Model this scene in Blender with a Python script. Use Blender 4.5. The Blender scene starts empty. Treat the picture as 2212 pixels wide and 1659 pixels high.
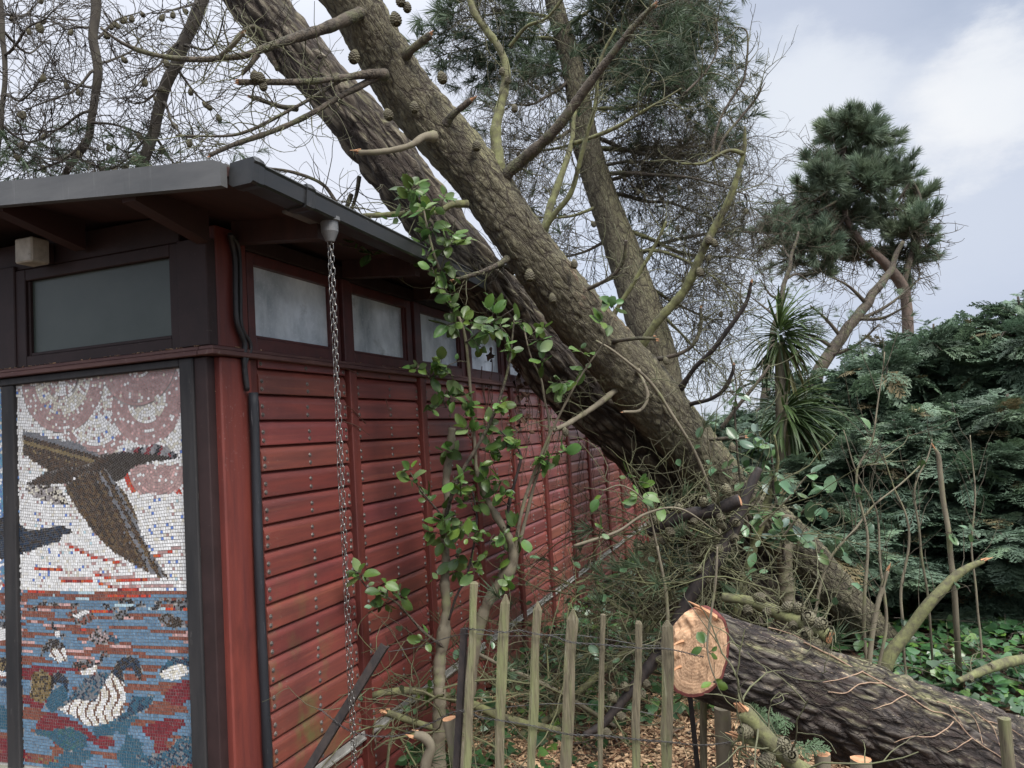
import bpy, math, random
import numpy as np
from mathutils import Vector, Matrix, noise

random.seed(7)
RNG = np.random.default_rng(11)
scn = bpy.context.scene
COL = scn.collection

# ------------------------------------------------------------------ camera
F_PX, CX, CY, CAM_H = 1660.0, 1106.0, 829.5, 1.75
PITCH, ROLL = math.radians(3.7209), math.radians(-3.5139)


def cam_matrix():
    a = math.pi / 2 + PITCH
    rx = np.array([[1, 0, 0], [0, math.cos(a), -math.sin(a)], [0, math.sin(a), math.cos(a)]])
    rz = np.array([[math.cos(ROLL), -math.sin(ROLL), 0], [math.sin(ROLL), math.cos(ROLL), 0], [0, 0, 1]])
    return rx @ rz


CAMR = cam_matrix()
CAMO = np.array([0.0, 0.0, CAM_H])
cd = bpy.data.cameras.new("camera")
cam = bpy.data.objects.new("camera", cd)
COL.objects.link(cam)
cd.sensor_width = 36.0
cd.lens = 36.0 * F_PX / 2212.0
cd.clip_start = 0.05
cd.clip_end = 2000.0
mw = Matrix([[*CAMR[0], 0], [*CAMR[1], 0], [*CAMR[2], CAM_H], [0, 0, 0, 1]])
cam.matrix_world = mw
scn.camera = cam


def ray(u, v):
    d = CAMR @ np.array([(u - CX) / F_PX, -(v - CY) / F_PX, -1.0])
    return d / d[1]


def P(u, v, d):
    """world point seen at photo position u, v (photo 2212 px wide), d metres ahead of the camera"""
    return CAMO + ray(u, v) * d


# ------------------------------------------------------------------ light and sky
EXPOSURE = 1.5
SUN_EL, SUN_AZ = math.radians(50), math.radians(146)      # azimuth clockwise from +Y
scn.view_settings.view_transform = 'Standard'
scn.view_settings.look = 'None'
scn.view_settings.exposure = EXPOSURE
scn.view_settings.gamma = 1.0
scn.view_settings.use_curve_mapping = False
scn.cycles.use_denoising = True
scn.cycles.denoiser = 'OPENIMAGEDENOISE'
scn.cycles.denoising_input_passes = 'RGB_ALBEDO_NORMAL'
scn.cycles.denoising_prefilter = 'ACCURATE'
sd = bpy.data.lights.new("sun", 'SUN')
sd.energy = 1.5
sd.angle = math.radians(24)
sd.color = (1.0, 0.96, 0.90)
sun = bpy.data.objects.new("sun", sd)
COL.objects.link(sun)
sdir = Vector((math.sin(SUN_AZ) * math.cos(SUN_EL), math.cos(SUN_AZ) * math.cos(SUN_EL), math.sin(SUN_EL)))
sun.rotation_euler = (-sdir).to_track_quat('-Z', 'Y').to_euler()

w = bpy.data.worlds.new("World")
scn.world = w
w.use_nodes = True
nt = w.node_tree
nt.nodes.clear()


def wn(t, **kw):
    n = nt.nodes.new(t)
    for k, val in kw.items():
        setattr(n, k, val)
    return n


def wl(a, b):
    nt.links.new(a, b)


wo = wn('ShaderNodeOutputWorld')
bg = wn('ShaderNodeBackground')
bg.inputs['Strength'].default_value = 0.1
wl(bg.outputs[0], wo.inputs[0])
sky = wn('ShaderNodeTexSky', sky_type='NISHITA')
sky.sun_disc = False
sky.sun_elevation = SUN_EL
sky.sun_rotation = SUN_AZ
geo = wn('ShaderNodeTexCoord')
warp = wn('ShaderNodeTexNoise')
warp.inputs['Scale'].default_value = 3.2
warp.inputs['Detail'].default_value = 7
mp = wn('ShaderNodeMapping')
mp.inputs['Scale'].default_value = (1, 1, 2.0)
warp.inputs['Roughness'].default_value = 0.62
wl(geo.outputs['Generated'], mp.inputs['Vector'])
wl(mp.outputs[0], warp.inputs['Vector'])
wadd = wn('ShaderNodeVectorMath', operation='MULTIPLY_ADD')
wadd.inputs[1].default_value = (0.22, 0.22, 0.22)
wl(warp.outputs['Color'], wadd.inputs[0])
wl(geo.outputs['Generated'], wadd.inputs[2])
wsub = wn('ShaderNodeVectorMath', operation='SUBTRACT')
wsub.inputs[1].default_value = (0.11, 0.11, 0.11)
wl(wadd.outputs[0], wsub.inputs[0])
wnorm = wn('ShaderNodeVectorMath', operation='NORMALIZE')
wl(wsub.outputs[0], wnorm.inputs[0])
EK = 10.0 / (2 ** EXPOSURE)


def skc(r, g, b):
    """display sRGB 0-255 of a cloud patch -> linear value for the background colour"""
    f = lambda c: ((c / 255 + 0.055) / 1.055) ** 2.4
    return (f(r) * EK, f(g) * EK, f(b) * EK, 1)


def wmix(fac, a, b):
    m = wn('ShaderNodeMix', data_type='RGBA')
    if fac is not None:
        if isinstance(fac, float):
            m.inputs[0].default_value = fac
        else:
            wl(fac, m.inputs[0])
    for s, x in ((6, a), (7, b)):
        if isinstance(x, tuple):
            m.inputs[s].default_value = x
        else:
            wl(x, m.inputs[s])
    return m.outputs[2]


cur = wmix(0.93, sky.outputs[0], skc(212, 220, 236))


def spot(cur, u, v, ang, col, amt, soft=0.6):
    d = ray(u, v)
    d = d / np.linalg.norm(d)
    dot = wn('ShaderNodeVectorMath', operation='DOT_PRODUCT')
    wl(wnorm.outputs[0], dot.inputs[0])
    dot.inputs[1].default_value = tuple(d)
    mr = wn('ShaderNodeMapRange', interpolation_type='SMOOTHSTEP')
    mr.inputs['From Min'].default_value = math.cos(math.radians(ang * (1 + soft)))
    mr.inputs['From Max'].default_value = math.cos(math.radians(ang * (1 - soft)))
    mr.inputs['To Max'].default_value = amt
    wl(dot.outputs['Value'], mr.inputs['Value'])
    return wmix(mr.outputs[0], cur, col)


cur = spot(cur, 250, 250, 24, skc(234, 239, 252), 0.95)
cur = spot(cur, 2000, 20, 11, skc(180, 192, 214), 1.0)
cur = spot(cur, 1680, -80, 8, skc(200, 209, 228), 0.8)
cur = spot(cur, 2180, 520, 10, skc(200, 210, 230), 0.95)
cur = spot(cur, 1600, 330, 7, skc(224, 232, 245), 0.8)
cur = spot(cur, 2000, 380, 7, skc(214, 222, 237), 0.7)
cur = spot(cur, 1790, 180, 3.0, skc(236, 241, 249), 0.75, 0.9)
cur = spot(cur, 2110, 235, 2.7, skc(246, 248, 252), 0.95, 0.9)
cur = spot(cur, 2210, 165, 2.2, skc(240, 244, 250), 0.8, 0.9)
# the overcast is brighter towards the zenith
sep = wn('ShaderNodeSeparateXYZ')
wl(geo.outputs['Generated'], sep.inputs[0])
zr = wn('ShaderNodeMapRange', interpolation_type='SMOOTHSTEP')
zr.inputs['From Min'].default_value = 0.45
zr.inputs['From Max'].default_value = 0.95
zr.inputs['To Max'].default_value = 1.0
wl(sep.outputs['Z'], zr.inputs['Value'])
zc = skc(240, 244, 252)
cur = wmix(zr.outputs[0], cur, (zc[0] * 4.0, zc[1] * 4.0, zc[2] * 3.9, 1))
wl(cur, bg.inputs['Color'])

# ------------------------------------------------------------------ mesh helpers


class MB:
    """collects faces and links them as ONE mesh object"""

    def __init__(self):
        self.v, self.f, self.n = [], [], 0

    def add(self, v, f, mat=0, col=None, smooth=False, h=None, bk=None):
        v = np.asarray(v, float).reshape(-1, 3)
        f = np.asarray(f, int)
        if f.size == 0:
            return self
        m = len(f)
        c = np.ones((m, 3)) if col is None else np.broadcast_to(np.asarray(col, float), (m, 3))
        mt = np.broadcast_to(np.asarray(mat, int), (m,))
        self.v.append((v, h, bk))
        self.f.append((f + self.n, mt, c, smooth))
        self.n += len(v)
        return self

    def box(self, x0, x1, y0, y1, z0, z1, mat=0, col=None):
        v = [(x, y, z) for z in (z0, z1) for y in (y0, y1) for x in (x0, x1)]
        f = [(0, 2, 3, 1), (4, 5, 7, 6), (0, 1, 5, 4), (2, 6, 7, 3), (0, 4, 6, 2), (1, 3, 7, 5)]
        return self.add(v, f, mat, col)

    def bbox(self, x0, x1, y0, y1, z0, z1, b=0.004, mat=0, col=None):
        """box with chamfered edges"""
        v, idx = [], {}
        X, Y, Z = (x0, x1), (y0, y1), (z0, z1)
        sg = (1, -1)
        for i in (0, 1):
            for j in (0, 1):
                for k in (0, 1):
                    for a in range(3):
                        p = [X[i] + sg[i] * b, Y[j] + sg[j] * b, Z[k] + sg[k] * b]
                        p[a] = (X[i], Y[j], Z[k])[a]
                        idx[(i, j, k, a)] = len(v)
                        v.append(p)
        q = []
        for a in range(3):
            o = [x for x in range(3) if x != a]
            for s in (0, 1):
                c = []
                for (p, r) in ((0, 0), (1, 0), (1, 1), (0, 1)):
                    e = [0, 0, 0]
                    e[a], e[o[0]], e[o[1]] = s, p, r
                    c.append(idx[(*e, a)])
                q.append(c)
        for a in range(3):          # edges along axis a
            o = [x for x in range(3) if x != a]
            for p in (0, 1):
                for r in (0, 1):
                    e0, e1 = [0, 0, 0], [0, 0, 0]
                    e0[a], e1[a] = 0, 1
                    e0[o[0]] = e1[o[0]] = p
                    e0[o[1]] = e1[o[1]] = r
                    q.append([idx[(*e0, o[0])], idx[(*e1, o[0])], idx[(*e1, o[1])], idx[(*e0, o[1])]])
        self.add(v, q, mat, col)
        t = [[idx[(i, j, k, 0)], idx[(i, j, k, 1)], idx[(i, j, k, 2)]] for i in (0, 1) for j in (0, 1) for k in (0, 1)]
        n0 = self.n - len(v)
        self.f.append((np.array(t) + n0, np.full(8, mat), np.ones((8, 3)) if col is None else np.broadcast_to(np.asarray(col, float), (8, 3)), False))
        return self

    def tube(self, pts, rad, k=6, mat=0, col=None, smooth=True, cap=True):
        pts = np.asarray(pts, float)
        v, f = tube_vf(pts, rad, k)
        self.add(v, f, mat, col, smooth)
        if cap:
            n0 = self.n - len(v)
            n = len(pts)
            for ring in (range(k - 1, -1, -1), range((n - 1) * k, n * k)):
                self.f.append((np.array([list(ring)]) + n0, np.full(1, mat), np.ones((1, 3)) if col is None else np.broadcast_to(np.asarray(col, float), (1, 3)), False))
        return self

    def build(self, name, mats, parent=None, loc=None):
        me = bpy.data.meshes.new(name)
        V = np.concatenate([x[0] for x in self.v])
        nl = sum(f[0].size for f in self.f)
        nf = sum(len(f[0]) for f in self.f)
        loops = np.concatenate([f[0].ravel() for f in self.f])
        tot = np.concatenate([np.full(len(f[0]), f[0].shape[1]) for f in self.f])
        st = np.concatenate([[0], np.cumsum(tot)[:-1]])
        if loc is not None:
            V = V - np.asarray(loc)
        me.vertices.add(len(V))
        me.vertices.foreach_set('co', V.ravel())
        me.loops.add(nl)
        me.loops.foreach_set('vertex_index', loops.astype(np.int32))
        me.polygons.add(nf)
        me.polygons.foreach_set('loop_start', st.astype(np.int32))
        me.polygons.foreach_set('material_index', np.concatenate([f[1] for f in self.f]).astype(np.int32))
        me.polygons.foreach_set('use_smooth', np.concatenate([np.full(len(f[0]), f[3]) for f in self.f]))
        ca = me.attributes.new('Col', 'FLOAT_COLOR', 'FACE')
        cc = np.concatenate([f[2] for f in self.f])
        ca.data.foreach_set('color', np.concatenate([cc, np.ones((nf, 1))], 1).ravel())
        if any(x[1] is not None for x in self.v):
            ha = me.attributes.new('h', 'FLOAT', 'POINT')
            ha.data.foreach_set('value', np.concatenate([np.zeros(len(x[0])) if x[1] is None else x[1] for x in self.v]))
            ba = me.attributes.new('bk', 'FLOAT_VECTOR', 'POINT')
            ba.data.foreach_set('vector', np.concatenate([x[0] if x[2] is None else x[2] for x in self.v]).ravel())
        for m in (mats if isinstance(mats, (list, tuple)) else [mats]):
            me.materials.append(m)
        me.update(calc_edges=True)
        me.validate()
        o = bpy.data.objects.new(name, me)
        COL.objects.link(o)
        if loc is not None:
            o.location = loc
        if parent is not None:
            o.parent = parent
            if loc is None and parent.get('_world'):
                o.matrix_parent_inverse = parent.matrix_world.inverted()
        return o


def frames_along(pts):
    n = len(pts)
    t = np.zeros_like(pts)
    t[1:-1] = pts[2:] - pts[:-2]
    t[0], t[-1] = pts[1] - pts[0], pts[-1] - pts[-2]
    t /= np.linalg.norm(t, axis=1)[:, None] + 1e-9
    a = np.array([0, 0, 1.0]) if abs(t[0][2]) < 0.9 else np.array([1.0, 0, 0])
    x = np.cross(a, t[0])
    x /= np.linalg.norm(x)
    X = np.zeros_like(pts)
    X[0] = x
    for i in range(1, n):
        x = x - t[i] * (x @ t[i])
        x /= np.linalg.norm(x) + 1e-9
        X[i] = x
    return t, X, np.cross(t, X)


def tube_vf(pts, rad, k):
    n = len(pts)
    rad = np.broadcast_to(np.asarray(rad, float), (n,))
    t, X, Y = frames_along(pts)
    th = np.linspace(0, 2 * math.pi, k, endpoint=False)
    v = pts[:, None] + rad[:, None, None] * (np.cos(th)[None, :, None] * X[:, None] + np.sin(th)[None, :, None] * Y[:, None])
    i = np.arange(n - 1)[:, None] * k
    j = np.arange(k)[None]
    jn = (j + 1) % k
    f = np.stack([i + j, i + jn, i + k + jn, i + k + j], -1).reshape(-1, 4)
    return v.reshape(-1, 3), f


def spline(pts, n):
    """Catmull-Rom through pts (rows may carry extra columns, as radii)"""
    p = np.asarray(pts, float)
    if len(p) == 2:
        s = np.linspace(0, 1, n)[:, None]
        return p[0] * (1 - s) + p[1] * s
    q = np.vstack([2 * p[0] - p[1], p, 2 * p[-1] - p[-2]])
    d = np.linalg.norm(np.diff(p[:, :3], axis=0), axis=1)
    cu = np.concatenate([[0], np.cumsum(d)])
    s = np.linspace(0, cu[-1], n)
    i = np.clip(np.searchsorted(cu, s, side='right') - 1, 0, len(p) - 2)
    u = ((s - cu[i]) / np.maximum(d[i], 1e-9))[:, None]
    a, b, c, e = q[i], q[i + 1], q[i + 2], q[i + 3]
    return 0.5 * (2 * b + (c - a) * u + (2 * a - 5 * b + 4 * c - e) * u ** 2 + (3 * b - a - 3 * c + e) * u ** 3)


def frames(d, up):
    """rotation matrices (m,3,3): local y -> d, local z -> near up"""
    d = d / (np.linalg.norm(d, axis=1)[:, None] + 1e-9)
    x = np.cross(d, up)
    x /= np.linalg.norm(x, axis=1)[:, None] + 1e-9
    z = np.cross(x, d)
    return np.stack([x, d, z], -1)


def scatter(mb, tv, tf, pos, rot, scale, mat=0, col=None, smooth=False):
    pos, scale = np.asarray(pos, float), np.asarray(scale, float)
    if len(pos) == 0:
        return
    m, n = len(pos), len(tv)
    if scale.ndim == 1:
        scale = scale[:, None]
    v = np.einsum('mij,mnj->mni', rot, tv[None] * scale[:, None, :]) + pos[:, None]
    f = (tf[None] + (np.arange(m) * n)[:, None, None]).reshape(-1, tf.shape[1])
    if col is not None:
        col = np.repeat(np.asarray(col, float).reshape(-1, 3), len(tf), 0) if len(np.shape(col)) == 2 else col
    if np.ndim(mat) == 1:
        mat = np.repeat(mat, len(tf))
    mb.add(v.reshape(-1, 3), f, mat, col, smooth)


def rdir(m):
    v = RNG.normal(size=(m, 3))
    return v / np.linalg.norm(v, axis=1)[:, None]


def nvec(v):
    """three independent noise values, the same in every run"""
    return Vector((noise.noise(v), noise.noise(v + Vector((31.7, 5.1, 11.3))), noise.noise(v + Vector((-17.9, 23.3, 47.1)))))


def nrm(v):
    return v / (np.linalg.norm(v) + 1e-9)


def tag(o, label=None, cat=None, group=None, kind=None):
    for k, v in (('label', label), ('category', cat), ('group', group), ('kind', kind)):
        if v:
            o[k] = v
    return o


def thing(name, loc, label, cat, group=None, rz=0.0):
    o = bpy.data.objects.new(name, None)
    COL.objects.link(o)
    o.location = loc
    o.rotation_euler = (0, 0, rz)
    o.empty_display_size = 0.2
    return tag(o, label, cat, group)


# ------------------------------------------------------------------ materials


def mat(name, c1, c2=None, scale=4.0, stretch=(1, 1, 1), rough=0.7, rough2=None, bump=0.0, bscale=30.0, bdist=0.01, spec=0.4,
        metal=0.0, vcol=False, coord='Object', attr=None, layers=(), lo=0.35, hi=0.65, detail=5, trans=0.0, coat=0.0, cracks=()):
    m = bpy.data.materials.new(name)
    m.use_nodes = True
    t = m.node_tree
    t.nodes.clear()
    N = lambda ty: t.nodes.new(ty)
    L = t.links.new
    out = N('ShaderNodeOutputMaterial')
    b = N('ShaderNodeBsdfPrincipled')
    b.inputs['Roughness'].default_value = rough
    b.inputs['Metallic'].default_value = metal
    b.inputs['Specular IOR Level'].default_value = spec
    b.inputs['Coat Weight'].default_value = coat
    b.inputs['Coat Roughness'].default_value = 0.28
    if attr:
        src = N('ShaderNodeAttribute')
        src.attribute_name = attr
        cvec = src.outputs['Vector']
    else:
        tc = N('ShaderNodeTexCoord')
        cvec = tc.outputs[coord]

    def nz(sc, st, det=5, rough_=0.6, off=0.0):
        mpn = N('ShaderNodeMapping')
        mpn.inputs['Scale'].default_value = st
        mpn.inputs['Location'].default_value = (off, off * 1.7, off * 0.6)
        L(cvec, mpn.inputs['Vector'])
        x = N('ShaderNodeTexNoise')
        x.inputs['Scale'].default_value = sc
        x.inputs['Detail'].default_value = det
        x.inputs['Roughness'].default_value = rough_
        L(mpn.outputs[0], x.inputs['Vector'])
        return x.outputs['Fac']

    def rng(v, a, bb, to0=0.0, to1=1.0):
        r = N('ShaderNodeMapRange')
        r.inputs['From Min'].default_value = a
        r.inputs['From Max'].default_value = bb
        r.inputs['To Min'].default_value = to0
        r.inputs['To Max'].default_value = to1
        L(v, r.inputs['Value'])
        return r.outputs[0]

    def mix(fac, a, bb, mode='MIX'):
        x = N('ShaderNodeMix')
        x.data_type = 'RGBA'
        x.blend_type = mode
        if isinstance(fac, float):
            x.inputs[0].default_value = fac
        else:
            L(fac, x.inputs[0])
        for s, val in ((6, a), (7, bb)):
            if isinstance(val, tuple):
                x.inputs[s].default_value = (*val, 1)
            else:
                L(val, x.inputs[s])
        return x.outputs[2]

    cur = c1
    if c2 is not None:
        n1 = nz(scale, stretch, detail)
        cur = mix(rng(n1, lo, hi), c1, c2)
        if rough2 is not None:
            L(rng(n1, lo, hi, rough, rough2), b.inputs['Roughness'])
    for i, ly in enumerate(layers):
        # ly: colour, scale, stretch, lo, hi, amount, extra(mask spec)
        colr, sc, st, a, bb, amt = ly[:6]
        fac = rng(nz(sc, st, 6, 0.65, 3.1 * (i + 1)), a, bb, 0.0, amt)
        if len(ly) > 6 and ly[6]:
            kind = ly[6]
            if kind[0] == 'up':          # on faces turned to the sky (lichen, litter, painted top light)
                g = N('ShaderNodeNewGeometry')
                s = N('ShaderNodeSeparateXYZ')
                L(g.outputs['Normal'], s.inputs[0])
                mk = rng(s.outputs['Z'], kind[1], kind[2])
            elif kind[0] == 'h':         # by stored relief height
                g = N('ShaderNodeAttribute')
                g.attribute_name = 'h'
                mk = rng(g.outputs['Fac'], kind[1], kind[2])
            else:                        # by object coordinate
                tc2 = N('ShaderNodeTexCoord')
                s = N('ShaderNodeSeparateXYZ')
                L(tc2.outputs['Object'], s.inputs[0])
                mk = rng(s.outputs[kind[0].upper()], kind[1], kind[2])
            x = N('ShaderNodeMath')
            x.operation = 'MULTIPLY'
            L(fac, x.inputs[0])
            L(mk, x.inputs[1])
            fac = x.outputs[0]
            if len(ly) > 7:
                s2 = N('ShaderNodeSeparateXYZ')
                tc3 = N('ShaderNodeTexCoord')
                L(tc3.outputs['Object'], s2.inputs[0])
                mk2 = rng(s2.outputs[ly[7][0].upper()], ly[7][1], ly[7][2])
                x2 = N('ShaderNodeMath')
                x2.operation = 'MULTIPLY'
                L(fac, x2.inputs[0])
                L(mk2, x2.inputs[1])
                fac = x2.outputs[0]
        cur = mix(fac, cur, colr)
    heights = []
    for i, (sc, wdt, ccol, amt, warp_, mk_) in enumerate(cracks):
        wn_ = N('ShaderNodeTexNoise')
        wn_.inputs['Scale'].default_value = sc * 0.8
        wn_.inputs['Detail'].default_value = 4
        L(cvec, wn_.inputs['Vector'])
        va_ = N('ShaderNodeVectorMath')
        va_.operation = 'MULTIPLY_ADD'
        va_.inputs[1].default_value = (warp_ / sc,) * 3
        L(wn_.outputs['Color'], va_.inputs[0])
        L(cvec, va_.inputs[2])
        vo = N('ShaderNodeTexVoronoi')
        vo.feature = 'DISTANCE_TO_EDGE'
        vo.inputs['Scale'].default_value = sc
        L(va_.outputs[0], vo.inputs['Vector'])
        ck = rng(vo.outputs['Distance'], wdt, 0.0, 0.0, amt)
        if mk_:
            msk = rng(nz(sc * 0.22, (1, 1, 1), 3, 0.5, 7.7 + i), mk_[0], mk_[1])
            x = N('ShaderNodeMath')
            x.operation = 'MULTIPLY'
            L(ck, x.inputs[0])
            L(msk, x.inputs[1])
            ck = x.outputs[0]
        cur = mix(ck, cur, ccol)
        heights.append(ck)
    if vcol:
        va = N('ShaderNodeAttribute')
        va.attribute_name = 'Col'
        cur = mix(1.0, cur, va.outputs['Color'], 'MULTIPLY')
    if isinstance(cur, tuple):
        b.inputs['Base Color'].default_value = (*cur, 1)
    else:
        L(cur, b.inputs['Base Color'])
    if bump > 0:
        bn = N('ShaderNodeBump')
        bn.inputs['Strength'].default_value = bump
        bn.inputs['Distance'].default_value = bdist
        hh = nz(bscale, stretch, 6, 0.7, 1.3)
        for ck in heights:
            x = N('ShaderNodeMath')
            x.operation = 'MULTIPLY_ADD'
            x.inputs[1].default_value = -1.6
            L(ck, x.inputs[0])
            L(hh, x.inputs[2])
            hh = x.outputs[0]
        L(hh, bn.inputs['Height'])
        L(bn.outputs[0], b.inputs['Normal'])
    if trans > 0:
        tr = N('ShaderNodeBsdfTranslucent')
        if isinstance(cur, tuple):
            tr.inputs['Color'].default_value = (*cur, 1)
        else:
            L(cur, tr.inputs['Color'])
        ms = N('ShaderNodeMixShader')
        ms.inputs[0].default_value = trans
        L(b.outputs[0], ms.inputs[1])
        L(tr.outputs[0], ms.inputs[2])
        L(ms.outputs[0], out.inputs[0])
    else:
        L(b.outputs[0], out.inputs[0])
    return m
# ------------------------------------------------------------------ the shed
RED = mat('red_stained_wood', (0.215, 0.052, 0.042), (0.115, 0.033, 0.030), 3.0, (0.6, 8, 8), rough=0.36, rough2=0.52, bump=0.35, bscale=14,
          bdist=0.003, vcol=True, spec=0.5, lo=0.3, hi=0.7, coat=0.35,
          layers=[((0.30, 0.095, 0.06), 6.0, (0.25, 5, 9), 0.55, 0.75, 0.55),
                  ((0.055, 0.016, 0.018), 2.2, (1, 1, 0.6), 0.52, 0.75, 0.6),
                  ((0.10, 0.115, 0.045), 3.6, (1.6, 1, 0.9), 0.50, 0.66, 0.8, ('z', 1.3, 0.75), ('x', 0.85, 0.45)),
                  ((0.36, 0.31, 0.28), 70.0, (1, 1, 1), 0.60, 0.72, 0.5, ('x', 0.42, 0.2)),
                  ((0.33, 0.26, 0.24), 60.0, (1.4, 1, 0.5), 0.70, 0.80, 0.5)])
REDPOST = mat('red_post_paint', (0.175, 0.040, 0.030), (0.105, 0.027, 0.024), 3.0, (6, 6, 0.5), rough=0.5, bump=0.3, bscale=12, bdist=0.003, vcol=True,
              layers=[((0.33, 0.13, 0.07), 5.0, (7, 7, 0.6), 0.66, 0.76, 0.55), ((0.06, 0.018, 0.016), 3.0, (2, 2, 1), 0.55, 0.75, 0.7),
                      ((0.4, 0.34, 0.32), 60.0, (1, 1, 1), 0.60, 0.72, 0.5, ('z', 2.1, 1.9), ('z', 1.6, 1.75))])
DARK = mat('dark_brown_paint', (0.024, 0.014, 0.014), (0.036, 0.020, 0.020), 3.0, (3, 3, 3), rough=0.55, spec=0.3, bump=0.2, bscale=30, bdist=0.002,
           layers=[((0.14, 0.115, 0.105), 22.0, (1, 1, 3), 0.66, 0.74, 0.55)])
BLACKF = mat('charcoal_frame_paint', (0.020, 0.020, 0.022), (0.036, 0.034, 0.035), 4.0, (5, 5, 0.7), rough=0.65, spec=0.3, bump=0.3, bscale=25, bdist=0.002,
             layers=[((0.16, 0.15, 0.14), 30.0, (2, 2, 0.6), 0.64, 0.74, 0.5)])
SOFFIT = mat('soffit_boards', (0.052, 0.022, 0.019), (0.034, 0.016, 0.015), 2.5, (0.5, 6, 1), rough=0.7, bump=0.2, bscale=12, bdist=0.003)
FASCIA = mat('lead_grey_fascia', (0.070, 0.072, 0.075), (0.100, 0.101, 0.103), 2.2, (1, 1.4, 5), rough=0.55, bump=0.1, bscale=20, bdist=0.003,
             layers=[((0.24, 0.24, 0.24), 5.0, (1, 5.0, 0.35), 0.60, 0.78, 0.45), ((0.045, 0.045, 0.047), 3.0, (1, 3, 0.5), 0.58, 0.75, 0.6)])
GUTTER = mat('black_gutter_plastic', (0.013, 0.014, 0.015), (0.028, 0.028, 0.029), 5.0, (1, 3, 3), rough=0.32, rough2=0.5, spec=0.5,
             layers=[((0.16, 0.15, 0.14), 9.0, (1, 2, 2), 0.63, 0.75, 0.55)])
ROOFTOP = mat('roof_felt', (0.06, 0.06, 0.062), (0.1, 0.1, 0.1), 8, rough=0.9, bump=0.3, layers=[((0.12, 0.09, 0.05), 14, (1, 1, 1), 0.5, 0.65, 0.7)])
SCREW = mat('galvanised_screw', (0.20, 0.18, 0.165), (0.11, 0.095, 0.09), 40, rough=0.45, metal=0.5)
STRIP = mat('aluminium_strip', (0.42, 0.42, 0.40), (0.28, 0.27, 0.25), 14, (1, 1, 1), rough=0.5, metal=0.35,
            layers=[((0.12, 0.11, 0.08), 12, (1, 1, 1), 0.55, 0.7, 0.7)])
PANE_PALE = mat('frosted_pane', (0.74, 0.82, 0.88), (0.30, 0.36, 0.41), 2.3, (1.5, 1, 1.0), rough=0.10, rough2=0.2, bump=0.25, bscale=90, bdist=0.0012,
                spec=0.9, lo=0.40, hi=0.66, coat=0.8,
                layers=[((0.72, 0.78, 0.82), 75.0, (1, 1, 1), 0.54, 0.68, 0.4), ((0.70, 0.76, 0.80), 4.0, (5.0, 1, 0.6), 0.54, 0.72, 0.6),
                        ((0.07, 0.085, 0.085), 3.3, (1, 1, 1.2), 0.60, 0.72, 0.7)])
PANE_DARK = mat('dim_frosted_pane', (0.036, 0.050, 0.043), (0.060, 0.076, 0.066), 2.0, rough=0.34, spec=0.5, bump=0.08, bscale=160, bdist=0.001,
                layers=[((0.12, 0.13, 0.12), 26.0, (1, 3, 0.8), 0.70, 0.78, 0.35)])
GROUT = mat('mosaic_grout', (0.42, 0.40, 0.38), (0.33, 0.31, 0.30), 12, rough=0.9, layers=[((0.05, 0.045, 0.04), 9, (1, 1, 1), 0.62, 0.72, 0.7)])
TILE = mat('glass_tesserae', (1.0, 1.0, 1.0), (0.86, 0.86, 0.86), 60, rough=0.28, rough2=0.45, vcol=True, spec=0.5,
           layers=[((0.55, 0.5, 0.46), 18.0, (1, 1, 1), 0.66, 0.78, 0.4)])
BLACKRUB = mat('black_cable_sheath', (0.016, 0.016, 0.018), (0.035, 0.034, 0.036), 20, rough=0.45)
PIPEM = mat('weathered_black_pipe', (0.010, 0.011, 0.014), (0.020, 0.022, 0.028), 6, (3, 3, 0.4), rough=0.6, bump=0.5, bscale=20, bdist=0.004,
            layers=[((0.34, 0.34, 0.36), 30, (3, 3, 0.25), 0.64, 0.76, 0.45)])
CONC = mat('concrete_kerb', (0.22, 0.215, 0.18), (0.13, 0.14, 0.10), 8, rough=0.95, bump=0.4, bscale=60, bdist=0.004)

C0 = np.array([-1.17286, 3.03, 0.0])
RV = np.array([math.cos(math.radians(70.42607)), math.sin(math.radians(70.42607)), 0.0])
LV = np.array([-RV[1], RV[0], 0.0])


def W(t, s, z):
    return C0 + RV * t + LV * s + np.array([0, 0, z])


shed = thing('wooden_shed', C0, 'low red timber shed with a bird mosaic front, strip windows and grey roof edge', 'shed', rz=math.radians(70.42607))
part = lambda name, mb, m, par=shed: mb.build(name, m, par)

BX = [0.967 + 0.8 * i for i in range(11)]           # batten centres along the long wall
END = BX[-1] + 0.03
# siding -----------------------------------------------------------
prof = [(0.004, 0.110), (-0.001, 0.1085), (-0.007, 0.1045), (-0.013, 0.098), (-0.018, 0.090), (-0.0215, 0.083), (-0.0235, 0.077), (-0.0245, 0.070),
        (-0.0255, 0.004), (-0.0245, 0.0005), (0.004, 0.0)]
sv, sf = [], []
for k in range(8):
    a = k * math.pi / 4
    sv.append((0.0105 * math.cos(a), 0, 0.0105 * math.sin(a)))
for k in range(8):
    a = k * math.pi / 4
    sv.append((0.0085 * math.cos(a), -0.003, 0.0085 * math.sin(a)))
for k in range(8):
    a = k * math.pi / 4
    sv.append((0.0048 * math.cos(a), -0.0022, 0.0048 * math.sin(a)))
for k in range(8):
    a = k * math.pi / 4
    sv.append((0.003 * math.cos(a), -0.0055, 0.003 * math.sin(a)))
for r in range(3):
    for k in range(8):
        sf.append((r * 8 + k, r * 8 + (k + 1) % 8, r * 8 + 8 + (k + 1) % 8, r * 8 + 8 + k))
sf += [(24, 25, 26, 27), (24, 27, 28, 31), (28, 29, 30, 31)]
SV, SF = np.array(sv), np.array(sf)
bays = [(0.235, BX[0] - 0.05)] + [(BX[i] + 0.05, BX[i + 1] - 0.05) for i in range(10)]
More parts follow.
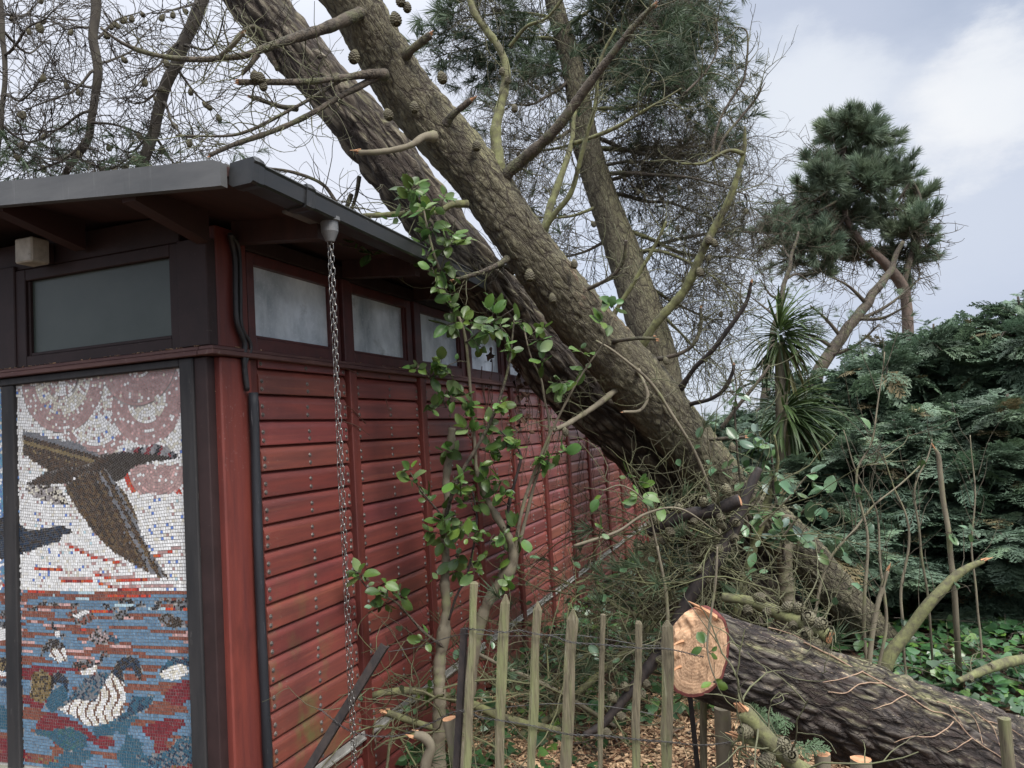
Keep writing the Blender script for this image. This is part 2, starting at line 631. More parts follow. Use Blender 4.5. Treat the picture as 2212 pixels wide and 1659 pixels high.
for bi, (a, b) in enumerate(bays):
    m = MB()
    sp = []
    for k in range(-1, 19):
        zb = 2.097 - 0.11 * (k + 1)
        if abs(zb - 0.337) < 0.02 or zb < -0.05:
            pass
        c = 0.80 + 0.40 * random.random()
        col = (c, c * random.uniform(0.92, 1.12), c * random.uniform(0.92, 1.1))
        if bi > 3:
            col = (col[0] * 1.35, col[1] * 1.65, col[2] * 1.6)  # lighter board colour paints extra light into the shaded far bays
        top = 0.034 if k == -1 else 0.110
        pr = [(s, min(z, top)) for s, z in prof]
        wob = [random.uniform(-0.0012, 0.0012) for _ in range(2)]
        n = len(pr)
        v = []
        for t, wv in ((a, wob[0]), (b, wob[1])):
            v += [(t, s, zb + z + wv) for s, z in pr]
        f = [(i, i + 1, n + i + 1, n + i) for i in range(n - 1)]
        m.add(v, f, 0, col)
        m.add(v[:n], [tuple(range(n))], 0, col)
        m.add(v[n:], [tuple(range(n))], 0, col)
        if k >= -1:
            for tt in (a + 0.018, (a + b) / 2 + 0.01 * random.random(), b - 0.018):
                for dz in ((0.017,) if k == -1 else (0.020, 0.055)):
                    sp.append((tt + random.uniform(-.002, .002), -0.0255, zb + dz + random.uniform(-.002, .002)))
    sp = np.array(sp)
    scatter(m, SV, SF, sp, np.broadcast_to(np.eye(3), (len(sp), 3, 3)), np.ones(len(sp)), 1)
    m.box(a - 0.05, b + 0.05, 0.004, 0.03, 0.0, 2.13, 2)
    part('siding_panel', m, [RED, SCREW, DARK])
for i, b in enumerate(BX):
    m = MB()
    c = random.uniform(0.75, 1.0)
    m.bbox(b - 0.034, b + 0.034, -0.044, 0.01, 0.02, 2.128, 0.004, 0, (c, c, c))
    part('batten', m, [REDPOST])
for i, (a, b) in enumerate(bays[:]):
    m = MB()
    lo_, hi_ = (a - 0.04 if i else a), b + 0.012
    m.box(lo_, hi_, -0.0345, -0.027, 0.300, 0.335)
    m.box(lo_, hi_, -0.042, -0.0345, 0.296, 0.304)
    part('base_strip', m, [STRIP])
# corner post, ledge -------------------------------------------------
m = MB()
m.bbox(0.0, 0.187, -0.030, 0.058, 0.0, 2.128, 0.006, 0)
m.bbox(0.004, 0.187, -0.024, 0.10, 2.168, 2.66, 0.005, 0, (0.8, 0.8, 0.8))
m.box(0.187, 0.237, -0.018, 0.02, 0.0, 2.128, 0, (0.6, 0.6, 0.6))
m.bbox(0.150, 0.1865, -0.036, -0.0305, 0.0, 0.93, 0.001, 0, (0.75, 0.7, 0.7))
part('corner_post', m, [REDPOST])
m = MB()
m.bbox(-0.045, 0.062, 0.0, 0.062, 0.0, 2.126, 0.004, 0)
m.bbox(-0.050, 0.003, -0.022, 0.124, 2.169, 2.60, 0.004, 0)
part('corner_cover', m, [DARK])
m = MB()
m.bbox(-0.072, END, -0.058, 0.02, 2.130, 2.150, 0.003)
m.bbox(-0.064, END, -0.050, 0.02, 2.1505, 2.166, 0.003)
m.bbox(-0.072, 0.02, 0.021, 3.2, 2.130, 2.150, 0.003)
m.bbox(-0.064, 0.02, 0.021, 3.2, 2.1505, 2.166, 0.003)
part('ledge', m, [mat('ledge_paint', (0.075, 0.032, 0.032), (0.12, 0.06, 0.05), 6, (1, 1, 8), rough=0.6, layers=[((0.28, 0.22, 0.18), 30, (1, 1, 1), 0.62, 0.72, 0.5)])])


def window(par, axis, a, b, z0, z1, fr, pane_m, frame_m, inset, wf=(0.045, 0.045), zt=0.045, zb=0.05):
    """framed pane; axis 't' lies in the long wall, 's' in the front"""
    def bx(mb, a0, a1, d0, d1, h0, h1, bev=0.003):
        if axis == 't':
            mb.bbox(a0, a1, d0, d1, h0, h1, bev)
        else:
            mb.bbox(d0, d1, a0, a1, h0, h1, bev)
    m = MB()
    bx(m, a - wf[0], a, fr, inset + .02, z0 - zb, z1 + zt)
    bx(m, b, b + wf[1], fr, inset + .02, z0 - zb, z1 + zt)
    bx(m, a + .0005, b - .0005, fr + .001, inset + .02, z0 - zb, z0)
    bx(m, a + .0005, b - .0005, fr + .001, inset + .02, z1, z1 + zt)
    g = 0.014      # inner bead
    bx(m, a + .001, a + g, fr + .012, inset + .01, z0 + .001, z1 - .001, .002)
    bx(m, b - g, b - .001, fr + .012, inset + .01, z0 + .001, z1 - .001, .002)
    bx(m, a + g + .0005, b - g - .0005, fr + .0125, inset + .01, z0 + .001, z0 + g, .002)
    o = m.build('window', [frame_m], par)
    p = MB()
    if axis == 't':
        p.box(a, b, inset, inset + .006, z0, z1)
    else:
        p.box(inset, inset + .006, a, b, z0, z1)
    p.build('pane', [pane_m], o)
    return o


WINRED = mat('dark_red_window_paint', (0.10, 0.030, 0.028), (0.062, 0.022, 0.022), 4, (3, 3, 3), rough=0.45, bump=0.15, bscale=30, bdist=0.002)
for i in range(11):
    a = 0.250 if i == 0 else BX[i - 1] + 0.075
    b = BX[i] - 0.115
    window(shed, 't', a, b, 2.226, 2.545, -0.012, PANE_PALE, WINRED, 0.018, (0.045 if i == 0 else 0.040, 0.060), 0.05, 0.058)
for b in BX:
    m = MB()
    m.bbox(b - 0.040, b + 0.034, -0.026, 0.05, 2.1675, 2.596, 0.003)
    part('mullion', m, [WINRED])
m = MB()
m.bbox(0.19, END, -0.02, 0.06, 2.597, 2.668, 0.004)
part('wall_plate', m, [DARK])
# front windows
for (a, b) in ((0.172, 0.972), (1.185, 1.98), (2.2, 2.95)):
    window(shed, 's', a, b, 2.216, 2.548, -0.038, PANE_DARK, DARK, -0.012, (0.046, 0.060), 0.05, 0.047)
m = MB()
for (a, b) in ((1.028, 1.136), (2.043, 2.150)):
    m.bbox(-0.046, 0.03, a, b, 2.1675, 2.62, 0.004)
m.bbox(-0.030, 0.03, 0.126, 3.2, 2.601, 2.72, 0.004)
part('front_beam', m, [DARK])

# mosaic ----------------------------------------------------------------
CAMI = CAMR.T


def project(t, s, z):
    w_ = C0[None] + RV[None] * np.asarray(t)[..., None] + LV[None] * np.asarray(s)[..., None]
    w_ = w_ + np.stack([0 * z, 0 * z, z], -1)
    c = (w_ - CAMO) @ CAMI.T
    return CX + F_PX * c[..., 0] / -c[..., 2], CY - F_PX * c[..., 1] / -c[..., 2]


def front_sz(u, v):
    d = ray(u, v)
    k = ((C0 - CAMO) @ RV) / (d @ RV)
    q = CAMO + d * k - C0
    return q @ LV, q[2]


def inpoly(x, y, poly):
    r = np.zeros(x.shape, bool)
    n = len(poly)
    for i in range(n):
        x0, y0 = poly[i]
        x1, y1 = poly[(i + 1) % n]
        c = ((y0 > y) != (y1 > y)) & (x < (x1 - x0) * (y - y0) / (y1 - y0 + 1e-12) + x0)
        r ^= c
    return r


A4 = lambda pts: [(x * .3335, 553 + y * .3335) for x, y in pts]
B4 = lambda pts: [(x * .3335, 1106 + y * .3335) for x, y in pts]
BROWN, DBRN, TAN, SLATE, BLK, WHT, CRM = (.075, .046, .028), (.035, .026, .02), (.24, .18, .085), (.17, .18, .20), (.012, .014, .02), (.80, .80, .80), (.66, .62, .52)
PINK, LPINK, RED_, DRED, SEA, TEAL, NAVY, RUST, LBLU, BLU = (.41, .265, .255), (.62, .38, .36), (.52, .055, .03), (.19, .025, .035), (.13, .225, .33), (.03, .105, .165), (.02, .04, .075), (.215, .075, .052), (.45, .60, .66), (.13, .22, .55)
# (polygon, palette, weights, flow angle)
birds = [
    (A4([(150, 1130), (230, 1145), (350, 1190), (480, 1200), (560, 1250), (640, 1285), (600, 1340), (520, 1370), (400, 1372), (330, 1400), (200, 1320), (148, 1280)]), 'wing1', 0.2),
    (A4([(160, 1480), (300, 1400), (450, 1312), (560, 1288), (690, 1300), (720, 1350), (640, 1400), (560, 1395), (430, 1470), (300, 1486)]), [DBRN, BROWN], -0.45),
    (A4([(640, 1290), (740, 1278), (900, 1240), (1000, 1222), (1080, 1235), (1165, 1305), (1080, 1325), (950, 1338), (860, 1370), (790, 1440), (740, 1468), (680, 1370)]), 'neck', 0.5),
    (A4([(560, 1395), (640, 1375), (690, 1390), (740, 1465), (820, 1540), (875, 1658), (900, 1758), (955, 1890), (1010, 1970), (1090, 2090), (1050, 2092), (985, 2060), (880, 2010), (750, 1925),
         (650, 1840), (570, 1740), (500, 1640), (430, 1530), (420, 1480)]), 'wing2', 0.9),
    (A4([(160, 1500), (260, 1480), (370, 1490), (420, 1560), (440, 1610), (330, 1600), (220, 1560)]), [(.28, .25, .25), (.36, .33, .33), CRM, DBRN], 0.2),
    (B4([(-30, 30), (100, 60), (180, 120), (330, 100), (390, 83), (430, 100), (480, 125), (400, 150), (390, 190), (250, 230), (170, 262), (100, 285), (-30, 310)]), [BLK, NAVY, DBRN, NAVY], 0.1),
    (B4([(370, 1290), (480, 1160), (560, 1070), (660, 1030), (722, 1050), (680, 1100), (620, 1222), (480, 1215)]), [SLATE, NAVY, SLATE, TEAL], 0.5),
    (B4([(365, 1278), (480, 1216), (620, 1224), (680, 1100), (722, 1045), (800, 1100), (815, 1200), (800, 1300), (700, 1370), (560, 1390), (490, 1330)]), 'stripe', 0.15),
    (B4([(720, 1040), (770, 960), (830, 930), (890, 950), (920, 1020), (920, 1095), (880, 1060), (850, 1010), (800, 1020), (805, 1150), (760, 1090)]), [BLK, NAVY, DBRN], 0.5),
    (B4([(1030, 1050), (1130, 985), (1190, 985), (1228, 1040), (1140, 1092), (1060, 1085)]), [WHT, CRM], 0.2),
    (B4([(1022, 1062), (1050, 1000), (1120, 940), (1190, 950), (1290, 910), (1292, 985), (1230, 1012), (1180, 985), (1100, 1008)]), [BLK, NAVY, TEAL, NAVY], -0.2),
    (B4([(330, 890), (425, 880), (432, 960), (370, 977), (320, 930)]), 'stripe', 1.2),
    (B4([(262, 945), (268, 885), (320, 830), (370, 818), (430, 880), (330, 892), (290, 905)]), [BLK, DBRN, SLATE], 0.3),
    (B4([(205, 1050), (270, 1020), (330, 1060), (330, 1180), (270, 1242), (195, 1205)]), [(.13, .09, .03), TAN, DBRN, (.2, .14, .06)], 0.1),
    (B4([(330, 1060), (380, 1030), (440, 1080), (442, 1175), (400, 1105), (352, 1115), (330, 1180)]), [BLK, DBRN, NAVY], 0.6),
    (B4([(700, 795), (772, 820), (766, 858), (708, 842)]), [NAVY, TEAL], 0.2),
    (B4([(568, 805), (620, 760), (700, 770), (712, 842), (640, 862), (580, 832)]), [(.36, .27, .27), SLATE, DBRN, (.42, .33, .33)], 0.3),
    (B4([(1010, 682), (1080, 658), (1160, 680), (1232, 740), (1245, 780), (1190, 732), (1140, 758), (1070, 742)]), [DBRN, SLATE, BROWN, DBRN], 0.35),
    (B4([(468, 672), (560, 633), (582, 650), (500, 692)]), [WHT], -0.3),
    (B4([(420, 655), (480, 632), (580, 645), (642, 695), (615, 695), (580, 722), (500, 728), (450, 690)]), [RUST, SLATE, DBRN], 0.2),
    (B4([(345, 770), (380, 770), (395, 815), (365, 815)]), [WHT], 0.2),
    (B4([(308, 705), (338, 695), (362, 755), (430, 798), (400, 822), (345, 790), (335, 720)]), [BLK, SLATE], 0.9),
    (B4([(520, 1030), (600, 1000), (632, 990), (625, 1040), (530, 1062)]), [WHT, CRM], 0.1),
    (B4([(448, 992), (520, 960), (600, 958), (640, 980), (655, 905), (690, 898), (714, 948), (668, 935), (650, 1000), (520, 1030)]), [DBRN, RUST, SLATE, BLK], 0.2),
    (B4([(885, 1582), (1000, 1570), (1100, 1535), (1140, 1480), (1190, 1445), (1222, 1450), (1200, 1500), (1315, 1500), (1315, 1620), (1000, 1665)]), [NAVY, TEAL, TEAL, SLATE], -0.35),
    (B4([(290, 1255), (330, 1150), (420, 1110), (440, 1190), (400, 1260), (330, 1300)]), [TEAL], 0.4),
    (B4([(815, 1300), (860, 1190), (1010, 1190), (960, 1270), (780, 1355), (740, 1345)]), [TEAL, TEAL, NAVY], -0.5),
    (B4([(220, 1400), (330, 1415), (450, 1390), (570, 1450), (560, 1530), (420, 1550), (330, 1470), (230, 1440)]), [TEAL, TEAL, (.04, .12, .13)], 0.4),
    (B4([(590, 1400), (680, 1375), (745, 1410), (730, 1450), (620, 1460)]), [TEAL], 0.1),
    (B4([(-40, 700), (60, 715), (122, 785), (60, 760), (-40, 740)]), [BLK, SLATE], 0.3),
    (B4([(-40, 745), (60, 762), (105, 788), (40, 828), (-40, 832)]), [WHT], 0.2),
    (B4([(-40, 940), (60, 940), (134, 1000), (90, 1040), (-40, 1020)]), [BLK, TAN, DBRN], 0.3),
    (B4([(-40, 1022), (90, 1040), (50, 1065), (-40, 1065)]), [WHT], 0.2),
    (B4([(-40, 1080), (60, 1095), (98, 1172), (30, 1130), (-40, 1120)]), [BLK, NAVY], 0.5),
]
for (bx_, by_, q) in ((215, 625, 1), (285, 590, 1), (355, 600, -1), (480, 605, 1), (690, 610, -1), (735, 630, 1), (795, 575, 1), (845, 580, -1), (840, 625, 1), (905, 600, 1), (1035, 580, 1), (1100, 580, -1),
                      (1155, 575, 1), (1210, 575, 1), (1010, 620, 1), (1165, 610, 1.6), (780, 672, 1.8), (60, 640, 1), (20, 665, 1.2)):
    k = abs(q)
    birds.append((B4([(bx_ - 34 * q, by_ + 8 * k), (bx_ - 5 * q, by_ - 16 * k), (bx_ + 22 * q, by_ - 18 * k), (bx_ + 36 * q, by_ + 8 * k), (bx_ + 20 * q, by_ + 2), (bx_ + 2 * q, by_ + 18 * k)]), [DBRN, BLK, SLATE], 0.2))
G2 = lambda pts: [(x * .2197, 648 + y * .2197) for x, y in pts]
circ = []
for (ux, vx, r0, r1, kind) in ((312, 771, 0, 97, 'b'), (149, 812, 0, 43, 'b'), (330, 861, 0, 88, 'c'), (149, 815, 43, 112, 'a'), (352, 1000, 0, 82, 'e'), (222, 872, 0, 104, 'd')):
    s_, z_ = front_sz(ux, vx)
    circ.append((s_, z_, r0 / 470, r1 / 470, kind))
wisps = []
for pts, wd in (((440, 215), (600, 290), (780, 328), 24)[:3] and ([(440, 215), (600, 290), (780, 328)], 24), ([(1000, 285), (1080, 260), (1150, 238)], 26), ([(620, 400), (760, 436), (1010, 440)], 30),
                ([(645, 462), (780, 500), (910, 492)], 26), ([(930, 492), (1120, 490)], 20), ([(1130, 470), (1290, 473)], 18), ([(230, 368), (400, 368)], 22), ([(395, 440), (600, 442)], 22),
                ([(0, 420), (110, 420)], 20), ([(0, 470), (110, 468)], 18), ([(180, 512), (440, 515)], 14), ([(700, 545), (980, 540)], 16), ([(580, 640), (720, 645)], 16), ([(850, 722), (990, 726)], 12),
                ([(1080, 622), (1260, 628)], 16), ([(510, 762), (640, 752)], 12), ([(200, 640), (320, 642)], 12)):
    wisps.append((np.array([(x * .3335, 1106 + y * .3335) for x, y in pts]), wd * .3335))


def vnoise(x, y, s):
    return np.array([noise.noise(Vector((a, b, s))) for a, b in zip(np.ravel(x), np.ravel(y))]).reshape(np.shape(x))


def polyd(px, py, pl):
    best = np.full(px.shape, 1e9)
    sgn = np.zeros(px.shape)
    for (a, b) in zip(pl[:-1], pl[1:]):
        d = b - a
        t = np.clip(((px - a[0]) * d[0] + (py - a[1]) * d[1]) / (d @ d), 0, 1)
        qx, qy = px - a[0] - t * d[0], py - a[1] - t * d[1]
        dd = np.hypot(qx, qy)
        m_ = dd < best
        best = np.where(m_, dd, best)
        sgn = np.where(m_, qy, sgn)
    return best, sgn


def owner(px, py, s, z):
    o = np.full(px.shape, -1)
    for i, c in enumerate(circ):
        r = np.hypot(s - c[0], z - c[1])
        lim = (r >= c[2]) & (r < c[3]) & (py < 1066)
        o = np.where((o < 0) & lim, i, o)
    o = np.where((o < 0) & (py >= 1274 + 0.006 * px), 30, o)
    for i, b in enumerate(birds):
        o = np.where((o < 100) & inpoly(px, py, b[0]), 100 + i, o)
    o = np.where(px < 48 + (py - 840) * 0.021 - 12, np.where(o == -1, 40, np.where(o < 10, 40, o)), o)
    return o


def tile_cols(o, px, py, s, z):
    n = len(px)
    rv = RNG.random(n)
    col = np.zeros((n, 3))

    def pick(mask, pal, wts):
        c = np.cumsum(np.array(wts) / sum(wts))
        idx = np.searchsorted(c, rv)
        col[mask] = np.array(pal)[np.minimum(idx, len(pal) - 1)][mask]
    pick(o == -1, [WHT, (.72, .70, .66), CRM, BLU, PINK, LBLU], [.75, .13, .04, .03, .04, .01])
    for i, c in enumerate(circ):
        m_ = o == i
        if not m_.any():
            continue
        r = np.hypot(s - c[0], z - c[1]) * 470
        if c[4] == 'b':
            pick(m_ & (r >= 44), [PINK, (.47, .32, .305), WHT, LPINK, CRM], [.56, .32, .05, .05, .02])
            pick(m_ & (r < 44), [PINK, WHT, CRM], [.34, .42, .24])
        elif c[4] == 'a':
            pick(m_ & (r < 76), [CRM, WHT, PINK, BLU], [.62, .22, .12, .03])
            pick(m_ & (r >= 76), [PINK, (.47, .32, .305), WHT, CRM], [.52, .32, .10, .05])
        elif c[4] == 'c':
            pick(m_ & (r < 46), [CRM, WHT, PINK], [.4, .5, .1])
            pick(m_ & (r >= 46), [PINK, (.47, .31, .30), WHT, LPINK], [.55, .32, .07, .06])
        elif c[4] == 'd':
            pick(m_ & (r < 80), [WHT, CRM, PINK, BLU], [.72, .18, .08, .02])
            pick(m_ & (r >= 80), [PINK, (.46, .31, .295), WHT, LPINK], [.55, .25, .13, .07])
        else:
            pick(m_ & (r < 72), [PINK, (.48, .33, .31), WHT, LPINK], [.55, .3, .09, .06])
            pick(m_ & (r >= 72), [RED_, (.55, .14, .06), WHT, LPINK], [.5, .2, .2, .1])
            pick(m_ & (py < 1004), [WHT, CRM, BLU], [.8, .15, .05])
    pick(o == 40, [(.16, .28, .50), (.12, .32, .46), WHT, CRM, (.10, .20, .45)], [.34, .22, .24, .06, .14])
    m_ = o == 30
    if m_.any():
        k = np.clip((py - 1274) / 380, 0, 1)
        a = vnoise(px / (120 - 20 * k), py / (17 + 34 * k), 3.3)
        a2 = vnoise(px / 75, py / (8 + 6 * k), 8.1)
        a3 = vnoise(px / 80, py / 46, 5.7)
        pick(m_, [SEA, (.15, .25, .36), (.11, .20, .31)], [.5, .25, .25])
        pick(m_ & (a > 0.06 - 0.03 * k), [RUST, (.18, .06, .045), (.25, .09, .06)], [.5, .25, .25])
        pick(m_ & (a2 > 0.33) & (py < 1430), [LPINK, PINK], [.8, .2])
        pick(m_ & (a2 < -0.40) & (py < 1340), [LBLU], [1])
        pick(m_ & (a3 > 0.24) & (py > 1440), [DRED, (.15, .02, .03)], [.6, .4])
        pick(m_ & (a3 < -0.22) & (py > 1520), [TEAL, (.045, .125, .18)], [.6, .4])
        pick(m_ & (a > 0.22) & (py > 1570), [RUST, DRED, (.17, .11, .04), TAN], [.5, .25, .2, .05])
    for pl, wd in wisps:
        d, sg = polyd(px, py, pl)
        mm = (d < wd * 0.62) & ((o == -1) | (o == 40) | (o == 30))
        pick(mm & (sg < -0.5), [PINK, LPINK], [.7, .3])
        pick(mm & (sg >= -0.5) & (d < wd * 0.36), [RED_, (.55, .12, .03), DRED], [.6, .2, .2])
    for i, b in enumerate(birds):
        m_ = o == 100 + i
        if not m_.any():
            continue
        pal = b[1]
        if pal == 'wing1':
            q = (py - 932 - (px - 50) * 0.28)
            pick(m_, [BROWN, DBRN, (.1, .06, .035)], [.45, .4, .15])
            pick(m_ & (q < 8), [SLATE, (.2, .2, .22)], [.6, .4])
            pick(m_ & (np.abs(q - 22) < 4), [TAN, (.2, .15, .07)], [.7, .3])
            pick(m_ & (np.abs(q - 38) < 3), [TAN, BROWN], [.4, .6])
        elif pal == 'neck':
            q = px + (py - 980) * 0.4
            pick(m_, [DBRN, (.05, .04, .03)], [.6, .4])
            up = m_ & (py < 978 + np.clip((px - 300) / 90, 0, 1) * 12) & (px > 246)
            pick(up, [(.33, .33, .34), SLATE, (.28, .27, .28)], [.4, .3, .3])
            pick(up & (np.mod(q, 26) < 9), [(.24, .035, .045)], [1])
            pick(up & (np.mod(q + 8, 38) < 7), [BLK], [1])
            pick(m_ & (px > 368), [BLK, SLATE], [.7, .3])
        elif pal == 'wing2':
            q = (px - 150) * 0.8 - (py - 1030) * 0.42
            pick(m_, [BROWN, DBRN, (.12, .07, .03)], [.4, .4, .2])
            pick(m_ & (np.mod(q, 15) < 4), [(.16, .11, .055), BROWN], [.5, .5])
            pick(m_ & (q > 44) & (np.mod(q, 15) > 8), [SLATE, (.22, .22, .24), DBRN], [.5, .3, .2])
        elif pal == 'stripe':
            q = px + 7 * np.sin(py / 11)
            pick(m_, [WHT, CRM, (.75, .72, .68)], [.6, .25, .15])
            pick(m_ & (np.mod(q, 19) < 4.5), [(.16, .085, .06)], [1])
        else:
            pick(m_, pal, [1] * len(pal))
    return col * (0.88 + 0.2 * RNG.random((n, 1)))


SEEN = set()


def mosaic(s0, s1, z0, z1):
    g = 0.0126
    cand = []

    def grid(ang, own, g=g):
        ca, sa = math.cos(ang), math.sin(ang)
        cs, cz = (s0 + s1) / 2, (z0 + z1) / 2
        R = math.hypot(s1 - s0, z1 - z0) / 2 + g
        a, b = np.meshgrid(np.arange(-R, R, g), np.arange(-R, R, g))
        b = b.ravel()
        a = a.ravel() + g * np.mod(np.sin(np.round(b / g) * 12.9898) * 43758.5, 1.0)
        s = cs + ca * a - sa * b
        z = cz + sa * a + ca * b + (0.022 * np.sin((cs + a) * 5.0 + 1.0) * np.clip((z_ := sa * a + ca * b + cz - 1.16) * 3, 0.12, 1) if ang == 0 else 0)
        return s, z, np.full(s.shape, ang)
    sets = [(-1, grid(0, -1)), (30, grid(0.0, 30)), (40, grid(0.8, 40))]
    for i, c in enumerate(circ):
        S, Z, A = [], [], []
        r = max(c[2], g / 2)
        while r < c[3]:
            n = max(5, int(2 * math.pi * r / g))
            th = np.linspace(0, 2 * math.pi, n, endpoint=False) + random.random()
            S.append(c[0] + r * np.cos(th))
            Z.append(c[1] + r * np.sin(th))
            A.append(th + math.pi / 2)
            r += g
        sets.append((i, (np.concatenate(S), np.concatenate(Z), np.concatenate(A))))
    for i, b in enumerate(birds):
        sets.append((100 + i, grid(-b[2] if b[2] else 0.01, 100 + i, 0.0094)))
    mb = MB()
    mb.box(-0.030, 0.02, s0 - .01, s1 + .01, z0 - .01, z1 + .01, 0)
    for own, (s, z, ang) in sets:
        k = (s > s0 + g * .45) & (s < s1 - g * .45) & (z > z0 + g * .45) & (z < z1 - g * .45)
        s, z, ang = s[k], z[k], ang[k]
        gg = 0.0094 if own >= 100 else g
        if len(s) == 0:
            continue
        px, py = project(np.full(s.shape, -0.034), s, z)
        o = owner(px, py, s, z)
        k = o == own
        if not k.any():
            continue
        s, z, ang, px, py = s[k], z[k], ang[k], px[k], py[k]
        col = tile_cols(o[k], px, py, s, z)
        n = len(s)
        ang = ang + RNG.normal(0, 0.05, n)
        hw = gg * 0.5 * RNG.uniform(0.80, 0.94, (n, 4))
        ca, sa = np.cos(ang), np.sin(ang)
        tilt = RNG.normal(0, 0.0006, (n, 4))
        v = np.zeros((n, 4, 3))
        for j, (a, b) in enumerate(((-1, -1), (1, -1), (1, 1), (-1, 1))):
            da, db = a * hw[:, j], b * hw[:, (j + 1) % 4]
            v[:, j, 0] = -0.0335 - np.abs(tilt[:, j])
            v[:, j, 1] = s + ca * da - sa * db
            v[:, j, 2] = z + sa * da + ca * db
        mb.add(v.reshape(-1, 3), (np.arange(n) * 4)[:, None] + np.array([[0, 3, 2, 1]]), 1, col)
    return mb


part('mosaic_panel', mosaic(0.128, 1.045, 0.47, 2.10), [GROUT, TILE])
part('mosaic_panel', mosaic(1.115, 1.50, 0.47, 2.10), [GROUT, TILE])
m = MB()
m.bbox(-0.055, 0.01, 0.060, 0.128, 0.34, 2.126, 0.004)
m.bbox(-0.054, 0.01, 0.1285, 3.2, 2.095, 2.126, 0.004)
m.bbox(-0.050, 0.01, 1.043, 1.117, 0.40, 2.0945, 0.004)
m.bbox(-0.050, 0.01, 1.50, 3.2, 0.40, 2.0945, 0.004)
part('mosaic_frame', m, [BLACKF])
m = MB()
m.bbox(-0.10, 0.05, 0.062, 3.2, 0.0, 0.468, 0.012)
part('plinth', m, [CONC])
# rear walls (out of view, close the building)
m = MB()
m.box(0.05, END, 3.15, 3.2, 0, 2.95)
m.box(END - 0.05, END, 0.0, 3.149, 0, 2.9)
part('rear_wall', m, [RED])

# roof ------------------------------------------------------------------
OS, OT = -0.45, -0.45
zr_ = lambda s: 2.700 + 0.095 * (s - OS)


def slab(mb, t0, t1, s0, s1, dz0, dz1, mt=0):
    v = [(t, s, zr_(s) + dz) for dz in (dz0, dz1) for s in (s0, s1) for t in (t0, t1)]
    mb.add(v, [(0, 2, 3, 1), (4, 5, 7, 6), (0, 1, 5, 4), (2, 6, 7, 3), (0, 4, 6, 2), (1, 3, 7, 5)], mt)


m = MB()
slab(m, OT + 0.02, END + 0.4, OS + 0.005, 3.5, -0.012, -0.004, 0)
slab(m, OT + 0.02, END + 0.4, OS + 0.005, 3.5, -0.045, -0.0125, 1)
roof = part('roof', m, [ROOFTOP, SOFFIT])
m = MB()
v = []
for s, zt, zb in ((OS - 0.0, -0.010, -0.088), (OS + 0.03, 0.0, -0.089), (3.52, 0.0, -0.089)):
    v += [(OT - 0.012, s, zr_(s) + zt), (OT - 0.012, s, zr_(s) + zb), (OT + 0.019, s, zr_(s) + zt), (OT + 0.019, s, zr_(s) + zb)]
f = []
for i in (0, 4):
    f += [(i, i + 4, i + 5, i + 1), (i + 2, i + 3, i + 7, i + 6), (i, i + 2, i + 6, i + 4), (i + 1, i + 5, i + 7, i + 3)]
f += [(0, 1, 3, 2), (8, 10, 11, 9)]
m.add(v, f)
m.build('fascia', [FASCIA], roof)
for s in (-0.02, 0.62, 1.25, 1.9, 2.55):
    m = MB()
    v = [(t, s + ds, zr_(s) - 0.046 + dz) for dz in (-0.125, 0) for ds in (-0.03, 0.03) for t in (OT + 0.03, -0.06)]
    v[0] = (v[0][0] , v[0][1], v[0][2] + 0.07)
    v[2] = (v[2][0] , v[2][1], v[2][2] + 0.07)
    m.add(v, [(0, 2, 3, 1), (4, 5, 7, 6), (0, 1, 5, 4), (2, 6, 7, 3), (0, 4, 6, 2), (1, 3, 7, 5)])
    m.build('rafter', [SOFFIT], roof)
for t in [0.13] + BX:
    m = MB()
    slab(m, t - 0.028, t + 0.028, OS + 0.015, -0.022, -0.135, -0.0455)
    m.build('rafter', [SOFFIT], roof)
# gutter (box section, bent down where the tree lies on it)
m = MB()


def gut(t):
    dz = -0.03 * max(0, t - 1.2) ** 2
    return -0.455, 2.690 - 0.016 * (t + 0.4) + dz - 0.06 * max(0, t - 1.75)


def gut_ring(t, gr=0.0):
    s, z = gut(t)
    return [(t, s - 0.004, z + gr), (t, s - 0.090 - gr, z + 0.006 + gr), (t, s - 0.097 - gr, z - 0.002), (t, s - 0.092 - gr, z - 0.010), (t, s - 0.086 - gr, z - 0.060 - gr),
            (t, s - 0.078 - gr, z - 0.067 - gr), (t, s - 0.010, z - 0.069 - gr), (t, s - 0.001 + gr, z - 0.064)]


def loft(mb, rings, mt=0, ends=True):
    k = len(rings[0])
    v = [p for r in rings for p in r]
    f = [(i * k + j, i * k + (j + 1) % k, (i + 1) * k + (j + 1) % k, (i + 1) * k + j) for i in range(len(rings) - 1) for j in range(k)]
    mb.add(v, f, mt)
    if ends:
        mb.add(rings[0], [tuple(range(k))], mt)
        mb.add(rings[-1], [tuple(range(k))[::-1]], mt)


loft(m, [gut_ring(t) for t in np.linspace(-0.40, 2.05, 16)])
gutter = m.build('gutter', [GUTTER], roof)
m = MB()
loft(m, [gut_ring(-0.425, 0.006), gut_ring(-0.40, 0.009), gut_ring(-0.37, 0.006)])
m.build('end_cap', [GUTTER], gutter)
m = MB()
loft(m, [gut_ring(-0.13, 0.006), gut_ring(-0.105, 0.009), gut_ring(-0.08, 0.006)])
m.build('joint_collar', [GUTTER], gutter)
m = MB()
slab(m, 0.9, 2.15, OS - 0.012, OS + 0.06, -0.001, 0.004)
m.build('edge_trim', [STRIP], roof)
m = MB()
loft(m, [[(t, a_, b_ - 0.02) for (_, a_, b_) in gut_ring(-0.4 + 0.1 * (t - 2.75))] for t in np.linspace(2.75, END, 12)])
m.build('gutter', [GUTTER], roof)

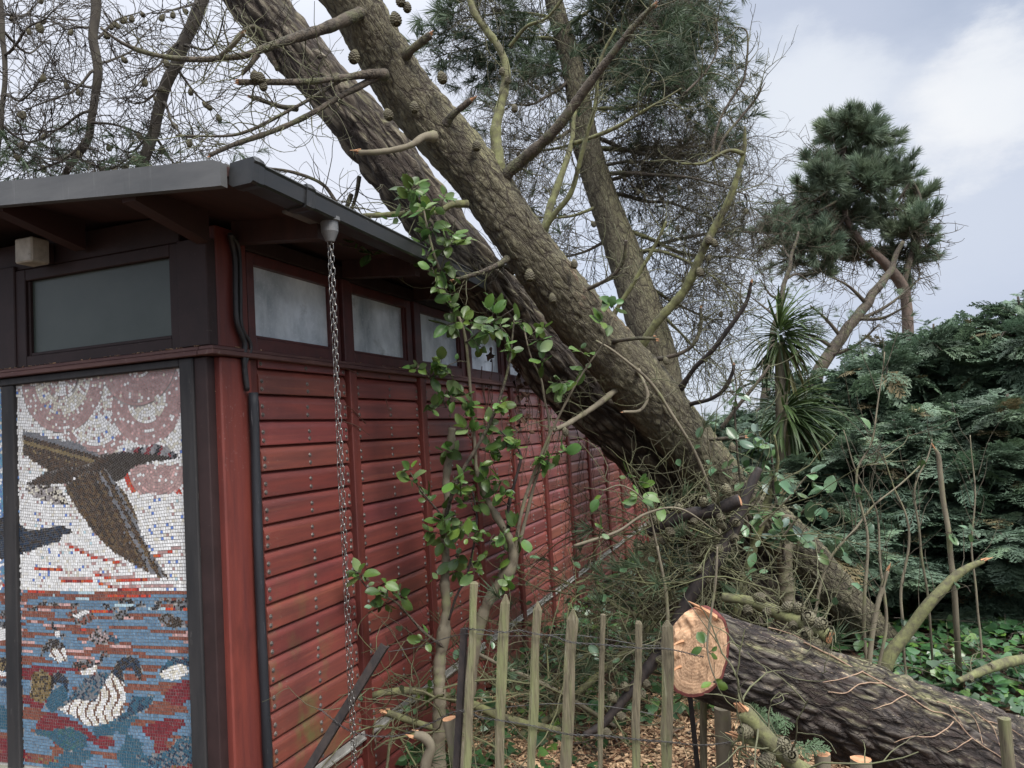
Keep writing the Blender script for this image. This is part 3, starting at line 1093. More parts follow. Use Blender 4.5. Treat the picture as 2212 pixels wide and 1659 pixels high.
# ---- things fixed to the shed
FUN = mat('grey_plastic_funnel', (0.11, 0.115, 0.12), (0.16, 0.16, 0.16), 12, rough=0.5)
CHROME = mat('chain_steel', (0.34, 0.33, 0.31), (0.20, 0.19, 0.18), 50, rough=0.30, metal=0.9)
pt, ps, pz = 0.085, -0.502, 2.612
chain = thing('rain_chain', W(pt, ps, 0.05), 'long silver double link rain chain hanging from the gutter', 'rain chain', rz=math.radians(70.42607))
m = MB()
prf = [(0.042, 0.02), (0.042, 0.006), (0.034, 0.003), (0.033, -0.036), (0.017, -0.074), (0.013, -0.076)]
rings = [[(r * math.cos(a), r * math.sin(a), pz - 0.05 + z) for a in np.linspace(0, 2 * math.pi, 24, endpoint=False)] for r, z in prf]
k = 24
v = [p for r in rings for p in r]
m.add(v, [(i * k + j, (i + 1) * k + j, (i + 1) * k + (j + 1) % k, i * k + (j + 1) % k) for i in range(len(rings) - 1) for j in range(k)])
m.add(rings[-1], [tuple(range(k))])
m.box(-0.16, 0.05, 0.02, 0.10, pz - 0.036, pz - 0.026)
m.build('funnel', [FUN], chain)
# links: two strands of stadium loops, alternately turned
m = MB()
lk = []
for a in np.linspace(0, 2 * math.pi, 14, endpoint=False):
    lk.append((0.0072 * math.cos(a), 0, 0.0085 * math.sin(a) + (0.007 if math.sin(a) >= 0 else -0.008)))
lk = np.array(lk + [lk[0]])
lv, lf = tube_vf(lk, 0.0014, 5)
zz, i = pz - 0.128, 0
lp, lr = [], []
while zz > 0.1:
    for sx in (-1, 1):
        sw = 0.0052 + 0.0012 * math.sin(i * 0.21)
        an = (i % 2) * 1.35 + random.uniform(-.25, .25) + (0.35 if sx > 0 else -0.2)
        ca, sa = math.cos(an), math.sin(an)
        lr.append([[ca, -sa, 0], [sa, ca, 0], [0, 0, 1]])
        lp.append((sx * sw * 0.3, -sx * sw, zz + (0.008 if sx > 0 else 0) + random.uniform(-.001, .001)))
    zz -= 0.0240
    i += 1
scatter(m, lv, lf, lp, np.array(lr), np.ones(len(lp)), smooth=True)
m.build('chain_links', [CHROME], chain)

lamp = thing('junction_box', W(-0.12, 0.83, 2.60), 'small dirty white box under the eaves above the front window', 'junction box', rz=math.radians(70.42607))
m = MB()
m.bbox(-0.035, 0.05, -0.05, 0.05, -0.01, 0.095, 0.006)
m.build('housing', [mat('dirty_white_plastic', (0.52, 0.50, 0.44), (0.34, 0.32, 0.27), 18, rough=0.5, layers=[((0.08, 0.07, 0.05), 22, (1, 1, 1), 0.6, 0.7, 0.8)])], lamp)
m = MB()
m.bbox(0.0505, 0.075, -0.045, 0.04, 0.0, 0.085, 0.004)
m.build('backplate', [DARK], lamp)


def rwp(u, v, s=-0.04):
    d = ray(u, v)
    c = C0 + LV * s
    k = ((c - CAMO) @ LV) / (d @ LV)
    return CAMO + d * k


def loose(name, mb, m, label, cat, group=None, kind=None, at=None):
    V = np.concatenate([x[0] for x in mb.v])
    if at is None:
        at = (V[:, 0].mean(), V[:, 1].mean(), V[:, 2].min())
    o = mb.build(name, m, None, loc=at)
    return tag(o, label, cat, group, kind)


for pts, r, lab in (([(497, 505), (502, 530), (508, 560), (509, 640), (512, 695), (522, 724), (529, 745), (527, 775), (531, 815), (534, 842)], 0.011, 'thick black cable running straight down the red corner post'),
                    ([(499, 507), (515, 535), (519, 600), (520, 690), (527, 718), (540, 740), (541, 758), (534, 772), (528, 800), (534, 845)], 0.009, 'thinner black cable looping out to the right on the red corner post')):
    m = MB()
    p = np.array([rwp(u, v, -0.044 - (0.02 if i < 1 else 0)) for i, (u, v) in enumerate(pts)])
    m.tube(spline(p, 50), r, 8)
    loose('electric_cable', m, [BLACKRUB], lab, 'cable', 'black cables on the corner post')
m = MB()
p = np.array([W(0.152 + 0.004 * math.sin(z * 4), -0.058, z) for z in np.linspace(0.0, 1.985, 40)])
r = 0.019 + 0.004 * np.array([noise.noise(Vector((z[2] * 6, 0, 0))) for z in p])
m.tube(p, r, 12)
loose('cable_pipe', m, [PIPEM], 'weathered black pipe standing against the wall at the red corner post', 'pipe')
# ------------------------------------------------------------------ ground
LITTER = mat('leaf_litter_soil', (0.075, 0.048, 0.03), (0.035, 0.025, 0.018), 6, rough=0.95, bump=0.8, bscale=30, bdist=0.03,
             layers=[((0.19, 0.095, 0.045), 9, (1, 1, 1), 0.5, 0.65, 0.6), ((0.05, 0.07, 0.03), 1.1, (1, 1, 1), 0.55, 0.65, 0.7), ((0.33, 0.25, 0.16), 60, (1, 1, 1), 0.6, 0.7, 0.6)])


def ground_z(x, y):
    b = 0.05 * noise.noise(Vector((x * 0.7, y * 0.7, 0))) + 0.02 * noise.noise(Vector((x * 3, y * 3, 4)))
    far = max(0.0, math.hypot(x, y) - 14)
    return b * (1 if far == 0 else 1 + far * 0.02) - 0.02


g = MB()
xs = np.concatenate([-np.geomspace(900, 8.5, 16), np.linspace(-8, 9, 86), np.geomspace(9.5, 900, 16)])
ys = np.concatenate([-np.geomspace(300, 2.2, 10), np.linspace(-2, 13, 76), np.geomspace(13.5, 1500, 18)])
gv = [(x, y, ground_z(x, y)) for y in ys for x in xs]
nx = len(xs)
gf = [(j * nx + i, j * nx + i + 1, (j + 1) * nx + i + 1, (j + 1) * nx + i) for j in range(len(ys) - 1) for i in range(nx - 1)]
g.add(gv, gf, smooth=True)
tag(g.build('ground', [LITTER]), kind='structure')

# ------------------------------------------------------------------ wood and leaf materials
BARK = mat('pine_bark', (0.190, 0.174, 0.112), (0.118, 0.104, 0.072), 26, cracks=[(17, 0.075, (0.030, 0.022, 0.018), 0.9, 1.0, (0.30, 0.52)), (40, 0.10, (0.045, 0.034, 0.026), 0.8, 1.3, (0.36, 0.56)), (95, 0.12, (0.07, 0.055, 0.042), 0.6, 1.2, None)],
             rough=0.92, bump=0.8, bscale=55, bdist=0.006, attr='bk', lo=0.3, hi=0.7,
           layers=[((0.045, 0.032, 0.026), 30, (1, 1, 1), 0.10, 0.35, 0.35, ('h', 0.30, 0.05)),
                   ((0.27, 0.265, 0.115), 5.5, (1, 1, 1), 0.42, 0.62, 0.8, ('up', 0.0, 0.8)),  # lichen on upper faces, colour brightened to paint in top light
                   ((0.24, 0.10, 0.085), 3.0, (1, 1, 1), 0.60, 0.72, 0.45, ('h', 0.2, 0.6)),
                   ((0.30, 0.29, 0.22), 60, (1, 1, 1), 0.58, 0.7, 0.45)])
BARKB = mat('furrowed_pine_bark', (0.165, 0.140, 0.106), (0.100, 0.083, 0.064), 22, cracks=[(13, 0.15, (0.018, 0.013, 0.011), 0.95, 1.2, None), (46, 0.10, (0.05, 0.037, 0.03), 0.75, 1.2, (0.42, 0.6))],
             rough=0.92, bump=0.8, bscale=50, bdist=0.007, attr='bk', lo=0.3, hi=0.7,
            layers=[((0.030, 0.021, 0.018), 30, (1, 1, 1), 0.10, 0.35, 0.92, ('h', 0.5, 0.12)),
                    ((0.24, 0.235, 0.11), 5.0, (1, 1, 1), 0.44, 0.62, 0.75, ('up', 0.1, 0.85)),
                    ((0.27, 0.26, 0.20), 55, (1, 1, 1), 0.58, 0.7, 0.4)])
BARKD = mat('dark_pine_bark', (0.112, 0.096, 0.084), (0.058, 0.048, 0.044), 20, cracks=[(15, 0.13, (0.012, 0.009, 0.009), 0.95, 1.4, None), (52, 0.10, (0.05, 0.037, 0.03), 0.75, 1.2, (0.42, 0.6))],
             rough=0.9, bump=0.9, bscale=50, bdist=0.007, attr='bk', lo=0.3, hi=0.7,
            layers=[((0.03, 0.02, 0.018), 30, (1, 1, 1), 0.10, 0.35, 0.92, ('h', 0.5, 0.12)),
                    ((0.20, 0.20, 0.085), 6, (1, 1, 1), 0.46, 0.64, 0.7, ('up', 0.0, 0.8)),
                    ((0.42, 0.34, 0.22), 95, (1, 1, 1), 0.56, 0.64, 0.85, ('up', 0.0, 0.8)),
                    ((0.20, 0.18, 0.13), 45, (1, 1, 1), 0.56, 0.7, 0.6)])
MOSS = mat('mossy_branch', (0.165, 0.17, 0.074), (0.080, 0.072, 0.046), 24, rough=0.9, bump=0.7, bscale=70, bdist=0.004, lo=0.35, hi=0.65,
           layers=[((0.20, 0.21, 0.10), 40, (1, 1, 1), 0.55, 0.7, 0.6), ((0.05, 0.04, 0.032), 12, (1, 1, 1), 0.58, 0.7, 0.8)])
DEADB = mat('dead_branch', (0.105, 0.083, 0.062), (0.055, 0.046, 0.037), 22, rough=0.85, bump=0.9, bscale=60, bdist=0.004, cracks=[(42, 0.10, (0.025, 0.02, 0.017), 0.75, 1.3, (0.35, 0.55))], vcol=True,
            layers=[((0.11, 0.12, 0.055), 8, (1, 1, 1), 0.5, 0.66, 0.7)])
TWIG = mat('bare_twigs', (0.075, 0.062, 0.045), (0.055, 0.05, 0.03), 3, rough=0.85, vcol=True)
TWIGG = mat('lichen_twigs', (0.118, 0.122, 0.062), (0.080, 0.072, 0.048), 5, rough=0.85, vcol=True)
TWIGD = mat('dark_twigs', (0.036, 0.03, 0.026), (0.055, 0.045, 0.034), 3, rough=0.85, vcol=True)
DARKBARK = mat('dark_stem_bark', (0.036, 0.030, 0.026), (0.060, 0.052, 0.040), 9, rough=0.9, bump=0.6, bscale=40, bdist=0.006, layers=[((0.075, 0.08, 0.045), 5, (1, 1, 1), 0.55, 0.68, 0.5)])
RAW = mat('broken_wood', (0.48, 0.27, 0.15), (0.34, 0.16, 0.08), 30, rough=0.8, bump=0.4, bscale=60, bdist=0.003)
CONE = mat('closed_pine_cone', (0.15, 0.138, 0.085), (0.09, 0.078, 0.055), 16, rough=0.8, vcol=True)
NEEDLE = mat('pine_needles', (0.055, 0.088, 0.05), (0.08, 0.115, 0.058), 1.5, rough=0.55, vcol=True, trans=0.25)
NEEDLEF = mat('blue_green_needles', (0.125, 0.18, 0.125), (0.17, 0.215, 0.13), 0.8, rough=0.6, vcol=True, trans=0.25)
CYP = mat('cypress_sprays', (0.072, 0.118, 0.080), (0.110, 0.155, 0.100), 0.9, rough=0.6, vcol=True, trans=0.22)
LEAF = mat('glossy_leaf', (0.098, 0.175, 0.042), (0.058, 0.118, 0.032), 9, rough=0.34, rough2=0.46, vcol=True, spec=0.45, trans=0.28,
           layers=[((0.20, 0.17, 0.06), 30, (1, 1, 1), 0.66, 0.74, 0.5)])
LEAFB = mat('blue_green_leaf', (0.10, 0.175, 0.085), (0.075, 0.14, 0.075), 7, rough=0.3, vcol=True, spec=0.5, trans=0.18)
IVYM = mat('ivy_leaf', (0.055, 0.115, 0.035), (0.03, 0.072, 0.03), 9, rough=0.32, vcol=True, spec=0.5, trans=0.12)
BLADE = mat('strap_leaf', (0.095, 0.135, 0.05), (0.055, 0.09, 0.035), 3, rough=0.45, vcol=True, trans=0.2)
GREYBARK = mat('smooth_grey_bark', (0.20, 0.175, 0.125), (0.125, 0.105, 0.075), 9, (1, 1, 0.5), rough=0.85, bump=0.4, bscale=50, bdist=0.003,
               layers=[((0.17, 0.19, 0.08), 7, (1, 1, 1), 0.52, 0.66, 0.6), ((0.06, 0.045, 0.035), 20, (1, 1, 0.5), 0.58, 0.68, 0.8)])
PICKET = mat('weathered_chestnut', (0.175, 0.150, 0.098), (0.092, 0.077, 0.050), 24, (6, 6, 0.35), rough=0.9, bump=0.9, bscale=30, bdist=0.005, vcol=True,
             layers=[((0.18, 0.20, 0.085), 6, (3, 3, 0.6), 0.48, 0.66, 0.7), ((0.055, 0.045, 0.032), 18, (8, 8, 0.4), 0.57, 0.67, 0.8), ((0.33, 0.30, 0.23), 14, (8, 8, 0.4), 0.6, 0.7, 0.5)])
WIRE = mat('galvanised_wire', (0.085, 0.085, 0.085), (0.05, 0.045, 0.045), 30, rough=0.5, metal=0.5)
IRON = mat('tarred_iron_post', (0.020, 0.017, 0.018), (0.045, 0.034, 0.030), 18, (2, 2, 1), rough=0.75, bump=0.6, bscale=40, bdist=0.004)


# ------------------------------------------------------------------ growing helpers
def px_spine(rows, n, wob=0.0, seed=0.0):
    """rows (u, v, d, width px) -> resampled world spine and radii"""
    R = [list(P(u, v, d)) + [wd * 0.5 * d / F_PX] for u, v, d, wd in rows]
    s = spline(R, n)
    p, r = s[:, :3].copy(), np.maximum(s[:, 3], 0.0006)
    if wob:
        for i in range(n):
            p[i] += wob * np.array(nvec(Vector((*(p[i] * 3.0),)) + Vector((seed, 0, 0))))
    return p, r


def bark_tube(mb, p, r, k, depth=0.010, cell=(0.034, 0.12), seed=0.0, mat=0, flute=0.05, neat=0):
    n = len(p)
    L = np.concatenate([[0], np.cumsum(np.linalg.norm(np.diff(p, axis=0), axis=1))])
    t, X, Y = frames_along(p)
    th = np.linspace(0, 2 * math.pi, k, endpoint=False)
    c, s = np.cos(th), np.sin(th)
    V = np.zeros((n, k, 3))
    H = np.zeros((n, k))
    BK = np.zeros((n, k, 3))
    for i in range(n):
        a = r[i] / cell[0]
        lz = L[i] / cell[1] + seed
        for j in range(k):
            q = Vector((c[j] * a, s[j] * a, lz))
            w1 = nvec(q * 0.6 + Vector((9, seed, 0)))
            dd = noise.voronoi(q + w1 * 0.55)[0]
            e = min(1.0, (dd[1] - dd[0]) * 1.7)
            h = e * (0.85 + 0.6 * noise.noise(q * 0.4)) + 0.20 * noise.noise(q * 2.6) + 0.10 * noise.noise(q * 6.0)
            big = noise.noise(Vector((c[j] * 1.2, s[j] * 1.2, L[i] * 1.6 + seed)))
            H[i, j] = max(0.0, min(1.0, h))
            kk_ = 1.0 if i >= neat else (0.25 + 0.75 * i / neat)
            rr = r[i] * (1 + flute * big) + depth * kk_ * (H[i, j] - 0.75)
            V[i, j] = p[i] + rr * (c[j] * X[i] + s[j] * Y[i])
            BK[i, j] = (c[j] * r[i], s[j] * r[i], L[i] * 0.35 + seed)
    i = np.arange(n - 1)[:, None] * k
    j = np.arange(k)[None]
    jn = (j + 1) % k
    f = np.stack([i + j, i + jn, i + k + jn, i + k + j], -1).reshape(-1, 4)
    mb.add(V.reshape(-1, 3), f, mat, None, True, h=H.ravel(), bk=BK.reshape(-1, 3))
    return V


def branch(parent, name, rows, m, n=None, k=8, wob=0.012, broken=False, label=None, knobs=0.18):
    n = n or max(12, len(rows) * 10)
    p, r = px_spine(rows, n, wob, random.random() * 50)
    r = r * (1 + knobs * np.array([noise.noise(Vector((*(q * 14),))) + 0.8 * noise.noise(Vector((*(q * 45),))) for q in p]))
    mb = MB()
    mb.tube(p, r, max(k, 10), 0)
    mats = [m]
    if broken:
        e, d = p[-1], nrm(p[-1] - p[-2])
        mats.append(RAW)
        for _ in range(5):
            o = RNG.normal(0, 1, 3) * r[-1] * 0.45
            mb.tube([e - d * 0.01 + o, e + d * r[-1] * random.uniform(0.5, 1.8) + o * 1.1], [r[-1] * 0.42, r[-1] * 0.08], 4, 1, smooth=False)
    o = mb.build(name, mats, parent)
    if label:
        o['label'] = label
    return p, r


def grow(start, dirs, length, n=8, jit=0.25, bias=(0, 0, 0), curl=0.0):
    M = len(start)
    P_ = np.zeros((M, n, 3))
    P_[:, 0] = start
    d = dirs / (np.linalg.norm(dirs, axis=1)[:, None] + 1e-9)
    step = (np.asarray(length) / (n - 1))[:, None]
    ax = rdir(M)
    for i in range(1, n):
        d = d + RNG.normal(0, jit, (M, 3)) / math.sqrt(n) + np.asarray(bias) / n + curl / n * np.cross(d, ax)
        d /= np.linalg.norm(d, axis=1)[:, None] + 1e-9
        P_[:, i] = P_[:, i - 1] + d * step
    return P_, d


def tubes(mb, polys, r0, r1, k=3, mat=0, col=None):
    M, n = polys.shape[:2]
    if M == 0:
        return
    t = np.gradient(polys, axis=1)
    t /= np.linalg.norm(t, axis=2)[..., None] + 1e-9
    a = np.where(np.abs(t[:, :, 2:3]) < 0.85, np.array([0, 0, 1.0]), np.array([1.0, 0, 0]))
    X = np.cross(a, t)
    X /= np.linalg.norm(X, axis=2)[..., None] + 1e-9
    Y = np.cross(t, X)
    rr = np.asarray(r0).reshape(-1, 1) * (1 - np.linspace(0, 1, n)) + np.asarray(r1).reshape(-1, 1) * np.linspace(0, 1, n)
    rr = np.broadcast_to(rr, (M, n))
    th = np.linspace(0, 2 * math.pi, k, endpoint=False)
    v = polys[:, :, None] + rr[:, :, None, None] * (np.cos(th)[None, None, :, None] * X[:, :, None] + np.sin(th)[None, None, :, None] * Y[:, :, None])
    b = (np.arange(M) * n * k)[:, None, None]
    i = (np.arange(n - 1) * k)[None, :, None]
    j = np.arange(k)[None, None]
    jn = (j + 1) % k
    f = np.stack([b + i + j, b + i + jn, b + i + k + jn, b + i + k + j], -1).reshape(-1, 4)
    if col is not None:
        col = np.repeat(np.asarray(col), (n - 1) * k, 0)
    mb.add(v.reshape(-1, 3), f, mat, col, True)


def along(polys, per, lo=0.15, hi=1.0):
    """random points and tangents on polylines"""
    M, n = polys.shape[:2]
    idx = np.repeat(np.arange(M), per)
    u = RNG.uniform(lo, hi, len(idx)) * (n - 1)
    i = np.minimum(u.astype(int), n - 2)
    f = (u - i)[:, None]
    a, b = polys[idx, i], polys[idx, i + 1]
    return a * (1 - f) + b * f, (b - a) / (np.linalg.norm(b - a, axis=1)[:, None] + 1e-9), u / (n - 1)


def spread(d, amt):
    r = rdir(len(d))
    r -= d * np.sum(r * d, 1)[:, None]
    r /= np.linalg.norm(r, axis=1)[:, None] + 1e-9
    return d * math.cos(amt) + r * math.sin(amt)


def tuft_tpl(n, L, wd, cone, seed, stem=0.35):
    rg = np.random.default_rng(seed)
    v, f = [], []
    for i in range(n):
        a = rg.uniform(0, 2 * math.pi)
        c = rg.uniform(0.15, cone)
        d = np.array([math.sin(c) * math.cos(a), math.cos(c), math.sin(c) * math.sin(a)])
        b = np.array([0, rg.uniform(-stem, 0.0) * L, 0])
        x = nrm(np.cross(d, rg.normal(size=3)))
        l = L * rg.uniform(0.7, 1.1)
        v += [b - x * wd / 2, b + x * wd / 2, b + d * l * 0.6 + x * wd * 0.4 - np.array([0, 0, .02 * l]), b + d * l - np.array([0, 0, .09 * l])]
        f.append((4 * i, 4 * i + 1, 4 * i + 2, 4 * i + 3))
    return np.array(v), np.array(f)


def tufts(mb, tpls, pos, d, size, col, mat=0):
    up = np.tile(np.array([0, 0, 1.0]), (len(pos), 1)) + 0.4 * rdir(len(pos))
    R = frames(d, up)
    w_ = RNG.integers(0, len(tpls), len(pos))
    for i, (tv, tf) in enumerate(tpls):
        k = w_ == i
        if k.any():
            scatter(mb, tv, tf, pos[k], R[k], size[k], mat, col[k])


# pine cone: overlapping scales on an egg
def cone_tpl(L=0.072, R=0.024):
    v, f = [], []
    nr = 9
    for i in range(nr):
        t = (i + 0.5) / nr
        rr = R * math.sin(math.pi * min(1, 0.12 + 0.88 * (1 - t) ** 0.8 * 0.95)) ** 0.7
        ns = 9
        for j in range(ns):
            a = (j + 0.5 * (i % 2)) / ns * 2 * math.pi
            c, s = math.cos(a), math.sin(a)
            tx, ty = -s, c
            w_ = rr * 0.40 + 0.002
            h = L / nr * 0.75
            y = t * L
            b = len(v)
            for (du, dy, dr) in ((-w_, -h, .88), (w_, -h, .88), (w_, h, .9), (-w_, h, .9)):
                v.append((c * rr * dr + tx * du, y + dy, s * rr * dr + ty * du))
            v.append((c * (rr * 1.12 + .003), y + h * .3, s * (rr * 1.12 + .003)))
            f += [(b, b + 1, b + 4), (b + 1, b + 2, b + 4), (b + 2, b + 3, b + 4), (b + 3, b, b + 4)]
    b = len(v)
    v.append((0, -0.002, 0))
    v.append((0, L * 1.0, 0))
    for y, rr, c in ((0.004, R * .62, b), (L * .96, R * .4, b + 1)):
        o = len(v)
        for j in range(9):
            v.append((rr * math.cos(j * .6981), y, rr * math.sin(j * .6981)))
        for j in range(9):
            f.append((c, o + j, o + (j + 1) % 9))
    return np.array(v), np.array(f)


CV, CF = cone_tpl()
CONE_ME = None


def cone_obj(parent, pos, d, size=1.0, name='pine_cone'):
    """one cone, its own child object sharing the mesh"""
    global CONE_ME
    if CONE_ME is None:
        mb = MB()
        col = RNG.uniform(0.75, 1.2, (len(CF), 1)) * np.ones(3)
        mb.add(CV, CF, 0, col)
        o = mb.build(name, [CONE], None)
        CONE_ME = o.data
    else:
        o = bpy.data.objects.new(name, CONE_ME)
        COL.objects.link(o)
    R = frames(np.array([d], float), np.array([[0.1, 0.2, 1.0]]))[0]
    mw = Matrix([[*(R[0] * size), pos[0]], [*(R[1] * size), pos[1]], [*(R[2] * size), pos[2]], [0, 0, 0, 1]])
    o.parent = parent
    pl = Vector(parent.location) if parent is not None else Vector((0, 0, 0))
    o.matrix_basis = Matrix.Translation(-pl) @ mw
    return o


def tree(name, loc, label, cat, group=None):
    """an Empty at the foot; parts are built in world space and shifted"""
    o = thing(name, tuple(loc), label, cat, group)
    o.matrix_world = Matrix.Translation(Vector(loc))
    o['_world'] = 1
    return o


# ------------------------------------------------------------------ the two trees lying over the shed
A_ROWS = [(560, -230, 3.55, 128), (680, -90, 3.65, 124), (757, 0, 3.7, 126), (818, 105, 3.8, 124), (878, 200, 3.88, 124), (965, 305, 3.96, 122), (1043, 400, 4.04, 118), (1138, 533, 4.14, 116), (1251, 686, 4.35, 130),
          (1371, 822, 4.6, 134), (1455, 925, 4.85, 124), (1560, 1045, 5.1, 112), (1640, 1110, 5.3, 104), (1720, 1180, 5.5, 96), (1800, 1272, 5.7, 92), (1893, 1385, 5.95, 100), (1935, 1440, 6.05, 120)]
pA, rA = px_spine(A_ROWS, 640)
rA = rA * 0.985
treeA = tree('fallen_pine', P(1915, 1415, 6.0), 'nearer leaning pine trunk with pale bark and snapped stubs, lying above its darker twin', 'tree', 'pines fallen on the shed')
m = MB()
bark_tube(m, pA, rA, 140, 0.011, (0.040, 0.085), 3.0, flute=0.11)
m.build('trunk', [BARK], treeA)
B_ROWS = [(330, -260, 4.5, 118), (440, -130, 4.45, 120), (552, 0, 4.42, 124), (655, 125, 4.42, 122), (740, 225, 4.42, 122), (836, 343, 4.44, 122), (925, 462, 4.46, 124), (1030, 590, 4.52, 128), (1120, 700, 4.72, 132),
          (1225, 820, 4.95, 142), (1330, 905, 5.15, 150), (1425, 1000, 5.35, 150), (1500, 1090, 5.5, 146), (1580, 1200, 5.7, 140), (1670, 1330, 5.85, 146), (1720, 1400, 5.9, 170)]
pB, rB = px_spine(B_ROWS, 600)
treeB = tree('fallen_pine', P(1700, 1390, 5.88), 'rear leaning pine trunk with deep dark furrows resting on the crushed gutter', 'tree', 'pines fallen on the shed')
m = MB()
bark_tube(m, pB, rB, 150, 0.030, (0.055, 0.24), 11.0, flute=0.10)
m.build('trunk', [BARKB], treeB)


def on(p, u, v):
    """nearest spine index to a photo position"""
    q = (p - CAMO) @ CAMR
    x, y = CX + F_PX * q[:, 0] / -q[:, 2], CY - F_PX * q[:, 1] / -q[:, 2]
    return int(np.argmin((x - u) ** 2 + (y - v) ** 2))


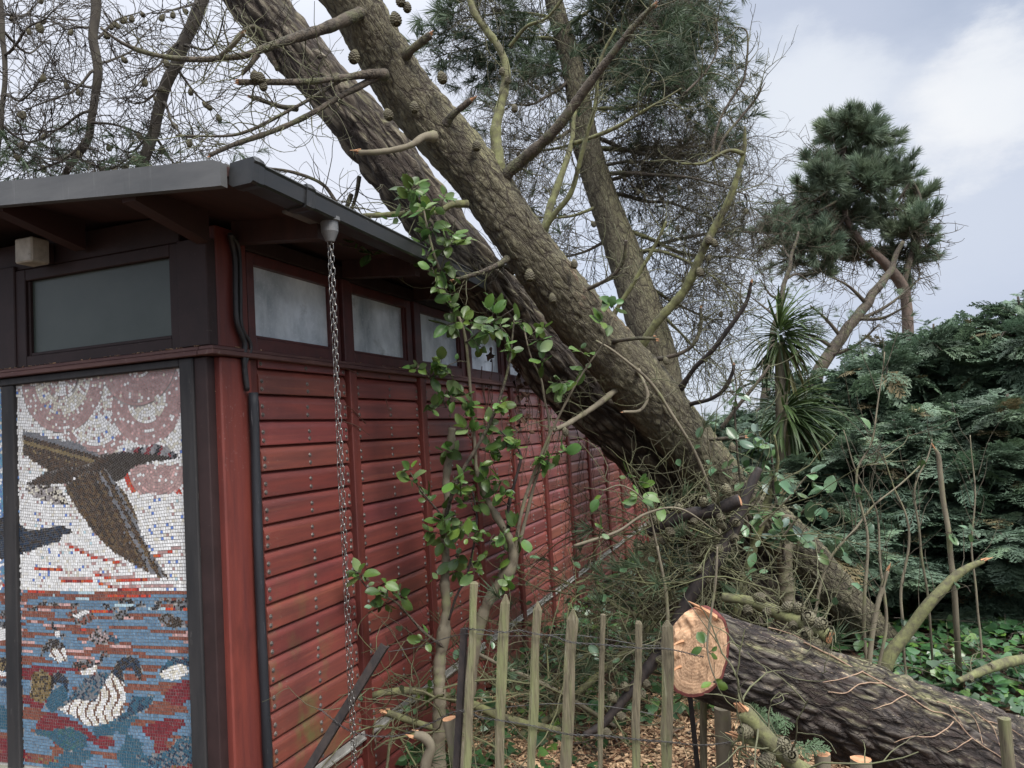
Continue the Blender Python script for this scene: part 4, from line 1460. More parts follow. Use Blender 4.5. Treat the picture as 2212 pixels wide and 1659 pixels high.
# limbs of the nearer trunk: rows are (u, v, depth, width px)
LIMBS = [
    ('stub', [(868, 128, 3.78, 30), (885, 108, 3.72, 19), (905, 92, 3.7, 18), (930, 74, 3.68, 17)], DEADB, True),
    ('stub', [(962, 275, 3.84, 28), (978, 252, 3.8, 16), (1000, 233, 3.77, 15), (1018, 217, 3.75, 14)], DEADB, True),
    ('stub', [(935, 296, 3.82, 26), (915, 298, 3.74, 17), (895, 312, 3.68, 15), (860, 322, 3.64, 14), (815, 328, 3.6, 13), (775, 330, 3.58, 12)], GREYBARK, True),
    ('branch', [(835, 160, 3.72, 26), (800, 158, 3.66, 20), (738, 167, 3.55, 15), (660, 176, 3.45, 14), (590, 178, 3.38, 13), (514, 178, 3.3, 13)], DEADB, True),
    ('branch', [(780, 30, 3.62, 30), (714, 57, 3.5, 25), (634, 86, 3.4, 21), (560, 110, 3.32, 16), (520, 121, 3.3, 15), (433, 125, 3.25, 13), (333, 113, 3.2, 11), (267, 93, 3.15, 8), (217, 62, 3.1, 5)], DEADB, False),
    ('branch', [(560, 120, 3.31, 13), (540, 145, 3.3, 10), (524, 160, 3.3, 8)], DEADB, True),
    ('branch', [(478, 123, 3.28, 11), (505, 100, 3.2, 10), (530, 72, 3.15, 8)], GREYBARK, True),
    ('branch', [(825, 165, 3.72, 20), (780, 188, 3.65, 15), (738, 208, 3.6, 13), (670, 245, 3.52, 13), (617, 271, 3.48, 12), (560, 294, 3.44, 12), (500, 313, 3.4, 11), (454, 331, 3.37, 10)], DEADB, True),
    ('branch', [(735, 175, 3.9, 9), (657, 224, 3.8, 8), (584, 260, 3.74, 8), (540, 280, 3.72, 7), (494, 293, 3.7, 6), (430, 294, 3.66, 5), (380, 292, 3.64, 4)], DEADB, False),
    ('branch', [(1078, 372, 4.0, 30), (1074, 330, 4.02, 28), (1070, 280, 4.04, 25), (1078, 235, 4.06, 22), (1088, 190, 4.08, 20), (1092, 140, 4.1, 18), (1075, 95, 4.12, 17), (1050, 62, 4.14, 17), (1022, 25, 4.16, 16), (1008, -30, 4.18, 14)], MOSS, False),
    ('branch', [(1090, 395, 4.02, 36), (1098, 373, 3.98, 27), (1125, 348, 3.95, 26), (1155, 323, 3.9, 25), (1205, 277, 3.84, 23), (1251, 217, 3.78, 22), (1305, 140, 3.7, 18), (1365, 63, 3.62, 14), (1418, 8, 3.56, 10)], DEADB, True),
    ('branch', [(1172, 520, 4.16, 20), (1182, 480, 4.2, 17), (1191, 443, 4.24, 17), (1211, 383, 4.3, 15), (1235, 312, 4.36, 11), (1242, 250, 4.4, 8), (1262, 215, 4.42, 6), (1290, 180, 4.45, 5)], MOSS, False),
    ('branch', [(1170, 505, 4.15, 18), (1200, 460, 4.1, 13), (1231, 417, 4.06, 12), (1251, 350, 4.02, 11), (1271, 283, 4.0, 10), (1285, 233, 3.98, 9), (1296, 133, 3.94, 7), (1330, 60, 3.9, 5)], MOSS, False),
    ('branch', [(1240, 310, 4.34, 10), (1290, 290, 4.3, 9), (1340, 268, 4.26, 8), (1405, 230, 4.2, 6), (1470, 190, 4.15, 4)], MOSS, False),
    ('branch', [(1098, 100, 4.1, 9), (1135, 60, 4.05, 8), (1180, 40, 4.0, 7), (1220, -10, 3.95, 6)], MOSS, False),
    ('branch', [(1378, 770, 4.55, 26), (1388, 750, 4.52, 20), (1421, 693, 4.46, 19), (1475, 626, 4.4, 20), (1512, 553, 4.34, 19), (1542, 493, 4.3, 17), (1578, 423, 4.26, 15), (1602, 353, 4.22, 12), (1610, 318, 4.2, 10), (1611, 272, 4.18, 5)], MOSS, False),
    ('branch', [(1606, 335, 4.21, 9), (1575, 328, 4.2, 9), (1545, 340, 4.2, 8), (1515, 355, 4.2, 6), (1470, 352, 4.2, 4)], MOSS, False),
    ('branch', [(1322, 690, 4.42, 16), (1336, 664, 4.38, 11), (1365, 618, 4.34, 10), (1404, 553, 4.3, 8), (1440, 480, 4.26, 6)], MOSS, False),
    ('branch', [(1470, 842, 4.7, 16), (1480, 826, 4.66, 12), (1502, 793, 4.6, 11), (1542, 753, 4.52, 11), (1585, 693, 4.44, 10), (1612, 650, 4.4, 9), (1623, 609, 4.36, 7)], IRON, True),
    ('branch', [(1478, 880, 4.75, 12), (1500, 873, 4.7, 9), (1535, 864, 4.62, 9), (1565, 843, 4.56, 9), (1582, 806, 4.52, 8), (1584, 786, 4.5, 7)], IRON, True),
    ('branch', [(1408, 778, 4.6, 14), (1440, 772, 4.55, 9), (1475, 760, 4.5, 9), (1500, 740, 4.47, 9), (1515, 706, 4.45, 8), (1516, 663, 4.43, 7)], DEADB, True),
    ('branch', [(1560, 925, 5.0, 10), (1590, 885, 4.95, 8), (1640, 820, 4.9, 7), (1660, 790, 4.9, 5)], DEADB, False),
    ('branch', [(1010, 440, 3.96, 20), (975, 440, 3.92, 14), (938, 457, 3.9, 13), (860, 463, 3.86, 12), (758, 467, 3.8, 11)], MOSS, True),
    ('branch', [(1095, 560, 4.05, 18), (1075, 572, 4.0, 12), (1024, 593, 3.92, 11), (975, 609, 3.88, 9)], DEADB, True),
    ('branch', [(1250, 634, 4.25, 15), (1262, 629, 4.2, 10), (1290, 615, 4.15, 9), (1321, 596, 4.1, 9), (1345, 565, 4.05, 8), (1352, 520, 4.0, 7)], DEADB, False),
    ('branch', [(1350, 835, 4.5, 20), (1328, 843, 4.45, 14), (1295, 868, 4.38, 13), (1258, 896, 4.3, 12), (1225, 918, 4.22, 11), (1192, 933, 4.16, 10)], GREYBARK, True),
    ('stub', [(1325, 738, 4.3, 14), (1338, 736, 4.2, 9), (1375, 732, 4.12, 9), (1418, 733, 4.05, 8)], DEADB, True),
    ('stub', [(1375, 800, 4.4, 12), (1388, 823, 4.3, 8), (1398, 858, 4.26, 8), (1382, 887, 4.24, 7), (1345, 890, 4.22, 6)], GREYBARK, True),
    ('branch', [(1290, 735, 4.2, 5), (1330, 760, 4.15, 5), (1400, 825, 4.15, 7), (1450, 895, 4.2, 7), (1500, 980, 4.25, 7), (1540, 1080, 4.3, 7), (1560, 1180, 4.3, 6)], GREYBARK, False),
    ('branch', [(1540, 345, 4.2, 8), (1543, 300, 4.2, 7), (1558, 250, 4.2, 6), (1585, 205, 4.2, 6), (1606, 165, 4.2, 5), (1613, 83, 4.2, 4), (1604, 62, 4.2, 3), (1586, 60, 4.2, 2)], DEADB, False),
    ('branch', [(1545, 340, 4.2, 8), (1562, 300, 4.2, 6), (1602, 253, 4.2, 6), (1635, 213, 4.2, 5), (1655, 177, 4.2, 2)], DEADB, False),
    ('branch', [(1480, 200, 4.2, 6), (1520, 160, 4.2, 5), (1545, 120, 4.2, 4), (1551, 80, 4.2, 3), (1548, 40, 4.2, 2)], DEADB, False),
    ('stub', [(1500, 950, 4.85, 12), (1540, 950, 4.8, 8), (1575, 947, 4.75, 8), (1610, 945, 4.7, 7)], DEADB, True),
]
limbA = []
for nm, rows, mm, br in LIMBS:
    p, r = branch(treeA, nm, rows, mm, broken=br)
    limbA.append((p, r))
# side twigs of those limbs
m = MB()
for (p, r), (nm, rows, mm, br) in zip(limbA, LIMBS):
    if nm == 'stub':
        continue
    L = np.linalg.norm(np.diff(p, axis=0), axis=1).sum()
    pol = p[None]
    q, d, _ = along(pol, int(5 + L * 15), 0.25, 0.98)
    P1, _ = grow(q, spread(d, 1.0) + np.array([0, 0, 0.15]), RNG.uniform(0.12, 0.42, len(q)), 9, 0.5, (0, 0, 0.2), 1.4)
    tubes(m, P1, RNG.uniform(0.0024, 0.004, len(q)), np.full(len(q), 0.0012), 4)
    q2, d2, _ = along(P1, 2, 0.3, 1.0)
    P2, _ = grow(q2, spread(d2, 0.8), RNG.uniform(0.06, 0.2, len(q2)), 7, 0.5, (0, 0, 0.1), 1.2)
    tubes(m, P2, np.full(len(q2), 0.0017), np.full(len(q2), 0.0008), 3)
m.build('side_twigs', [TWIGG], treeA)
# cones sitting on the trunk
for (u, v, s) in ((768, 123, 1.1), (851, 42, 1.15), (894, 234, 1.0), (951, 170, 1.0), (1031, 317, .95), (1143, 595, 1.0), (1191, 648, .9), (1218, 937, .8), (1110, 240, .7), (1095, 180, .7), (1085, 160, .7),
                  (862, 5, .9), (880, 20, .9), (1508, 592, .8), (1530, 522, .8), (1538, 530, .8), (1580, 970, .9), (1435, 785, .8), (1240, 575, .8), (562, 172, .9), (550, 168, .8), (568, 190, .8), (835, 250, .9)):
    i = on(pA, u, v)
    q = (pA[i] - CAMO) @ CAMR
    dd = pA[i][1] - rA[i] * 0.98
    best = None
    for (p, r) in limbA:
        jx = on(p, u, v)
        c = (p[jx] - CAMO) @ CAMR
        e = math.hypot(CX + F_PX * c[0] / -c[2] - u, CY - F_PX * c[1] / -c[2] - v)
        if e < 25 and (best is None or e < best[0]):
            best = (e, p[jx][1] - r[jx])
    if best:
        dd = best[1]
    pos = P(u, v - 14, dd - 0.005)
    cone_obj(treeA, pos, nrm(np.array([random.uniform(-.2, .3), -0.35, -1.0])), s * random.uniform(0.8, 1.0))

# limbs of the rear trunk
for nm, rows, mm, br in [
    ('branch', [(640, 235, 4.3, 14), (600, 228, 4.2, 10), (540, 210, 4.15, 8)], DEADB, True),
    ('branch', [(600, 150, 4.35, 12), (560, 60, 4.3, 9), (520, 70, 4.25, 8), (490, 110, 4.2, 6)], DEADB, False),
    ('stub', [(1110, 590, 4.4, 12), (1090, 575, 4.35, 9), (1060, 578, 4.3, 8)], DEADB, True),
    ('branch', [(760, 420, 4.5, 12), (740, 455, 4.5, 9), (700, 400, 4.5, 8), (640, 372, 4.5, 7), (565, 362, 4.5, 5)], DEADB, False),
    ('branch', [(775, 380, 4.5, 10), (768, 420, 4.5, 8), (752, 470, 4.5, 7)], DEADB, False)]:
    p, r = branch(treeB, nm, rows, mm, broken=br)
    m = MB()
    q, d, _ = along(p[None], 18, 0.2, 0.98)
    P1, _ = grow(q, spread(d, 1.0), RNG.uniform(0.15, 0.5, len(q)), 9, 0.5, (0, 0, -.1), 1.6)
    tubes(m, P1, RNG.uniform(0.002, 0.0036, len(q)), np.full(len(q), 0.001), 4)
    m.build('side_twigs', [TWIG], treeB)

# ------------------------------------------------------------------ pines behind
T_NEAR = [tuft_tpl(30, 0.12, 0.0028, 0.95, s) for s in (1, 2, 3)]
T_MID = [tuft_tpl(26, 0.13, 0.0045, 1.0, s) for s in (4, 5, 6)]
T_FAR = [tuft_tpl(20, 0.27, 0.011, 0.85, s) for s in (7, 8, 9)]


def twig_crown(par, limbs, n1, l1, n2, l2, r1, r2, twm, needle=None, tpl=None, prob=None, size=1.0, bias=(0, 0, -0.1), cones=0, n3=0):
    """limbs: list of (spine, radii). sub-branches, twigs and needle tufts around them, as parts of par"""
    m = MB()
    tips, tdirs, mids = [], [], []
    for (p, r) in limbs:
        L = np.linalg.norm(np.diff(p, axis=0), axis=1).sum()
        k = max(2, int(n1 * L))
        q, d, u = along(p[None], k, 0.12, 1.0)
        P1, e1 = grow(q, spread(d, 0.95), RNG.uniform(*l1, k) * (1.15 - 0.6 * u), 9, 0.35, bias, 1.2)
        c = RNG.uniform(0.7, 1.2, (k, 1)) * np.ones(3)
        tubes(m, P1, RNG.uniform(0.6, 1.0, k) * r1, np.full(k, r1 * 0.4), 4, col=c)
        q2, d2, _ = along(P1, n2, 0.2, 1.0)
        P2, e2 = grow(q2, spread(d2, 0.8), RNG.uniform(*l2, len(q2)), 7, 0.45, bias, 1.6)
        tubes(m, P2, np.full(len(q2), r2), np.full(len(q2), r2 * 0.45), 3, col=RNG.uniform(0.7, 1.2, (len(q2), 1)) * np.ones(3))
        tips += [P1[:, -1], P2[:, -1]]
        tdirs += [e1, e2]
        mids.append(P1)
        if n3:
            q3, d3, _ = along(P2, n3, 0.2, 1.0)
            P3, e3 = grow(q3, spread(d3, 0.8), RNG.uniform(*l2, len(q3)) * 0.6, 6, 0.4, bias, 1.6)
            tubes(m, P3, np.full(len(q3), r2 * 0.7), np.full(len(q3), r2 * 0.35), 3, col=RNG.uniform(0.7, 1.2, (len(q3), 1)) * np.ones(3))
            tips.append(P3[:, -1])
            tdirs.append(e3)
    m.build('twigs', [twm], par)['kind'] = 'stuff'
    tips, tdirs = np.concatenate(tips), np.concatenate(tdirs)
    if needle is not None:
        k = RNG.random(len(tips)) < prob(tips)
        if k.any():
            m = MB()
            tp = tips[k]
            c = np.array([0.9 + 0.35 * noise.noise(Vector((*(q * 2.2),))) for q in tp])[:, None] * RNG.uniform(0.75, 1.25, (len(tp), 1)) * np.ones(3)
            tufts(m, tpl, tp, tdirs[k] + np.array([0, 0, 0.25]), size * RNG.uniform(0.75, 1.2, len(tp)), c)
            m.build('needles', [needle], par)
    return mids


def to_px(q):
    c = (np.asarray(q) - CAMO) @ CAMR
    return CX + F_PX * c[..., 0] / -c[..., 2], CY - F_PX * c[..., 1] / -c[..., 2]


# standing pine right behind the fallen ones
treeC = tree('standing_pine', P(1475, 1130, 6.9), 'standing curved pine trunk behind the two fallen trunks, full of fine bare twigs', 'tree')
pC, rC = px_spine([(1165, -140, 7.2, 34), (1195, 0, 7.2, 40), (1238, 150, 7.15, 50), (1264, 300, 7.1, 60), (1302, 425, 7.05, 66), (1350, 560, 7.0, 76), (1393, 690, 6.95, 86), (1430, 830, 6.9, 90), (1475, 1130, 6.9, 100)], 260)
m = MB()
bark_tube(m, pC, rC, 56, 0.010, (0.040, 0.13), 21.0)
m.build('trunk', [BARK], treeC)
limbs = []
rngC = random.Random(5)
spec = [((1205, 40), (1010, 40), 0.0), ((1215, 90), (960, 120), .3), ((1225, 110), (1130, 150), .4), ((1240, 160), (1080, 230), -.4), ((1215, 60), (1400, 20), .3), ((1230, 130), (1450, 60), -.4),
        ((1245, 180), (1530, 140), 0.4), ((1255, 240), (1500, 230), -.5), ((1262, 290), (1545, 330), .5), ((1265, 300), (1100, 320), .2), ((1280, 360), (1490, 385), 0), ((1285, 380), (1620, 420), -.5),
        ((1300, 420), (1560, 480), .6), ((1320, 480), (1640, 560), .2), ((1330, 510), (1170, 560), .3), ((1340, 540), (1600, 640), -.4), ((1360, 600), (1560, 700), .6), ((1375, 640), (1530, 780), 0),
        ((1310, 440), (1120, 470), -.3), ((1190, 0), (1330, -60), .2), ((1190, 10), (1060, -50), .3), ((1255, 260), (1050, 380), -.5), ((1290, 400), (1480, 300), .7), ((1270, 320), (1620, 300), .8),
        ((1225, 100), (1540, 20), .6), ((1240, 150), (1380, 240), .5), ((1345, 560), (1650, 500), .5)]
for (a, b, dz) in spec:
    i = on(pC, *a)
    s0 = pC[i]
    e = P(b[0], b[1], s0[1] + dz)
    mid = (s0 + e) / 2 + np.array([0, 0, rngC.uniform(-.12, .15)])
    L = np.linalg.norm(e - s0)
    p = spline([s0, mid, e], 14)
    r = np.linspace(0.012 + 0.008 * L, 0.005, 14)
    for j in range(1, 14):
        p[j] += 0.03 * np.array(nvec(Vector((*(p[j] * 3),))))
    mb = MB()
    mb.tube(p, r, 6)
    mb.build('branch', [DEADB if rngC.random() < .5 else MOSS], treeC)
    limbs.append((p, r))


def probC(q):
    x, y = to_px(q)
    a = np.array([noise.noise(Vector((*(w_ * 1.6),))) for w_ in q])
    top = np.clip((330 - y) / 200, 0, 1)
    gap = np.exp(-(((x - 1180) / 110) ** 2 + ((y - 330) / 120) ** 2))
    return np.clip(top * (0.22 + 1.35 * a) - gap * 0.6, 0, 0.8) + 0.015 * (y < 520)


mids = twig_crown(treeC, limbs, 30, (0.25, 0.8), 7, (0.12, 0.4), 0.005, 0.0028, TWIG, NEEDLE, T_MID, probC, 1.1, (0, 0, -0.15), n3=2)
for k in range(46):
    pm = mids[rngC.randrange(len(mids))]
    q = pm[rngC.randrange(len(pm)), rngC.randrange(2, 8)]
    cone_obj(treeC, q, nrm(np.array([rngC.uniform(-.5, .5), rngC.uniform(-.5, .5), -1])), rngC.uniform(0.6, 0.85))

# thin dark pines beyond the shed, top left
for idx, (rows, lab) in enumerate((
        ([(230, -90, 8.4, 22), (208, 0, 8.4, 22), (203, 83, 8.4, 20), (212, 150, 8.4, 20), (201, 233, 8.45, 17), (181, 317, 8.5, 16), (140, 377, 8.5, 15), (105, 450, 8.6, 18), (80, 700, 8.7, 22)], 'dark bent pine stem rising behind the shed, second from the left edge'),
        ([(470, -90, 8.3, 30), (437, 0, 8.3, 29), (403, 77, 8.3, 28), (367, 167, 8.35, 26), (333, 267, 8.4, 24), (307, 357, 8.4, 24), (280, 480, 8.5, 25), (240, 800, 8.6, 28)], 'thickest of the dark pine stems behind the shed, leaning right beside the fallen trunk'),
        ([(-10, -60, 8.2, 12), (3, 67, 8.2, 12), (13, 140, 8.2, 11), (10, 207, 8.2, 11), (3, 267, 8.2, 10), (-20, 420, 8.3, 12), (-40, 700, 8.3, 14)], 'thin dark cone-laden pine stem at the far left edge above the roof'))):
    p, r = px_spine(rows, 60, 0.03, idx * 7.0)
    tr_ = tree('bare_pine', tuple(p[-1][:2]) + (0,), lab, 'tree', 'dark bare pines behind the shed')
    p[-1][2] = -0.05
    m = MB()
    m.tube(p, r, 10)
    m.build('trunk', [DARKBARK], tr_)
    limbs = []
    rr_ = random.Random(20 + idx)
    ends = {0: [((205, 60), (90, 40)), ((203, 90), (300, 20)), ((212, 150), (60, 240)), ((205, 200), (95, 165)), ((200, 230), (20, 255)), ((195, 260), (330, 300)), ((188, 300), (60, 330)), ((210, 130), (330, 60)), ((165, 345), (300, 330)), ((180, 320), (0, 350))],
            1: [((437, 0), (330, 30)), ((420, 40), (340, 120)), ((400, 85), (280, 200)), ((380, 140), (470, 250)), ((367, 165), (250, 210)), ((350, 215), (430, 300)), ((335, 265), (240, 310)), ((325, 290), (420, 350)), ((395, 100), (500, 20)), ((310, 340), (200, 370))],
            2: [((3, 60), (110, 90)), ((10, 120), (120, 20)), ((10, 200), (100, 140)), ((5, 260), (110, 290)), ((0, 280), (90, 350)), ((3, 30), (100, -20))]}[idx]
    for a, b in ends:
        i = on(p, *a)
        s0 = p[i]
        e = P(b[0], b[1], s0[1] + rr_.uniform(-.9, .9))
        sp = spline([s0, (s0 + e) / 2 + np.array([0, 0, rr_.uniform(-.25, .05)]), e], 12)
        for j in range(1, 12):
            sp[j] += 0.05 * np.array(nvec(Vector((*(sp[j] * 2.5),))))
        r_ = np.linspace(0.018, 0.006, 12)
        mb = MB()
        mb.tube(sp, r_, 5)
        mb.build('branch', [DARKBARK], tr_)
        limbs.append((sp, r_))

    def probL(q):
        x, y = to_px(q)
        return np.clip(0.06 + (y - 265) / 160.0, 0.0, 0.6) * (np.array([noise.noise(Vector((*(w_ * 1.3),))) for w_ in q]) > -0.12)
    mids = twig_crown(tr_, limbs, 12, (0.30, 0.95), 5, (0.18, 0.6), 0.0075, 0.0046, TWIGD, NEEDLE, T_MID, probL, 1.15, (0, 0, -0.12), n3=0)
    for k in range((20, 22, 10)[idx]):
        pm = limbs[rr_.randrange(len(limbs))][0]
        q = pm[rr_.randrange(2, 12)] + np.array([0, 0, -.02])
        cone_obj(tr_, q, nrm(np.array([rr_.uniform(-.8, .8), rr_.uniform(-.5, .5), -0.8])), rr_.uniform(0.95, 1.3))

# far bushy pine
treeF = tree('tall_pine', P(1965, 1100, 22), 'tall bushy pine with forked trunk standing alone against the sky', 'tree')
F1, FR1 = px_spine([(1968, 1100, 22, 30), (1962, 740, 22, 24), (1957, 650, 22, 22), (1946, 612, 22, 24), (1905, 562, 21.8, 19), (1862, 524, 21.7, 16), (1828, 470, 21.6, 13), (1818, 400, 21.6, 10), (1824, 320, 21.6, 7), (1830, 232, 21.6, 3)], 70)
F2, FR2 = px_spine([(1948, 618, 22, 18), (1958, 585, 22, 15), (1975, 530, 22.2, 12), (1990, 470, 22.3, 9), (1985, 420, 22.4, 7), (1960, 370, 22.4, 4)], 30)
m = MB()
m.tube(F1, FR1, 12)
m.build('trunk', [mat('warm_pine_bark', (0.14, 0.105, 0.085), (0.085, 0.065, 0.055), 5, rough=0.9, bump=0.6, bscale=16, bdist=0.03)], treeF)
m = MB()
m.tube(F2, FR2, 10)
m.build('branch', [DEADB], treeF)
rF = random.Random(3)
clumps = [(1830, 262, 28, 40, 90), (1800, 300, 40, 50, 140), (1862, 290, 40, 50, 150), (1905, 320, 45, 50, 150), (1935, 300, 24, 26, 45), (1765, 380, 42, 36, 130), (1720, 400, 26, 24, 55), (1830, 380, 60, 60, 300), (1900, 400, 60, 55, 240), (1960, 380, 42, 48, 150),
          (1985, 430, 32, 60, 130), (2005, 470, 24, 50, 60), (1760, 470, 50, 46, 190), (1705, 490, 42, 34, 150), (1680, 525, 40, 34, 130), (1740, 530, 50, 34, 150), (1820, 480, 60, 50, 260), (1880, 490, 50, 40, 150), (1950, 500, 45, 50, 120), (1985, 560, 36, 40, 60), (1795, 545, 50, 30, 110),
          (1660, 470, 20, 16, 26), (2030, 520, 16, 20, 14), (1700, 440, 22, 18, 34), (1745, 345, 22, 20, 40), (1652, 505, 34, 28, 110), (1690, 562, 48, 24, 100), (1765, 590, 50, 24, 80), (1955, 600, 46, 44, 60), (1905, 560, 50, 30, 80), (1850, 560, 40, 26, 70)]
tp, td, lims, FSUB = [], [], [], []
allF = np.vstack([F1[18:], F2[4:]])
for (u, v, ru, rv, n) in clumps:
    n = int(n * .78)
    rv = rv * .72
    ru = ru * 1.06
    c = P(u, v, 21.7 + rF.uniform(-1.6, 1.6))
    i = np.argmin(np.linalg.norm(allF - c + np.array([0, 0, -0.7]), axis=1))
    s0 = allF[i]
    sp = spline([s0, (s0 * .45 + c * .55) + np.array([0, 0, -0.25]), c], 12)
    r_ = np.linspace(0.05, 0.014, 12)
    lims.append((sp, r_))
    k = 21.7 / F_PX
    nb_ = max(6, int(n / 3.4))
    q, dq, _ = along(sp[None], nb_, 0.45, 1.0)
    off = RNG.normal(0, 1, (nb_, 3)) * np.array([1, 1, .55]) + np.array([0, 0, .35]) + 0.5 * dq
    P1, e1 = grow(q, off, np.minimum(1.5, (ru + rv) * .5 * k) * RNG.uniform(.7, 1.5, nb_), 9, .35, (0, 0, .45), .8)
    FSUB.append(P1)
    q, dq, _ = along(P1, 6, 0.30, 1.0)
    tp += [q, P1[:, -1]]
    td += [dq + np.array([0, 0, .35]) + .5 * rdir(len(q)), e1 + np.array([0, 0, .3])]
tp, td = np.concatenate(tp), np.concatenate(td)
for sp, r_ in lims:
    mb = MB()
    mb.tube(sp, r_, 5)
    mb.build('branch', [DEADB], treeF)
m = MB()
k = len(tp)
q0 = tp - 0.5 * td / np.linalg.norm(td, axis=1)[:, None]
for P1 in FSUB:
    tubes(m, P1, np.full(len(P1), 0.024), np.full(len(P1), 0.010), 4)
lowl = [(s_, r_) for s_, r_ in lims[13:]]
for (p, r) in lowl + [(F2, FR2)]:
    q, d, _ = along(p[None], 22, 0.1, 1.0)
    P1, e1 = grow(q, spread(d, 1.0), RNG.uniform(0.4, 1.3, 22), 8, 0.4, (0, 0, -.2), 1.6)
    tubes(m, P1, np.full(22, 0.016), np.full(22, 0.006), 3)
    q, d, _ = along(P1, 3, 0.2, 1.0)
    P1, e1 = grow(q, spread(d, 0.9), RNG.uniform(0.2, 0.6, len(q)), 6, 0.4, (0, 0, -.2), 1.6)
    tubes(m, P1, np.full(len(q), 0.010), np.full(len(q), 0.005), 3)
m.build('twigs', [TWIG], treeF)['kind'] = 'stuff'
m = MB()
c = np.array([0.95 + 0.5 * noise.noise(Vector((*(q * 0.9),))) for q in tp])[:, None] * RNG.uniform(0.7, 1.25, (len(tp), 1)) * np.ones(3)
tufts(m, T_FAR, tp, td, RNG.uniform(0.9, 1.45, len(tp)), c)
m.build('needles', [NEEDLEF], treeF)


def thin_tree(name, rows, lab, ends, prob, n1, l1, size, seed, needle=NEEDLEF, tpl=T_FAR, tw=(0.012, 0.007)):
    p, r = px_spine(rows, 50, 0.05, seed)
    o = tree(name, tuple(p[0][:2]) + (-0.1,), lab, 'tree')
    m = MB()
    m.tube(p, r, 10)
    m.build('trunk', [DEADB], o)
    rs = random.Random(int(seed))
    lim = []
    for a, b in ends:
        s0 = p[on(p, *a)]
        e = P(b[0], b[1], s0[1] + rs.uniform(-.8, .8))
        sp = spline([s0, (s0 + e) / 2 + np.array([0, 0, rs.uniform(-.2, .2)]), e], 10)
        mb = MB()
        mb.tube(sp, np.linspace(r.mean() * .45, r.mean() * .15, 10), 5)
        mb.build('branch', [DEADB], o)
        lim.append((sp, None))
    twig_crown(o, lim, n1, l1, 4, (l1[0] * .5, l1[1] * .5), tw[0], tw[1], TWIG, needle, tpl, prob, size, (0, 0, 0.0))
    return o


thin_tree('leaning_pine', [(1700, 960, 19, 30), (1770, 800, 19, 27), (1830, 712, 19.3, 23), (1890, 632, 19.6, 19), (1925, 580, 20, 14), (1950, 520, 20, 8)],
          'slanting pine trunk behind the cabbage palm, reaching up under the tall bushy pine',
          [((1790, 770), (1900, 700)), ((1820, 725), (1750, 660)), ((1850, 690), (1960, 660)), ((1870, 660), (1800, 600)), ((1800, 755), (1720, 720)), ((1840, 700), (1990, 600))],
          lambda q: np.full(len(q), 0.10), 9, (0.4, 1.0), 0.8, 31)
thin_tree('slender_pine', [(1655, 1150, 15, 22), (1650, 900, 15, 20), (1665, 760, 15, 16), (1690, 640, 15.2, 11), (1710, 560, 15.4, 8), (1726, 500, 15.5, 4)],
          'slender scruffy pine with small needle clumps behind the cabbage palm',
          [((1690, 640), (1640, 600)), ((1700, 600), (1750, 610)), ((1680, 690), (1620, 640)), ((1710, 560), (1690, 530)), ((1668, 750), (1600, 800)), ((1655, 820), (1580, 850)), ((1652, 880), (1570, 920)), ((1652, 900), (1610, 960)), ((1650, 960), (1560, 1000)),
           ((1660, 780), (1720, 760)), ((1650, 1000), (1600, 1060))],
          lambda q: np.full(len(q), 0.42), 7, (0.25, 0.7), 0.62, 37)
# ------------------------------------------------------------------ cypresses


def frond_tpl(seed, n=9):
    """flat feathery spray, y outward, drooping tip"""
    rg = np.random.default_rng(seed)
    v, f = [], []

    def quad(a, b, w0, w1, nrm_):
        x = nrm(np.cross(b - a, nrm_))
        i = len(v)
        v.extend([a - x * w0, a + x * w0, b + x * w1, b - x * w1])
        f.append((i, i + 1, i + 2, i + 3))
    up = np.array([0, 0, 1.0])
    pt = lambda t: np.array([0.0, t, 0.10 * t - 0.42 * t * t])
    for i in range(n):
        t = (i + 0.6) / n
        a = pt(t)
        L = 0.42 * (1 - t) ** 0.7 * (0.6 + 0.4 * min(1, t * 4)) + 0.06
        for s in (-1, 1):
            ang = math.radians(rg.uniform(38, 58))
            d = np.array([s * math.sin(ang), math.cos(ang), rg.uniform(-0.45, 0.05)])
            l = L * rg.uniform(0.75, 1.15)
            e = a + d * l
            quad(a, e, 0.020, 0.012, up + rg.normal(0, .25, 3))
            for q in (0.3, 0.5, 0.7, 0.9):
                b = a + d * l * q
                for s2 in (-1, 1):
                    d2 = np.array([s * math.sin(ang + s2 * .75), math.cos(ang + s2 * .75), rg.uniform(-.6, .1)])
                    quad(b, b + d2 * l * 0.34 * rg.uniform(.7, 1.2), 0.024, 0.008, up + rg.normal(0, .35, 3))
    for i in range(4):
        quad(pt(i / 4), pt((i + 1) / 4), 0.014, 0.012, up)
    return np.array(v), np.array(f)


FR = [frond_tpl(s) for s in (1, 2, 3)]


